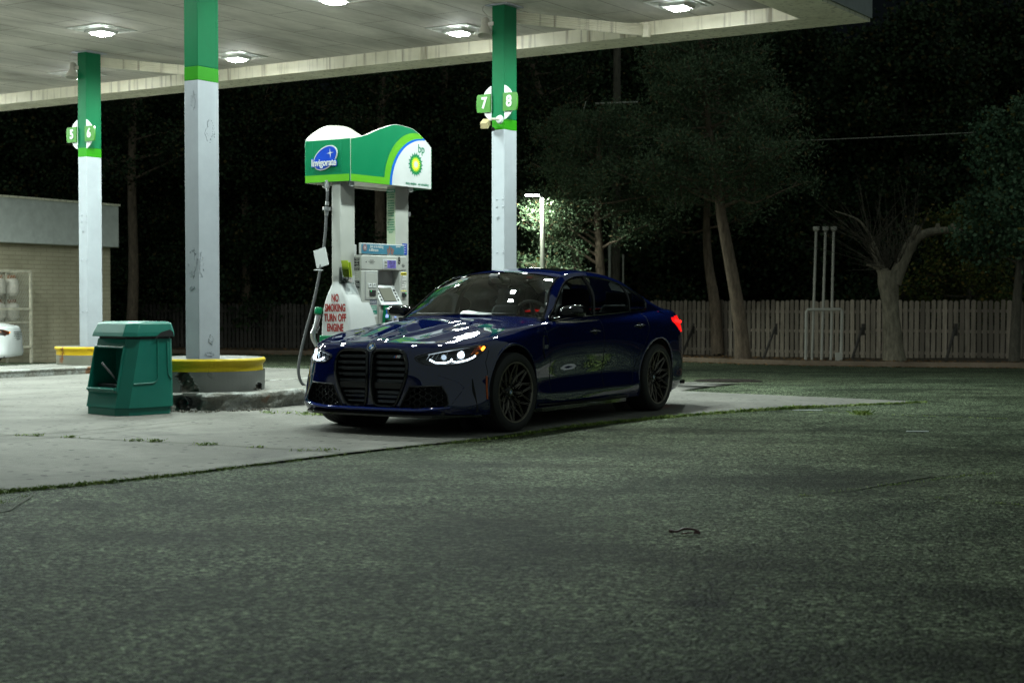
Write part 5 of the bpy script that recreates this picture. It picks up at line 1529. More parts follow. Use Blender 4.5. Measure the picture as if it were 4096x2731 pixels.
# ------------------------------------------------------------------ fuel dispenser
def build_pump():
    K = Vector((-1.73, 16.8, 0))
    t = empty('fuel_dispenser', K, CROT, 'white fuel dispenser with a green sign head beside the blue sedan', 'fuel pump')
    # local x = b (away from camera to the right), y = a (to the left).  faces seen: y=min ("car side"), x=min ("end")
    W1 = plain('pump_white_enamel', (.36, .37, .345), .38, var=.06, scale=3, bump=.03)
    W2 = plain('pump_bright_white', (.50, .52, .52), .35, var=.05, scale=3)
    GRY = plain('pump_grey_panel', (.28, .29, .285), .45, var=.05)
    DG = plain('sign_mid_green', (.0, .15, .06), .35, var=.05, Specular_IOR_Level=.25); LG = plain('sign_lime_green', (.09, .33, .015), .35, var=.05, Specular_IOR_Level=.25)
    BL = plain('swoosh_blue', (.0, .10, .48), .3); NAVY = plain('badge_royal_blue', (.002, .045, .40), .3)
    YE = plain('sunflower_yellow', (.85, .72, .02), .4); LM = plain('sunflower_light_green', (.10, .42, .02), .4); TX = plain('sign_text_green', (.0, .18, .09), .4)
    REDT = plain('warning_red_lettering', (.26, .012, .008), .5, var=.15, scale=20); BLK = plain('black_print', (.012, .012, .014), .5)
    SHN = plain('sign_inner_white', (.50, .49, .44), .6)
    # ---- sign head
    L, D, zb = 1.50, .62, 2.43
    hd = empty('sign_head', (-.03, .046, 0)); hd.parent = t
    top = lambda x: float(pchip([0, .25, .55, .85, 1.1, 1.35, 1.5], [2.90, 2.955, 3.06, 3.13, 3.115, 3.02, 2.92], [x])[0])
    m = MB(); m.box((L / 2, D / 2, (zb + 2.9) / 2 + .012), (L - .02, D - .02, 2.9 - zb - .03)); m.build('head_core', SHN, hd, bevel=.01)
    def face(y, rev, name):
        m = MB(); X = np.linspace(0, L, 40)
        def P(x): return (L - x) if rev else x
        prof = [(P(x), top(x)) for x in X]
        poly = [(P(0), zb), (P(L), zb)] + prof[::-1]
        if rev: poly = poly[::-1]
        Mx = Matrix(((1, 0, 0, 0), (0, 0, -1, y), (0, 1, 0, 0), (0, 0, 0, 1)))
        m.prism(poly, -.012, .012, M=Mx); o = m.build(name, [SHN], hd, bevel=.003)
        return o, P
    for (yv, rev, nm) in ((-.0, False, 'long_face'), (D, True, 'long_face')):
        o, P = face(yv, rev, nm)
        yo = yv - .0135 if not rev else yv + .0135
        s = -1 if not rev else 1
        Mx = Matrix(((1, 0, 0, 0), (0, 0, s, 0), (0, 1, 0, 0), (0, 0, 0, 1))); 
        def place(poly, lay, mt, nm2):
            m = MB(); y_ = yo + s * .0012 * lay
            pp = [(P(x), z) for x, z in poly]
            ar = sum(pp[i][0] * pp[(i + 1) % len(pp)][1] - pp[(i + 1) % len(pp)][0] * pp[i][1] for i in range(len(pp)))
            if ar < 0: pp = pp[::-1]
            tri = tessellate_polygon([[Vector((p[0], p[1], 0)) for p in pp]])
            m.add([(p[0], y_, p[1]) for p in pp], tri); return m.build(nm2, mt, o, fix=False)
        e = .004
        X = np.linspace(e, L - e, 50)
        place([(e, zb + e), (L - e, zb + e)] + [(x, top(x) - e) for x in X[::-1]], 0, DG, 'green_field')
        # curved bands: boundary of the white field, then blue, lime
        C = lambda k: [(.68 + k + (u**1.0) * .0 + .70 * (1 - math.cos(u * PI / 2)) * (1 - .0), zb + e + (.60 - .0) * math.sin(u * PI / 2)) for u in np.linspace(0, 1, 24)]
        def field(k, zt):
            pts = [(.70 + k + .62 * (1 - math.cos(u * PI / 2)), zb + e + (zt - zb) * math.sin(u * PI / 2)) for u in np.linspace(0, 1, 26)]
            pts = [(x, min(z, top(min(x, L)) - e)) for x, z in pts if x < L - e]
            right = [(x, top(x) - e) for x in np.linspace(pts[-1][0], L - e, 8)][1:]
            return pts + right + [(L - e, zb + e)]
        place([(e, zb + e), (.66, zb + e), (.62, zb + .082), (e, zb + .082)], 1, LG, 'lime_stripe')
        place(field(-.105, 3.06), 1.5, LG, 'lime_swoosh'); place(field(.0, 3.0), 2.5, BL, 'blue_swoosh'); place(field(.04, 2.985), 3.5, W2, 'white_field')
        # sunflower emblem
        fl = empty('sunburst_emblem'); fl.parent = o
        cx, cz = 1.19, 2.70
        def star(r0, r1, n, ph, mt, lay, nm3):
            m = MB(); y_ = yo + s * (.0012 * lay)
            for k in range(n):
                a = 2 * PI * (k + ph) / n; da = PI / n
                p = [(cx + r0 * .9 * math.cos(a - da), cz + r0 * .9 * math.sin(a - da)), (cx + r0 * 1.15 * math.cos(a - da), cz + r0 * 1.15 * math.sin(a - da)), (cx + r1 * math.cos(a), cz + r1 * math.sin(a)), (cx + r0 * 1.15 * math.cos(a + da), cz + r0 * 1.15 * math.sin(a + da)), (cx + r0 * .9 * math.cos(a + da), cz + r0 * .9 * math.sin(a + da))]
                m.add([(P(q[0]), y_, q[1]) for q in p], [(0, 1, 2), (0, 2, 4), (2, 3, 4)])
            c_ = [(P(cx + r0 * math.cos(2 * PI * k / 36)), y_ - s * .0002, cz + r0 * math.sin(2 * PI * k / 36)) for k in range(36)]
            m.add(c_, [tuple(range(36))]); m.build(nm3, mt, fl, fix=False)
        star(.088, .148, 18, 0, TX, 4.5, 'dark_petals'); star(.078, .124, 18, .5, DG, 5.3, 'green_petals'); star(.060, .108, 18, 0, LM, 6.1, 'light_petals')
        star(.046, .088, 18, .5, YE, 6.9, 'yellow_petals'); star(.024, .052, 18, 0, W2, 7.7, 'white_centre')
        Tx = Matrix(((-s if s > 0 else 1, 0, 0, 0), (0, 0, s, 0), (0, 1, 0, 0), (0, 0, 0, 1)))
        Tx = frame_M((0, 0, 0), (1 if not rev else -1, 0, 0), (0, s, 0))
        for txt, x, z, sz, bold in (('bp', 1.30, 2.885, .14, .001), ('stop engine   no smoking', 1.22, 2.475, .045, .0006)):
            m = MB(); g = text_mesh(txt, sz, .0006, bold=bold, sx=.95 if sz > .1 else .98)
            Mq = Tx.copy(); Mq.translation = (P(x), yo + s * .0062, z); put(m, g, Mq); m.build('lettering', TX, o, fix=False)
    # ---- end faces
    for (xv, s, nm) in ((0, -1, 'end_face'), (L, 1, 'end_face')):
        m = MB(); m.box((xv + s * .004, D / 2, (zb + 2.90) / 2), (.02, D + .022, 2.90 - zb)); o = m.build(nm, DG, hd, bevel=.006)
        m = MB(); m.box((xv + s * .0155, D / 2, zb + .043), (.002, D + .012, .078)); m.build('lime_stripe', LG, o, fix=False)
        m = MB()
        for yy in (.11, .52): m.box((xv + s * .0150, yy, 2.665), (.0012, .003, .46))
        m.build('panel_joints', TX, o, fix=False)
        Tx = frame_M((xv + s * .018, D / 2 + .015, 2.70), (0, s, 0), (s, 0, 0))
        bd = empty('round_badge'); bd.parent = o
        def ell(rx, ry, z0, z1, mt, nmx, rot=.5, cx=0.0, cy=0.0):
            m = MB(); n = 40
            Pp = [(cx + rx * math.cos(q) * math.cos(rot) - ry * math.sin(q) * math.sin(rot), cy + rx * math.cos(q) * math.sin(rot) + ry * math.sin(q) * math.cos(rot)) for q in np.linspace(0, 2 * PI, n, endpoint=False)]
            m.prism(Pp, z0, z1, M=Tx); m.build(nmx, mt, bd)
        ell(.185, .118, .0, .010, W2, 'badge_rim'); ell(.172, .106, .010, .014, NAVY, 'badge_field')
        m = MB(); put(m, text_mesh('Invigorate', .112, .003, bold=.011, sx=.80), Tx @ Matrix.Translation((-.015, -.055, .012))); m.build('badge_outline', NAVY, bd, fix=False)
        m = MB(); put(m, text_mesh('Invigorate', .112, .003, bold=.0022, sx=.80), Tx @ Matrix.Translation((-.015, -.055, .0165))); m.build('badge_lettering', W2, bd, fix=False)
        m = MB(); c_ = []
        for k in range(8):
            r = (.052 if k % 2 == 0 else .009); a = PI / 4 * k + .12; c_.append((.075 + r * math.cos(a), .05 + r * math.sin(a)))
        m.prism(c_, .0142, .0155, M=Tx); m.build('badge_star', W2, bd, fix=False)
    # ---- posts
    ZI = .185
    def post(x0, x1, y0, y1, nm):
        m = MB(); m.box(((x0 + x1) / 2, (y0 + y1) / 2, (ZI + zb) / 2 + .01), (x1 - x0, y1 - y0, zb - ZI + .015)); return m.build(nm, W1, t, bevel=.012)
    p1 = post(.0, .25, .20, .33, 'sign_post'); p2 = post(1.0, 1.25, .20, .33, 'sign_post')
    m = MB()
    for x, y in ((.06, .10), (.10, .50), (1.15, .1), (1.4, .35)): m.lathe([(.001, 0), (.035, 0), (.035, -.05), (.02, -.06), (.001, -.06)], 'Z', c=(x, y, zb + .01), n=16)
    m.build('pipe_unions', M_SILVER, t)
    # ---- flared base shroud with the warning text
    sh = []
    zs = [.19, .5, .75, .95, 1.10, 1.22, 1.30, 1.40]
    hw = [.215, .215, .21, .195, .165, .115, .078, .066]   # half width along y
    fl = [.02, .02, .02, .02, .015, .01, .0, -.0]            # bulge towards camera end
    bx = [.48, .48, .47, .43, .37, .30, .26, .252]            # far extent along x
    zq = np.linspace(.19, 1.40, 34)
    HW = pchip(zs, hw, zq); FL = pchip(zs, fl, zq); BX = pchip(zs, bx, zq)
    m = MB(); G = []
    for z, h, f, b in zip(zq, HW, FL, BX):
        yc = .265; n = 6; pts = []
        r = min(.03, h * .4)
        pts += [(b, yc - h), (-f + r, yc - h)] + [(-f + r - r * math.sin(q), yc - h + r - r * math.cos(q)) for q in np.linspace(0, PI / 2, 5)][1:]
        pts += [(-f + r - r * math.cos(q), yc + h - r + r * math.sin(q)) for q in np.linspace(0, PI / 2, 5)] + [(b, yc + h)]
        G.append([(p[0], p[1], z) for p in pts])
    m.grid(G); m.build('base_shroud', W2, t)
    m = MB(); m.box((.23, .265, .46), (.52, .445, .54)); m.build('green_skirt', DG, t, bevel=.01)
    Tx = frame_M((-.0235, .265, 0), (0, -1, 0), (-1, 0, 0))
    def lab(txt, z, sz, sx):
        m = MB(); put(m, text_mesh(txt, sz, .0012, bold=.0035, sx=sx), Tx @ Matrix.Translation((0, z, 0))); return m
    for txt, z in (('NO', 1.145), ('SMOKING', 1.035), ('TURN OFF', .925), ('ENGINE', .815)):
        m = lab(txt, z, .116, .57); m.build('warning_lettering', REDT, t, fix=False)
    # ---- cabinet
    cab = empty('cabinet'); cab.parent = t
    x0, x1, y0, y1, z0, z1 = .24, 1.08, .10, .52, ZI, 1.63
    m = MB()
    m.box(((x0 + x1) / 2, (y0 + y1) / 2 + .07, (z0 + z1) / 2), (x1 - x0, y1 - y0 - .14, z1 - z0))
    o = m.build('cabinet_shell', GRY, cab, bevel=.01)
    # front skin as pieces round the recess
    X = lambda f: x0 + f * (x1 - x0)
    def panel(fa, fb, za, zb_, ya, yb, nm, mt, bev=.004):
        m = MB(); m.box(((X(fa) + X(fb)) / 2, (ya + yb) / 2, (za + zb_) / 2), (X(fb) - X(fa), abs(yb - ya), zb_ - za)); return m.build(nm, mt, cab, bevel=bev)
    yf = y0
    panel(0, 1, 1.463, z1, yf, yf + .14, 'header_panel', W1, .012)
    panel(0, .36, z0, 1.46, yf, yf + .14, 'side_panel', W1, .008)
    panel(.84, 1, z0, 1.46, yf, yf + .14, 'side_panel', W1, .008)
    panel(.363, .837, 1.30, 1.46, yf + .10, yf + .135, 'recess_back', GRY)
    # sloping console with screen
    def slope(fa, fb, za, ya, zb_, yb, nm, mt, off=0.0, th=.006):
        m = MB(); n = Vector((0, -(zb_ - za), (yb - ya))).normalized() * off; k = Vector((0, -(zb_ - za), (yb - ya))).normalized() * th
        v = [Vector((X(fa), ya, za)), Vector((X(fb), ya, za)), Vector((X(fb), yb, zb_)), Vector((X(fa), yb, zb_))]
        v = [p + n for p in v]; m.add(v + [p + k for p in v], [(0, 3, 2, 1), (4, 5, 6, 7), (0, 1, 5, 4), (1, 2, 6, 5), (2, 3, 7, 6), (3, 0, 4, 7)]); return m.build(nm, mt, cab)
    m = MB(); m.add([(X(.365), yf - .045, 1.07), (X(.835), yf - .045, 1.07), (X(.835), yf + .09, 1.30), (X(.365), yf + .09, 1.30), (X(.365), yf + .13, 1.07), (X(.835), yf + .13, 1.07), (X(.835), yf + .13, 1.30), (X(.365), yf + .13, 1.30)],
        [(0, 1, 2, 3), (0, 3, 7, 4), (1, 5, 6, 2), (0, 4, 5, 1), (2, 6, 7, 3)]); m.build('console', W2, cab)
    sl = lambda z: yf - .045 + (z - 1.07) / .23 * .135
    slope(.45, .74, 1.105, sl(1.105), 1.265, sl(1.265), 'screen_bezel', M_MATBLK, .001, .003)
    slope(.462, .728, 1.112, sl(1.112), 1.258, sl(1.258), 'display_screen', emis('pale_lcd_screen', (.62, .72, .55), .30), .006, .002)
    for k in range(4):
        z = 1.115 + .036 * k
        slope(.395, .43, z, sl(z), z + .022, sl(z + .022), 'soft_key', M_MATBLK, .001, .004); slope(.765, .80, z, sl(z), z + .022, sl(z + .022), 'soft_key', M_MATBLK, .001, .004)
    slope(.46, .74, 1.072, yf - .046, 1.098, sl(1.098), 'card_logo_strip', plain('pale_lilac_sticker', (.5, .48, .62), .4), .001, .001)
    # grade selectors
    def grade(fa, fb, mt, word):
        slope(fa, fb, .70, yf - .012, 1.06, yf - .050, 'grade_panel', mt, .0, .006)
        slope(fa + .05, fb - .05, .925, yf - .036, .965, yf - .041, 'price_display', emis('blue_price_display', (.35, .5, 1.0), 1.1), .008, .003)
        m = MB(); Mq = frame_M((X((fa + fb) / 2), yf - .054, 1.03), (1, 0, 0), (0, -1, 0)); put(m, text_mesh(word, .028, .001, bold=.0008), Mq); m.build('grade_lettering', W2, cab, fix=False)
        m = MB(); m2 = MB(); m2.lathe([(.001, .004), (.026, .004), (.026, 0)], 'Z', n=20); Mq = frame_M((X((fa + fb) / 2), yf - .052, .995), (1, 0, 0), (0, -1, 0)); m.add([Mq @ Vector(v) for v in m2.v], m2.f); m.build('grade_emblem', BL, cab, fix=False)
        m = MB(); m.box((X((fa + fb) / 2), yf - .07, .885), (.07, .05, .03)); m.build('nozzle_lever', M_MATBLK, cab, bevel=.006)
    m = MB(); m.box(((X(.365) + X(.835)) / 2, yf + .03, .62), (X(.835) - X(.365), .10, .88)); m.build('lower_door', W1, cab, bevel=.006)
    grade(.40, .56, DG, 'regular'); grade(.60, .74, plain('grade_silver', (.42, .43, .45), .35), 'silver')
    # header: lcd, speaker slots, number
    panel(.455, .755, 1.475, 1.588, yf - .006, yf + .01, 'lcd_frame', W2); 
    m = MB(); m.box((X(.61), yf - .008, 1.535), (X(.735) - X(.475), .004, .088)); m.build('lcd_glass', emis('violet_lcd', (.30, .28, .85), .42), cab)
    m = MB(); m.box((X(.508), yf - .0105, 1.535), (X(.55) - X(.478), .001, .084)); m.build('lcd_legend', plain('lcd_legend_grey', (.35, .36, .34), .5), cab)
    for txt, f, z, sz, mt in (('25.15', .65, 1.553, .052, BLK), ('8.117', .66, 1.513, .034, BLK), ('Sale $', .512, 1.553, .017, BLK), ('Gallons', .512, 1.516, .015, BLK), ('8', .825, 1.575, .115, BLK), ('WARNING', .925, 1.427, .021, BLK), ('18 NOT TO PUMP', .925, 1.468, .012, BLK)):
        m = MB(); Mq = frame_M((X(f), yf - (.0115 if f < .7 else .0015) - (.003 if txt == 'WARNING' else 0), z), (1, 0, 0), (0, -1, 0)); put(m, text_mesh(txt, sz, .0005, bold=.0008 if sz < .1 else .003, sx=.8 if sz > .1 else .95), Mq); m.build('lettering', mt, cab, fix=False)
    m = MB()
    for k, (w, zz) in enumerate(((.07, 1.572), (.115, 1.556), (.07, 1.540))): m.box((X(.22), yf - .0006, zz), (w, .003, .004))
    for k, (w, zz) in enumerate(((.04, 1.535), (.06, 1.522), (.04, 1.509))): m.box((X(.92), yf - .0006, zz), (w, .003, .004))
    m.tube([(X(.10), yf - .002, 1.552), (X(.10), yf + .01, 1.552)], .008, n=12); m.build('speaker_slots', BLK, cab, fix=False)
    # card reader door
    panel(.07, .345, 1.13, 1.448, yf - .005, yf + .01, 'reader_door', GRY); panel(.085, .33, 1.145, 1.43, yf - .0065, yf + .0, 'reader_door_face', W1)
    panel(.16, .292, 1.172, 1.238, yf - .014, yf, 'tap_reader', M_MATBLK); m = MB(); m.box((X(.185), yf - .0155, 1.225), (.006, .002, .006)); m.build('status_light', emis('green_status_light', (.05, 1, .25), 3), cab)
    for f, w in ((.17, 'A6'), (.262, 'F4')):
        panel(f - .036, f + .036, 1.262, 1.312, yf - .012, yf, 'keycap', W2); m = MB(); put(m, text_mesh(w, .022, .0005, bold=.0008), frame_M((X(f), yf - .013, 1.297), (1, 0, 0), (0, -1, 0))); m.build('lettering', BLK, cab, fix=False)
    # printed labels
    def sticker(f0, f1, za, zb_, mt, nm, lines=0, lm=BLK, off=.0012, seed=1):
        rr = random.Random(seed)
        o = panel(f0, f1, za, zb_, yf - off, yf + .002, nm, mt, 0)
        if lines:
            m = MB(); h = (zb_ - za) / (lines + 1)
            for k in range(lines):
                z = zb_ - h * (k + 1); xa = X(f0) + .006; xe = X(f1) - .006
                while xa < xe - .004:
                    w = rr.uniform(.006, .02); w = min(w, xe - xa); m.box((xa + w / 2, yf - off - .0006, z), (w, .0008, h * .42)); xa += w + .004
                    if rr.random() < .12: break
            m.build('fine_print', lm, o, fix=False)
    WS = plain('white_label', (.6, .6, .58), .45, var=.03)
    sticker(.865, .99, 1.235, 1.445, WS, 'warning_label', 15, BLK, .0012, 3); sticker(.865, .99, 1.413, 1.444, YE, 'warning_header', 0, BLK, .0028); sticker(.865, .99, 1.228, 1.236, YE, 'warning_footer', 0, BLK, .0014)
    TL = plain('teal_label', (.0, .22, .16), .4); NV = plain('navy_label', (.008, .02, .07), .4)
    sticker(.18, .325, .965, 1.06, TL, 'teal_label', 5, WS, .0012, 5); sticker(.18, .325, 1.075, 1.125, NV, 'navy_label', 3, WS, .0012, 6); sticker(.18, .325, .935, .963, WS, 'white_label', 1, BLK, .0012, 7)
    panel(.89, .965, 1.16, 1.21, yf - .02, yf, 'receipt_slot', M_MATBLK); m = MB(); m.box((X(.945), yf - .0215, 1.203), (.006, .002, .006)); m.build('status_light', emis('green_status_light', (.05, 1, .25), 3), cab)
    # end face of the cabinet: dark info labels
    m = MB(); rr = random.Random(9)
    for za, zb_ in ((1.565, 1.60), (1.50, 1.558), (1.455, 1.493), (1.30, 1.34), (1.255, 1.295)): m.box((x0 - .001, .165, (za + zb_) / 2), (.004, .075, zb_ - za))
    m.build('side_label', BLK, cab, fix=False)
    m = MB()
    for k in range(17): m.box((x0 - .0035, .165 + rr.uniform(-.012, .012), 1.262 + k * .0205), (.001, rr.uniform(.03, .06), .004))
    m.build('fine_print', WS, cab, fix=False)
    # leaflet holder on the post
    lh = empty('leaflet_holder'); lh.parent = t
    m = MB(); m.box((.10, .155, 1.31), (.20, .14, .012)); m.box((.0, .155, 1.40), (.004, .14, .18)); m.build('holder_tray', glassy('clear_acrylic', (.85, .88, .88)), lh)
    m = MB(); m.box((.03, .16, 1.47), (.01, .10, .19), ry=R(-12)); m.box((.06, .15, 1.46), (.01, .10, .17), ry=R(-8)); m.build('leaflets', plain('lime_leaflet', (.32, .42, .02), .5), lh)
    m = MB(); m.box((.05, .155, 1.345), (.06, .11, .05), ry=.3); m.build('scrap_papers', plain('scrap_paper', (.3, .28, .27), .8, var=.8, scale=40), lh)
    m = MB(); put(m, text_mesh('ears', .03, .001, bold=.001), frame_M((.02, .16, 1.50), (0, -1, 0), (-1, 0, 0)));
    # warning sticker column on the far post
    PG = plain('pale_green_label', (.36, .42, .30), .5, var=.04)
    m = MB(); m.box((.9985, .265, 2.085), (.003, .122, .66)); st = m.build('warning_strip', PG, t)
    m = MB(); m.box((.9965, .265, 2.392), (.003, .118, .045)); m.build('strip_header', TX, st)
    for txt, z, sz, mt in (('WARNING', 2.392, .034, W2), ('STOP ENGINE', 2.348, .026, TX), ('NO SMOKING', 2.318, .026, TX), ('IT IS UNLAWFUL', 2.278, .023, TX), ('AND DANGEROUS', 2.249, .023, TX), ('FOR ANYONE', 2.220, .023, TX), ('TO DISPENSE', 2.191, .023, TX), ('GASOLINE INTO', 2.162, .023, TX), ('UNAPPROVED', 2.133, .023, TX), ('CONTAINERS', 2.104, .023, TX),
            ('IT IS UNLAWFUL', 2.058, .023, TX), ('AND DANGEROUS', 2.029, .023, TX), ('TO DISPENSE', 2.0, .023, TX), ('GASOLINE WITHOUT', 1.971, .021, TX), ('AN ATTENDENT', 1.942, .023, TX), ('ON DUTY', 1.913, .023, TX)):
        m = MB(); put(m, text_mesh(txt, sz, .0006, bold=.0008, sx=.52 if len(txt) > 12 else .62), frame_M((.9945, .265, z), (0, -1, 0), (-1, 0, 0))); m.build('lettering', mt, st, fix=False)
    m = MB(); m.box((1.17, .1985, 1.72), (.09, .003, .13)); m.build('blue_label', NAVY, t)
    m = MB()
    for k in range(4): m.box((1.165, .1965, 1.765 - k * .028), (.055, .002, .007))
    m.build('fine_print', W2, t, fix=False)
    # advert on top of the cabinet
    ad = empty('top_advert'); ad.parent = t
    ax0, ax1 = .25, 1.05; az0, az1 = 1.64, 1.765
    m = MB(); m.box(((ax0 + ax1) / 2, .13, (az0 + az1) / 2), (ax1 - ax0, .03, az1 - az0)); m.build('advert_frame', W2, ad, bevel=.003)
    m = MB(); m.box(((ax0 + ax1) / 2, .1135, (az0 + az1) / 2 - .003), (ax1 - ax0 - .016, .004, az1 - az0 - .018)); m.build('advert_card', plain('steel_blue_card', (.045, .17, .25), .4), ad)
    for txt, x, z, sz in (('Join us in making', .53, 1.730, .046), ('a difference', .475, 1.690, .046), ('LEARN MORE', .93, 1.738, .018)):
        m = MB(); put(m, text_mesh(txt, sz, .0006, bold=.001, sx=.78), frame_M((x, .1105, z), (1, 0, 0), (0, -1, 0))); m.build('lettering', W2, ad, fix=False)
    m = MB(); q = frame_M((.315, .1105, 1.712), (1, 0, 0), (0, -1, 0)); m2 = MB(); m2.lathe([(.001, .001), (.038, .001), (.038, 0)], 'Z', n=24); m.add([q @ Vector(v) for v in m2.v], m2.f); m.build('emblem_disc', plain('maroon_emblem', (.16, .01, .02), .4), ad, fix=False)
    m = MB()
    for bxx in (-.018, 0, .018): m.box((.315 + bxx, .1085, 1.712), (.006, .001, .055))
    m.box((.315, .1083, 1.712), (.036, .001, .006)); m.build('emblem_bars', W2, ad, fix=False)
    SK = plain('raised_hands_brown', (.28, .10, .05), .6, var=.5, scale=30); m = MB()
    for k, (hx, hz, an, sc) in enumerate(((.735, 1.690, .15, 1.0), (.765, 1.715, .0, 1.1), (.80, 1.70, -.1, 1.0), (.83, 1.688, -.25, .9))):
        def tp(x, z): return (hx + sc * (x * math.cos(an) - z * math.sin(an)), .1095 - .0004 * k, hz + sc * (x * math.sin(an) + z * math.cos(an)))
        m.add([tp(-.006, -.05), tp(.006, -.05), tp(.008, 0), tp(-.008, 0)], [(0, 1, 2, 3)]); m.add([tp(-.009, -.004), tp(.009, -.004), tp(.010, .012), tp(-.010, .012)], [(0, 1, 2, 3)])
        for f in range(4): xx = -.0085 + f * .0055; m.add([tp(xx - .002, .010), tp(xx + .002, .010), tp(xx * 1.25 + .0016, .030 - abs(f - 1.5) * .003), tp(xx * 1.25 - .0016, .030 - abs(f - 1.5) * .003)], [(0, 1, 2, 3)])
        m.add([tp(.008, -.002), tp(.010, .002), tp(.020, .014), tp(.016, .015)], [(0, 1, 2, 3)])
    m.build('raised_hands', SK, ad, fix=False)
    # box behind the advert and small rear blue flag sign
    m = MB(); m.box((.26, .36, 1.69), (.16, .22, .12)); m.build('top_box', GRY, cab, bevel=.006)
    m = MB(); m.box((x1 + .015, .20, 1.46), (.02, .08, .25)); m.build('blue_side_sign', plain('bright_blue_sign', (.0, .10, .55), .4), cab, bevel=.006)
    m = MB(); m.box((x1 + .003, .155, 1.50), (.05, .003, .02)); 
    # ---- hoses
    HM = plain('grey_rubber_hose', (.05, .052, .055), .5)
    def W(u, v, Y):   # world point from bearing, then to pump-local
        x = (u - 1176) / 3500 * Y; z = 1.12 + (690 - v) / 3500 * Y
        p = Vector((x, Y, z)) - K; return Vector((p.dot(B), p.dot(A), z))
    hs = empty('near_hose'); hs.parent = t
    # hose plane faces the camera just in front of the end of the dispenser
    pts = [(754, 422, 16.98), (752.5, 450, 16.97)]
    m = MB(); m.tube([W(754, 416, 16.98), W(753.5, 432, 16.97)], [.032, .026], n=14); m.tube([W(753.5, 432, 16.97), W(753, 441, 16.97)], .018, n=12)
    m.tube([W(752.5, 464, 16.96), W(752, 472, 16.96)], [.020, .022], n=12); m.tube([W(751.5, 476, 16.96), W(751, 484, 16.96)], .045, n=16); m.tube([W(751, 484, 16.96), W(750.5, 496, 16.96)], [.026, .019], n=14)
    m.build('hose_fittings', M_SILVER, hs)
    m = MB(); H = [(753.5, 440, 16.97), (751.5, 476, 16.96), (750, 497, 16.96), (748, 535, 16.94), (743.5, 574, 16.92), (737, 612, 16.9), (729, 655, 16.86), (718, 705, 16.82), (704, 755, 16.78), (691, 808, 16.74), (685, 848, 16.7), (690, 875, 16.68), (703, 888, 16.68), (716, 888, 16.72), (727, 872, 16.8), (733, 845, 16.9), (733, 815, 16.97)]
    m.tube(smoothpoly([W(*h) for h in H], 6, closed=False), .0165, n=12); m.build('hose', HM, hs)
    m = MB(); c_ = W(738, 592, 16.89); m.box(c_, (.012, .17, .20), rx=R(-14)); m.tube([W(721, 620, 16.88), W(742, 621, 16.88)], .006, n=6); m.build('hose_tag', W2, hs)
    nzl = empty('fuel_nozzle'); nzl.parent = t
    m = MB(); m.tube([W(733, 706, 17.0), W(730, 722, 16.99)], [.045, .045], n=14); m.build('green_grip_cover', DG, nzl, bevel=.015)
    m = MB(); m.tube([W(731, 725, 17.0), W(727, 742, 16.98), W(721, 758, 16.96), W(718, 766, 16.96)], [.034, .026, .024, .028], n=12)
    m.tube([W(718, 766, 16.96), W(719, 776, 16.96), W(730, 800, 16.98)], [.028, .028, .022], n=12); m.tube([W(729, 738, 16.98), W(733, 752, 16.98), W(726, 765, 16.97)], .007, n=6)
    m.build('nozzle_body', M_SILVER, nzl)
    hs2 = empty('far_hose'); hs2.parent = t
    m = MB(); m.tube([W(935, 436, 18.0), W(935, 448, 18.0)], [.034, .024], n=14); m.tube([W(935, 472, 18.0), W(935, 480, 18.0)], .019, n=12); m.tube([W(935, 488, 18), W(935, 497, 18)], .045, n=16); m.tube([W(935, 497, 18), W(935, 512, 18)], [.026, .019], n=14); m.build('hose_fittings', M_SILVER, hs2)
    m = MB(); m.tube(smoothpoly([W(*h) for h in [(935, 447, 18), (935, 512, 18), (933, 560, 18.02), (930, 620, 18.05), (930, 690, 18.1), (936, 760, 18.1), (950, 800, 18.1), (962, 770, 18.1), (958, 720, 18.1)]], 6, closed=False), .0165, n=12); m.build('hose', HM, hs2)
    return t
build_pump()
# ------------------------------------------------------------------ things seen behind: helper turning a bearing into a point at a real distance
def at(u, v, Y): return Vector(((u - 1176) / 3500 * Y, Y, 1.12 + (690 - v) / 3500 * Y))
def bark_mat(name, col):
    t = NT(name); co = t.coord('Object', scale=(3, 3, .8)); n = t.noise(4, 5, .7, co); n2 = t.noise(1.1, 3, .6, t.coord('Object'))
    c = t.mix(t.ramp(n, [(.35, 0.0), (.65, 1.0)]), tuple(x * .4 for x in col), col); c = t.mix(t.math('MULTIPLY', n2, .3), c, tuple(x * .6 for x in col))
    t.bsdf(c, .9, 0, t.bump(n, .8, .05)); return t.mat
M_BARKP = bark_mat('pine_bark', (.30, .22, .16)); M_BARK = bark_mat('grey_bark', (.15, .13, .10))
def leaf_mat(name, lo, hi, dry=None):
    t = NT(name); g = t.n('ShaderNodeNewGeometry'); co = t.coord('Object')
    v = t.n('ShaderNodeTexNoise'); v.inputs['Scale'].default_value = .9; t.l(co, v.inputs[0])
    r = t.math('ADD', t.math('MULTIPLY', g.outputs['Random Per Island'], .55), t.math('MULTIPLY', v.outputs[0], .45))
    c = t.mix(t.ramp(r, [(.25, 0.0), (.75, 1.0)]), lo, hi)
    if dry: c = t.mix(t.ramp(g.outputs['Random Per Island'], [(.93, 0.0), (.95, 1.0)]), c, dry)
    t.bsdf(c, .5, 0, None, Specular_IOR_Level=.15); return t.mat
M_NEEDLE = leaf_mat('pine_needles', (.05, .082, .045), (.16, .22, .125), (.20, .14, .07))
M_LEAF = leaf_mat('dark_broadleaf', (.012, .026, .012), (.04, .065, .026), (.08, .06, .02))
M_LEAFB = leaf_mat('glossy_ivy_leaf', (.04, .09, .05), (.14, .22, .13), (.14, .12, .03))
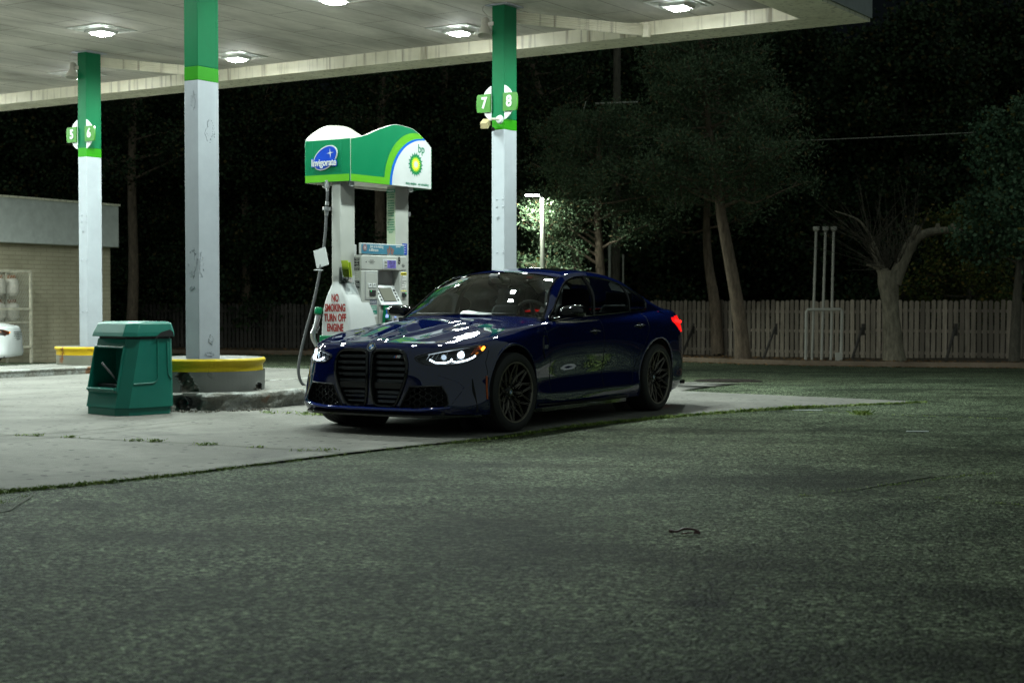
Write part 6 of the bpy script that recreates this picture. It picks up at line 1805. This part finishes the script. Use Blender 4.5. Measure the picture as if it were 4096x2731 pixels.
def leaves(mb, pts, n, size, spread, rnd, needle=False):
    V = []; F = []
    for p in pts:
        for k in range(n):
            c = p + Vector((rnd.gauss(0, spread), rnd.gauss(0, spread), rnd.gauss(0, spread * .8)))
            d = Vector((rnd.gauss(0, 1), rnd.gauss(0, 1), rnd.gauss(0, 1) + (.6 if needle else -.2))).normalized()
            if needle: d = (d + (c - p).normalized() * .8 if (c - p).length > 0 else d).normalized()
            w = d.cross(Vector((rnd.gauss(0, 1), rnd.gauss(0, 1), rnd.gauss(0, 1)))).normalized()
            s = size * rnd.uniform(.6, 1.3); ww = s * (.16 if needle else .42)
            b = len(V); V += [c, c + d * s * .5 + w * ww, c + d * s, c + d * s * .5 - w * ww]; F.append((b, b + 1, b + 2, b + 3))
    mb.add(V, F)
def limb(mb, pts, r0, r1, n=8):
    P = smoothpoly(pts, 4, closed=False); L = len(P)
    mb.tube(P, [r0 + (r1 - r0) * (i / (L - 1))**.8 for i in range(L)], n=n)
    return P
def mesh_tree(name, label, cat, loc, trunk_pts, r0, r1, limbs, tips, leafn, size, spread, lmat, bmat, seed, group=None, needle=False, rz=0, lr=.35):
    rnd = random.Random(seed); t = empty(name, loc, rz, label, cat, group)
    m = MB(); T = limb(m, trunk_pts, r0, r1, 10); all_tips = list(tips)
    for (f, d, ln, drop) in limbs:
        b = T[min(len(T) - 1, int(f * (len(T) - 1)))]; rr = (r0 + (r1 - r0) * f) * lr
        pts = [b]; dd = Vector(d).normalized(); q = b.copy()
        for k in range(4):
            q = q + dd * ln / 4 + Vector((rnd.gauss(0, .05), rnd.gauss(0, .05), rnd.gauss(0, .04))) * ln; dd = (dd + Vector((0, 0, drop))).normalized(); pts.append(q.copy())
        P = limb(m, pts, rr, .012, 6)
        for k in range(3):
            i = int(len(P) * rnd.uniform(.35, .95)); e = P[i] + Vector((rnd.gauss(0, .3), rnd.gauss(0, .3), rnd.gauss(.05, .2))) * ln * .5
            limb(m, [P[i], (P[i] + e) / 2 + Vector((0, 0, .05)), e], rr * .4, .008, 5); all_tips.append(e); all_tips.append((P[i] + e) / 2)
        all_tips += [P[i] for i in range(len(P) // 2, len(P), 2)]
    m.build('trunk', bmat, t)
    m = MB(); leaves(m, all_tips, leafn, size, spread, rnd, needle); m.build('crown', lmat, t, fix=False)
    return t
# big pine between the lamp and the vent pipes
def rl(n, z0, z1, ln0, ln1, drop, seed, rise=.15):
    r = random.Random(seed); out = []
    for k in range(n):
        f = z0 + (z1 - z0) * (k + .5) / n; a = 2.4 * k + r.uniform(-.4, .4); ln = ln0 + (ln1 - ln0) * k / n
        out.append((f, (math.cos(a), math.sin(a), rise + r.uniform(-.15, .2)), ln * r.uniform(.75, 1.15), drop))
    return out
Yp = 45.0
b0 = at(1706, 822, Yp); tp = [at(u, v, Yp) - b0 for u, v in ((1706, 826), (1703, 770), (1692, 690), (1672, 580), (1656, 495), (1650, 440), (1638, 395), (1632, 330), (1622, 260), (1618, 200), (1612, 130), (1600, 60))]
mesh_tree('pine_tree', 'large leaning pine with a bare lower trunk in front of the fence', 'tree', b0, tp, .245, .04, rl(60, .40, .98, 3.4, 1.3, .05, 3), [], 80, .12, .21, M_NEEDLE, M_BARKP, 5, None, True)
Yq = 49.5
b0 = at(1648, 812, Yq); tp = [at(u, v, Yq) - b0 for u, v in ((1648, 812), (1640, 690), (1626, 600), (1622, 500), (1630, 400), (1640, 300), (1650, 200))]
mesh_tree('pine_tree', 'thinner pine trunk rising behind the fence left of the large pine', 'tree', b0, tp, .22, .04, rl(20, .45, .95, 2.4, 1.4, .03, 8), [], 40, .17, .26, M_NEEDLE, M_BARKP, 6, None, True)
Yl = 47.5
b0 = at(1380, 800, Yl); tp = [at(u, v, Yl) - b0 for u, v in ((1382, 815), (1381, 700), (1378, 610), (1374, 540), (1370, 470), (1372, 400), (1376, 320), (1380, 250))]
L2 = [(.22, (-1, -.15, .25), 2.6, .0), (.30, (-1, .1, .45), 2.5, -.03), (.38, (-.9, -.3, .45), 2.5, .0), (.45, (-1, -.1, .4), 2.3, -.02), (.34, (-.8, .3, .2), 2.3, 0), (.52, (-.7, -.4, .5), 1.8, 0), (.28, (-.9, -.2, -.05), 2.3, .02), (.42, (-.95, .0, .7), 2.2, -.05), (.48, (-.6, -.2, .6), 1.6, -.02), (.36, (.7, -.3, .3), 1.6, 0), (.5, (.8, .2, .3), 1.6, 0)] + rl(26, .5, .97, 2.6, 1.4, .04, 12)
mesh_tree('pine_tree', 'pine with bright lamplit branches beside the street lamp', 'tree', b0, tp, .20, .05, L2, [], 110, .10, .21, M_NEEDLE, M_BARKP, 9, None, True)
# pollarded tree
Yt = 42.6
def pollard():
    b0 = at(2052, 812, Yt); t = empty('pollarded_tree', b0, 0, 'stout pollarded tree with a knobbly bare arm reaching right', 'tree')
    w = lambda u, v, dy=0: at(u, v, Yt + dy) - b0 + Vector((0, dy * .0, 0))
    m = MB()
    def tb(pts, rad): 
        P = smoothpoly([w(*p) for p in pts], 5, closed=False); k = len(rad) - 1
        R_ = [float(np.interp(i / (len(P) - 1) * k, range(k + 1), rad)) for i in range(len(P))]
        for i, p in enumerate(P): R_[i] *= 1 + .10 * nz(p.x * 3, p.y * 3, p.z * 3)
        m.tube(P, R_, n=14); return P
    tb([(2055, 830), (2052, 800), (2048, 740), (2044, 690), (2040, 650), (2038, 622)], [.34, .29, .235, .23, .29, .28])
    tb([(2050, 650), (2068, 610), (2084, 575), (2100, 550), (2130, 535), (2165, 530), (2195, 530), (2212, 536), (2224, 540)], [.24, .19, .17, .15, .12, .10, .09, .06, .02])
    tb([(2090, 570), (2100, 540), (2108, 520)], [.12, .12, .10]); tb([(2150, 531), (2152, 522), (2152, 514)], [.06, .07, .05]); tb([(2188, 530), (2186, 520), (2186, 514)], [.05, .06, .05])
    tb([(2034, 640), (2020, 618), (2010, 612), (1990, 608)], [.16, .11, .08, .03]); tb([(2036, 635), (2016, 600), (2006, 570), (1998, 560)], [.18, .11, .10, .08]); tb([(2010, 575), (1996, 540), (1968, 505), (1915, 485)], [.05, .04, .03, .01])
    m.build('trunk', bark_mat('pollard_bark', (.36, .31, .23)), t)
    m = MB(); rnd = random.Random(3)
    for k in range(160):
        s = rnd.choice([(2006, 575), (2036, 622), (2000, 560), (2020, 610), (2060, 610), (2090, 565), (2040, 618)]); ang = rnd.gauss(-.35, .55) if s[0] < 2050 else rnd.gauss(.1, .4); ln = rnd.uniform(40, 190) if rnd.random() < .6 else rnd.uniform(30, 90)
        e = (s[0] + ln * math.sin(ang), s[1] - ln * math.cos(ang)); dy = rnd.uniform(-1.2, 1.2)
        a, b, c = w(*s), w((s[0] + e[0]) / 2 + rnd.gauss(0, 5), (s[1] + e[1]) / 2, dy * .4), w(e[0], e[1], dy)
        m.tube([a, b, c], [.013, .008, .004], n=5)
    m.build('water_shoots', M_BARK, t)
pollard()
# broadleaf trees closing the back of the lot
M_FAR = leaf_mat('far_dark_foliage', (.004, .008, .005), (.008, .013, .007))
def proto(seed, h, spread, nl, leafn, lm):
    rnd = random.Random(seed)
    tr = [(0, 0, 0), (.1, 0, h * .2), (-.05, .1, h * .45), (.1, 0, h * .7), (0, 0, h * .92)]
    t = mesh_tree('broadleaf_tree', None, None, (0, 0, 0), [Vector(p) for p in tr], .26, .05, rl(nl, .14, .97, spread * .95, spread * .55, .02, seed, .25), [], leafn, .135, .40, lm, M_BARK, seed)
    return t
prA = proto(21, 11, 3.4, 50, 90, M_LEAF); prB = proto(22, 9, 3.2, 44, 90, M_LEAF)
spots = []
rnd = random.Random(77)
used = {id(prA): False, id(prB): False}
def put_tree(pr, x, y, s, lab, rz):
    if not used[id(pr)]: o = pr; used[id(pr)] = True
    else: o = copy_tree(pr)
    o.location = (x, y, gz(x, y)); o.scale = (s, s, s); o.rotation_euler = (0, 0, rz)
    tag(o, lab, 'tree', 'dark broadleaf trees behind the fence')
LT = 'dark broadleaf tree in the black woodland behind the fence'
for i, (u, Y, s) in enumerate(((-60, 62, 1.1), (90, 63, 1.25), (215, 61, .85), (330, 64, 1.2), (430, 62, .9), (545, 61, 1.1), (640, 63, 1.25), (745, 60, .95), (850, 62, 1.2), (960, 60, 1.0), (1060, 59, 1.15), (1160, 57, .9), (1270, 62, 1.25), (1480, 60, 1.2), (1560, 66, 1.3), (1800, 62, 1.25), (1930, 58, 1.15), (2080, 56, 1.2), (1870, 72, 1.6), (1400, 72, 1.6), (1000, 74, 1.6), (500, 76, 1.6), (150, 76, 1.6), (2330, 62, 1.4))):
    put_tree(prA if i % 2 else prB, (u - 1176) / 3500 * Y, Y, s, LT, i * 1.3)
for u_, Y_, r_, sd in ((868, 57, .30, 41), (1010, 59, .26, 42), (1322, 57, .22, 43), (300, 58, .24, 44), (560, 60, .22, 45)):
    b0 = at(u_, 830, Y_); k_ = -1.6 if sd == 43 else .2
    mesh_tree('tall_tree', {41: 'tall bare grey trunk rising behind the pump sign', 42: 'tall bare trunk between the pump sign and the pillar numbered 7 and 8', 43: 'thin leaning trunk above the street lamp', 44: 'dim trunk beyond the shop building', 45: 'dim trunk right of the tall near pillar'}[sd], 'tree', (b0.x, b0.y, gz(b0.x, b0.y)), [Vector(p) for p in ((0, 0, 0), (.1, .1, 3.0), (k_ * .4, 0, 6.5), (k_ * .8, 0, 9.5), (k_ * 1.5, 0, 13))], r_, .10, rl(22, .5, .98, 3.0, 1.6, .02, sd, .3), [], 50, .13, .4, M_LEAF, M_BARKP, sd)
# nearer leafy trees at the right edge
b0 = at(2330, 820, 40)
mesh_tree('leafy_tree', 'dim bluish leafy tree at the right edge above the fence', 'tree', (b0.x, b0.y, gz(b0.x, b0.y)), [Vector(p) for p in ((0, 0, 0), (.1, .1, 1.8), (.2, 0, 3.6), (.1, 0, 5.2), (.2, 0, 6.6))], .16, .04, rl(30, .36, .98, 1.7, .9, .02, 31, .35), [], 60, .11, .20, M_LEAFB, M_BARK, 31)
b0 = at(2215, 800, 47.5)
mesh_tree('leafy_tree', 'low yellowish leafy tree over the fence beside the bare arm', 'tree', (b0.x, b0.y, gz(b0.x, b0.y)), [Vector(p) for p in ((0, 0, 0), (.1, .1, 1.4), (.2, 0, 2.6), (.1, 0, 3.6), (.2, 0, 4.4))], .12, .03, rl(26, .25, .98, 1.9, 1.2, .0, 33, .2), [], 40, .11, .24, leaf_mat('yellowing_leaf', (.03, .06, .015), (.12, .12, .03), (.22, .15, .04)), M_BARK, 33)
# far wood behind everything: keeps the view closed between trunks
m = MB(); rnd = random.Random(5)
V = []; F = []
for i in range(60000):
    a = rnd.uniform(-1.0, 1.0); Y = 80 + rnd.uniform(0, 14); x = a * 52; z = rnd.uniform(-1, 1)**1 * 8 + 7.5 + 2.0 * nz(x * .08, 3, 0)
    s = rnd.uniform(.2, .6); d = Vector((rnd.gauss(0, 1), rnd.gauss(0, .5), rnd.gauss(0, 1))).normalized(); w = d.cross(Vector((0, 1, .2))).normalized()
    c = Vector((x, Y, z)); b = len(V); V += [c, c + d * s * .5 + w * s * .3, c + d * s, c + d * s * .5 - w * s * .3]; F.append((b, b + 1, b + 2, b + 3))
m.add(V, F); tag(m.build('far_woodland', M_FAR, fix=False), kind='stuff', label='far black mass of woodland behind the trees')

# ------------------------------------------------------------------ fences
def wood_mat(name, col):
    t = NT(name); g = t.n('ShaderNodeNewGeometry'); co = t.coord('Object', scale=(6, 6, .7)); n = t.noise(3, 5, .7, co)
    c = t.mix(g.outputs['Random Per Island'], tuple(x * .45 for x in col), tuple(x * 1.3 for x in col)); c = t.mix(t.ramp(n, [(.4, .55), (.65, 0.0)]), c, tuple(x * .4 for x in col))
    t.bsdf(c, .85, 0, t.bump(n, .4, .01)); return t.mat
M_WOOD = wood_mat('weathered_picket_wood', (.42, .345, .28)); M_WOODD = wood_mat('dark_weathered_picket_wood', (.10, .085, .075))
def fence(pts, h, ztop, label, mt, pitch=.178, wd=.132, posts=2.5, braces=()):
    t = empty('wooden_fence', (pts[0][0], pts[0][1], 0), 0, label, 'fence', 'picket fences behind the lot'); o0 = Vector((pts[0][0], pts[0][1], 0))
    m = MB(); mr = MB(); rnd = random.Random(len(pts) + 3)
    for (x0, y0, x1, y1) in [(a[0], a[1], b[0], b[1]) for a, b in zip(pts[:-1], pts[1:])]:
        a = Vector((x0, y0, 0)); b = Vector((x1, y1, 0)); L = (b - a).length; d = (b - a) / L; rz = math.atan2(d.y, d.x); n = Vector((-d.y, d.x, 0))
        if n.y > 0: n = -n
        k = max(1, round(L / pitch)); pitch_ = L / k
        for i in range(k):
            p = a + d * (i + .5) * pitch_; g = gz(p.x, p.y) + .06; zt = ztop + rnd.uniform(-.03, .03); w = wd / 2 * rnd.uniform(.93, 1.05); tl = rnd.uniform(-.012, .012)
            Mx = Matrix.Translation((p.x - o0.x, p.y - o0.y, 0)) @ Matrix.Rotation(rz, 4, 'Z') @ Matrix.Rotation(tl, 4, 'Y')
            poly = [(-w, g), (w, g), (w, zt - .035), (w * .45, zt), (-w * .45, zt), (-w, zt - .035)]
            m.prism(poly, -.01, .01, M=Mx @ Matrix(((1, 0, 0, 0), (0, 0, -1, rnd.uniform(-.004, .004)), (0, 1, 0, 0), (0, 0, 0, 1))))
        for zz in (.30, .95, 1.55):
            g0, g1 = gz(x0, y0), gz(x1, y1); c = (a + b) / 2 - o0 - n * .035; z = (g0 + g1) / 2 + zz
            mr.box((c.x, c.y, z), (L, .04, .09), rz=rz)
        q = 0
        while q < L:
            p = a + d * q - o0 - n * .10; mr.box((p.x, p.y, (gz(p.x + o0.x, p.y + o0.y) + ztop) / 2 - .1), (.09, .09, ztop - gz(p.x + o0.x, p.y + o0.y)), rz=rz); q += posts
    m.build('pickets', mt, t); mr.build('rails_and_posts', mt, t)
    for (bx, by) in braces:
        q = Vector((bx, by, gz(bx, by) + .1)) - o0; m = MB(); m.tube([q + Vector((-.55, -.9, 0)), q + Vector((-.05, -.08, .95))], .045, n=6); m.box((q.x - .02, q.y - .06, q.z + .9), (.09, .07, .35)); m.build('brace', M_WOODD, t)
    return t
def fp(u, s):  # s = picture scale px/m on the fence
    Y = 3500 / s; return ((u - 1176) / 3500 * Y, Y)
FR = [fp(1380, 66), fp(1570, 69), fp(2000, 76), fp(2352, 81.5), fp(2800, 90)]
fence(FR, 1.8, 1.12, 'pale weathered picket fence lit behind the right of the lot', M_WOOD, braces=[at(1596, 790, 50.5)[:2], at(1783, 790, 47.5)[:2], at(1983, 792, 45.8)[:2], at(2196, 795, 43.6)[:2]])
fence([fp(150, 57), fp(700, 60), fp(1000, 62), fp(1375, 66)], 1.8, 1.0, 'dark picket fence behind the pumps on the left', M_WOODD, pitch=.172, wd=.125)

# ------------------------------------------------------------------ vent pipes
M_PIPE = plain('pale_painted_pipe', (.50, .47, .42), .5, var=.1, scale=2)
t = empty('vent_pipes', at(1887, 820, 43.4), 0, 'three tall pale capped vent pipes with a low pipe guard in front of the fence', 'vent pipes'); o0 = Vector(t.location)
g0 = gz(o0.x, o0.y) - .05
for ub, ut in ((1865.5, 1873.5), (1887.4, 1895), (1908.6, 1913.7)):
    a = at(ub, 828, 43.4) - o0; b = at(ut, 533, 43.4) - o0; r_ = empty('riser'); r_.parent = t
    m = MB(); m.tube([a, b], .036, n=12)
    for f in (.28, .62): q = a.lerp(b, f); m.tube([q, q + Vector((0, 0, .08))], .042, n=12)
    m.build('tube', M_PIPE, r_)
    m = MB(); m.tube([b, b + Vector((0, 0, .05))], [.042, .075], n=14); m.tube([b + Vector((0, 0, .05)), b + Vector((0, 0, .15))], [.088, .088], n=14); m.build('vent_cap', M_PIPE, r_)
m = MB(); P = [at(1851, 826, 43.0), at(1852, 716, 43.0), at(1855, 711, 43.0), at(1930, 710, 43.0), at(1934, 714, 43.0), at(1932, 826, 43.0)]
m.tube([p - o0 for p in P], .042, n=10); m.box(at(1927, 820, 42.9) - o0, (.18, .1, .25)); m.build('pipe_guard', M_PIPE, t)

# ------------------------------------------------------------------ street lamp, poles, wire
M_POLE = plain('galvanised_pole', (.42, .41, .35), .45, .2)
Ys = 46.4
t = empty('street_lamp', at(1246, 815, Ys), 0, 'lit street lamp with a short pale pole beside the bright pine branches', 'street lamp'); o0 = Vector(t.location)
m = MB(); m.tube([(0, 0, -.1), (0, 0, (at(1246, 456, Ys) - o0).z)], [.085, .07], n=14); m.build('pole', M_POLE, t)
hz = (at(1222, 450, Ys) - o0)
m = MB(); m.tube([(0, 0, hz.z - .04), (hz.x * .5, -.1, hz.z + .03)], [.05, .04], n=8); m.box((hz.x, -.25, hz.z + .035), (.46, .30, .07)); m.build('lamp_head', M_MATBLK, t, bevel=.015)
m = MB(); m.box((hz.x, -.25, hz.z - .012), (.42, .26, .03)); m.build('lamp_lens', emis('street_lamp_lens', (.95, 1.0, .92), 40), t)
l = bpy.data.lights.new('street_lamp_light', 'AREA'); l.shape = 'RECTANGLE'; l.size = .42; l.size_y = .26; l.energy = STREET_E; l.color = (.84, 1.0, .86)
lo = bpy.data.objects.new('street_lamp_light', l); COL.objects.link(lo); lo.parent = t; lo.location = (hz.x, -.25, hz.z - .04); lo.rotation_euler = (0, 0, 0)
t = empty('utility_pole', at(1413, 800, 52), 0, 'grey utility pole with metal conduits behind the pines', 'utility pole'); o0 = Vector(t.location)
m = MB(); m.tube([(0, 0, 0), (.05, 0, 10.5)], [.17, .12], n=12); m.build('pole', M_BARK, t); m = MB(); m.tube([(-.2, -.1, 0), (-.2, -.1, 3.6)], .05, n=8); m.tube([(.26, -.1, 0), (.26, -.1, 3.2)], .03, n=8); m.build('conduit', M_POLE, t)
m = MB(); m.tube([(-.7, -.1, 8.3), (.75, -.1, 8.35)], .04, n=6); m.build('crossarm', M_POLE, t)
t = empty('guy_wire', at(1228, 640, 50), 0, 'thin guy wire with a yellow plastic sleeve left of the street lamp', 'guy wire'); o0 = Vector(t.location)
m = MB(); m.tube([at(1225, 700, 50) - o0, at(1345, 235, 50) - o0], .012, n=5); m.build('wire', M_POLE, t); m = MB(); m.tube([at(1222, 720, 50) - o0, at(1238, 578, 50) - o0][0:1] + [at(1236, 592, 50) - o0], .06, n=8); m.build('yellow_sleeve', plain('yellow_sleeve_plastic', (.55, .36, .01), .5), t)
m = MB(); m.tube([at(1300 + 60 * k, 340 - 60 * k * .018 - 0 - (k / 16)**2 * 18, 48) for k in range(20)], .011, n=5); o = m.build('overhead_cable', M_POLE); tag(o, 'thin overhead cable crossing the dark trees at upper right', 'cable')

# ------------------------------------------------------------------ shop building on the left
def brick_mat():
    t = NT('painted_block_wall'); co = t.coord('Object')
    mp = t.n('ShaderNodeSeparateXYZ'); t.l(co, mp.inputs[0]); cb = t.n('ShaderNodeCombineXYZ'); t.l(mp.outputs[0], cb.inputs[0]); t.l(mp.outputs[2], cb.inputs[1])
    br = t.n('ShaderNodeTexBrick'); t.l(cb.outputs[0], br.inputs['Vector'])
    for k, v in (('Scale', 1.0), ('Mortar Size', .012), ('Brick Width', .40), ('Row Height', .10), ('Mortar Smooth', .5)): br.inputs[k].default_value = v
    br.offset = .5
    n = t.noise(1.4, 4, .6, co)
    c = t.mix(t.ramp(n, [(.3, 0.0), (.7, 1.0)]), (.36, .32, .22), (.48, .43, .31)); c = t.mix(t.math('MULTIPLY', br.outputs['Fac'], .5), c, (.26, .22, .155))
    t.bsdf(c, .8, 0, t.bump(t.math('MULTIPLY', br.outputs['Fac'], -1.0), .6, .012)); return t.mat
def building():
    Yc = 38.5; cpt = at(254, 835, Yc); zf = -.33; d = Vector((.46, .888, 0)).normalized(); rz = math.atan2(d.y, d.x)
    t = empty('shop_building', (cpt.x, cpt.y, zf), rz, 'low painted block shop building with a grey fascia at the left edge', 'building')
    # local x: along the visible wall, 0 at the right-hand corner, negative towards camera; +y = left of it (into the building)
    L, Dp, Hh = 16, 9, 2.78
    m = MB(); m.box((-L / 2, Dp / 2, Hh / 2 - .3), (L, Dp, Hh + .6)); m.build('wall', brick_mat(), t)
    m = MB(); m.box((-L / 2 - .2, Dp / 2, Hh + .52), (L + .5, Dp + .5, 1.04)); m.build('roof_fascia', plain('grey_roof_fascia', (.50, .52, .50), .6), t, bevel=.02)
    m = MB(); m.box((-L / 2 - .2, Dp / 2, Hh + 1.06), (L + .56, Dp + .56, .05)); m.build('coping', M_FASC, t)
    m = MB(); m.box((.05, .1, 1.3), (.05, .05, 2.4)); m.build('down_pipe', M_PIPE, t)
    # pavement and yellow kerb
    m = MB(); m.box((-L / 2, -.75, -.14), (L, 1.5, .22)); o = m.build('pavement', M_KERBC, t); m = MB(); m.box((-L / 2, -1.58, -.13), (L, .16, .24)); m.build('yellow_kerb', M_PYELR, t, bevel=.03)
    # propane cage
    # cage position found from its bearings
    s = empty('gas_bottle_cage', Vector((cpt.x, cpt.y, zf - .03)) + d * -3.52 + Vector((d.y, -d.x, 0)) * .05, rz, 'white steel mesh cage of gas bottles against the shop wall', 'cage')
    m = MB(); w, h, dp = 2.5, 2.15, .75; zb = .42
    for x in (-w, -w / 2, 0):
        for y in (-dp, 0): m.box((x, y, h / 2 + .0), (.05, .05, h))
    for z in (zb, (h + zb) / 2, h):
        for y in (-dp, 0): m.box((-w / 2, y, z), (w, .045, .05))
        for x in (-w, 0): m.box((x, -dp / 2, z), (.045, dp, .05))
    for z in (.98,): m.box((-w / 2, -dp, z), (w, .03, .03))
    m.build('frame', plain('rust_edged_white_steel', (.50, .46, .36), .5, var=.3, scale=8), s)
    m = MB()
    def wire(p, q): 
        m.tube([p, q], .004, n=3, caps=False)
    for k in range(-14, 36):
        for sl in (1, -1):
            x0_, z0_ = -w + k * .075, zb; x1_, z1_ = x0_ + sl * (h - zb) * .6, h
            a, b = (x0_, z0_), (x1_, z1_)
            # clip to the front face
            t0, t1 = 0.0, 1.0; dx = b[0] - a[0]
            for lo_, hi_ in ((-w, 0),):
                ta, tb_ = (lo_ - a[0]) / dx, (hi_ - a[0]) / dx; ta, tb_ = min(ta, tb_), max(ta, tb_); t0, t1 = max(t0, ta), min(t1, tb_)
            if t0 < t1: wire((a[0] + dx * t0, -dp - .01, a[1] + (b[1] - a[1]) * t0), (a[0] + dx * t1, -dp - .01, a[1] + (b[1] - a[1]) * t1))
    m.build('mesh_panel', M_POLE, s, fix=False)
    BT = plain('worn_white_gas_bottle', (.50, .46, .40), .45, var=.3, scale=5); RU = plain('rusty_bottle_collar', (.20, .09, .04), .7, var=.4)
    first = None; wm = Matrix.Translation(s.location) @ Matrix.Rotation(rz, 4, 'Z')
    for lv in range(3):
        for k in range(6):
            p = wm @ Vector((-.22 - .40 * k, -.38, .47 + lv * .56))
            if first is None:
                g = empty('gas_bottle', p, 0, 'worn white gas bottle stored inside the mesh cage', 'gas bottle', 'gas bottles in the cage'); m = MB()
                m.lathe([(.10, 0), (.11, .02), (.155, .06), (.16, .10), (.16, .30), (.15, .35), (.09, .39), (.02, .40)], 'Z', n=20); m.build('bottle_body', BT, g)
                m = MB(); m.lathe([(.095, .385), (.10, .47), (.092, .47), (.088, .385)], 'Z', n=16, a1=PI * 1.5); m.tube([(0, 0, .39), (0, 0, .45)], .02, n=8); m.build('valve_collar', RU, g, fix=False); first = g
            else: g = copy_tree(first); g.location = p
    # warm wall lamp over the cage
    return t
building()

# ------------------------------------------------------------------ small things on the ground
t = empty('twig', (.83, 7.26, gz(.8, 7.2) + .008), .2, 'bent dark red twig lying alone on the asphalt in the foreground', 'twig')
m = MB(); m.tube(smoothpoly([(-.075, .02, .012), (-.04, .012, .008), (0, .02, .02), (.045, .0, .016), (.06, -.03, .006), (.03, -.035, .008)], 5, closed=False), .006, n=7)
m.tube([(-.075, .02, .012), (-.06, .01, .01)], .009, n=7); m.tube([(-.03, -.03, .004), (.02, -.03, .008)], .004, n=6); m.build('stem', plain('dark_red_bark', (.055, .012, .014), .5), t)
c = (3.15, 22.2); t = empty('drain_cover', (*c, gz(*c) + .008), 0, 'flat dark iron drain cover set in the asphalt behind the sedan', 'drain cover')
m = MB(); m.lathe([(.001, .012), (.46, .012), (.50, .0)], 'Z', n=36); m.build('iron_plate', plain('rusty_cast_iron', (.02, .016, .013), .6, .4), t)
m = MB()
for k in range(9): m.box((-.32 + k * .08, 0, .015), (.03, .6 * math.sqrt(max(.05, 1 - ((-.32 + k * .08) / .45)**2)), .006))
m.build('ribs', plain('rusty_cast_iron_rib', (.03, .022, .018), .6, .4), t)
for (x, y, s) in ((3.0, 15.45, .16), (3.45, 12.95, .10)):
    m = MB(); m.prism([(-s, -.02), (s * .9, -.03), (s, .02), (-s * .8, .03)], 0, .004); o = m.build('paper_scrap', M_SIGNW); o.location = (x, y, gz(x, y) + .006); tag(o, 'flat white paper scrap on the asphalt %s' % ('beside the grassy pad edge' if s > .12 else 'in front of the small weed clump'), 'litter')
root = empty('sedan', (-.77, 13.31, .012), R(-120.2), 'glossy dark blue sports sedan with twin tall black grilles and lit headlights', 'car')
make_car(root, M_BLUE)
m = MB()
top_ = [(-.690, -.02, 1.005), (-.692, .02, 1.018), (-.680, .09, 1.012), (-.672, .17, 1.000), (-.668, .28, .986)]
low_ = [(-.640, -.03, .985), (-.628, .02, .988), (-.622, .09, .984), (-.625, .17, .982), (-.668, .29, .982)]
m.grid([[p, ((p[0] + q[0]) / 2, (p[1] + q[1]) / 2, (p[2] + q[2]) / 2 + .012), q, (q[0] - .004, q[1], q[2] - .006), (p[0] - .004, p[1], p[2] - .006), p] for p, q in zip(top_, low_)])
o = m.build('paper_sheet', M_SIGNW); o.matrix_world = Matrix.Translation((-.77, 13.31, .012)) @ Matrix.Rotation(R(-120.2), 4, 'Z')
tag(o, 'folded white paper tucked under the wiper of the blue sedan', 'paper')
yy = 28.6; gx = -9.58
w2 = empty('white_car', (gx - .52, yy, gz(gx, yy)), R(4), 'white car with an amber corner lamp cut off by the left edge', 'car')
make_car(w2, M_WHITE, 'plain')
# ------------------------------------------------------------------ world, camera, render
w = bpy.data.worlds.new('World'); SC.world = w; w.use_nodes = True
bgd = w.node_tree.nodes['Background']
sky = w.node_tree.nodes.new('ShaderNodeTexSky'); sky.sky_type = 'NISHITA'; sky.sun_disc = False; sky.sun_elevation = R(-6); sky.sun_rotation = R(200); sky.altitude = 200
glow = w.node_tree.nodes.new('ShaderNodeMix'); glow.data_type = 'RGBA'; glow.inputs[0].default_value = .5
glow.inputs[7].default_value = (.18, .26, .30, 1)
w.node_tree.links.new(sky.outputs[0], glow.inputs[6]); w.node_tree.links.new(glow.outputs[2], bgd.inputs[0]); bgd.inputs[1].default_value = SKY_S
fill_sun = bpy.data.lights.new('added_fill_sun', 'SUN'); fill_sun.energy = FILL_E; fill_sun.angle = R(178); fill_sun.color = (.80, 1.0, .92)  # added fill without a visible source; lifts trees, fence and canopy end
mo = bpy.data.objects.new('added_fill_sun', fill_sun); COL.objects.link(mo); mo.rotation_euler = Vector((.35, -1.0, .30)).to_track_quat('Z', 'Y').to_euler()
cam = bpy.data.cameras.new('camera'); co = bpy.data.objects.new('camera', cam); COL.objects.link(co); SC.camera = co
cam.lens = 3500 / 2352 * 36; cam.sensor_width = 36; cam.clip_end = 600
co.location = (0, 0, 1.12); co.rotation_euler = (R(90 - 1.54), 0, 0)
cam.dof.use_dof = True; cam.dof.focus_distance = 13.2; cam.dof.aperture_fstop = 4.0
vs = SC.view_settings; vs.view_transform = 'Standard'; vs.look = 'None'; vs.gamma = 1; vs.exposure = EXPO
SC.cycles.use_denoising = True; SC.cycles.denoising_prefilter = 'NONE'
try: SC.cycles.denoiser = 'OPENIMAGEDENOISE'
except Exception: pass
SC.cycles.max_bounces = 8; SC.cycles.diffuse_bounces = 3; SC.cycles.glossy_bounces = 4; SC.cycles.transparent_max_bounces = 16; SC.cycles.transmission_bounces = 4
SC.cycles.sample_clamp_indirect = 6; SC.cycles.caustics_reflective = False; SC.cycles.caustics_refractive = False
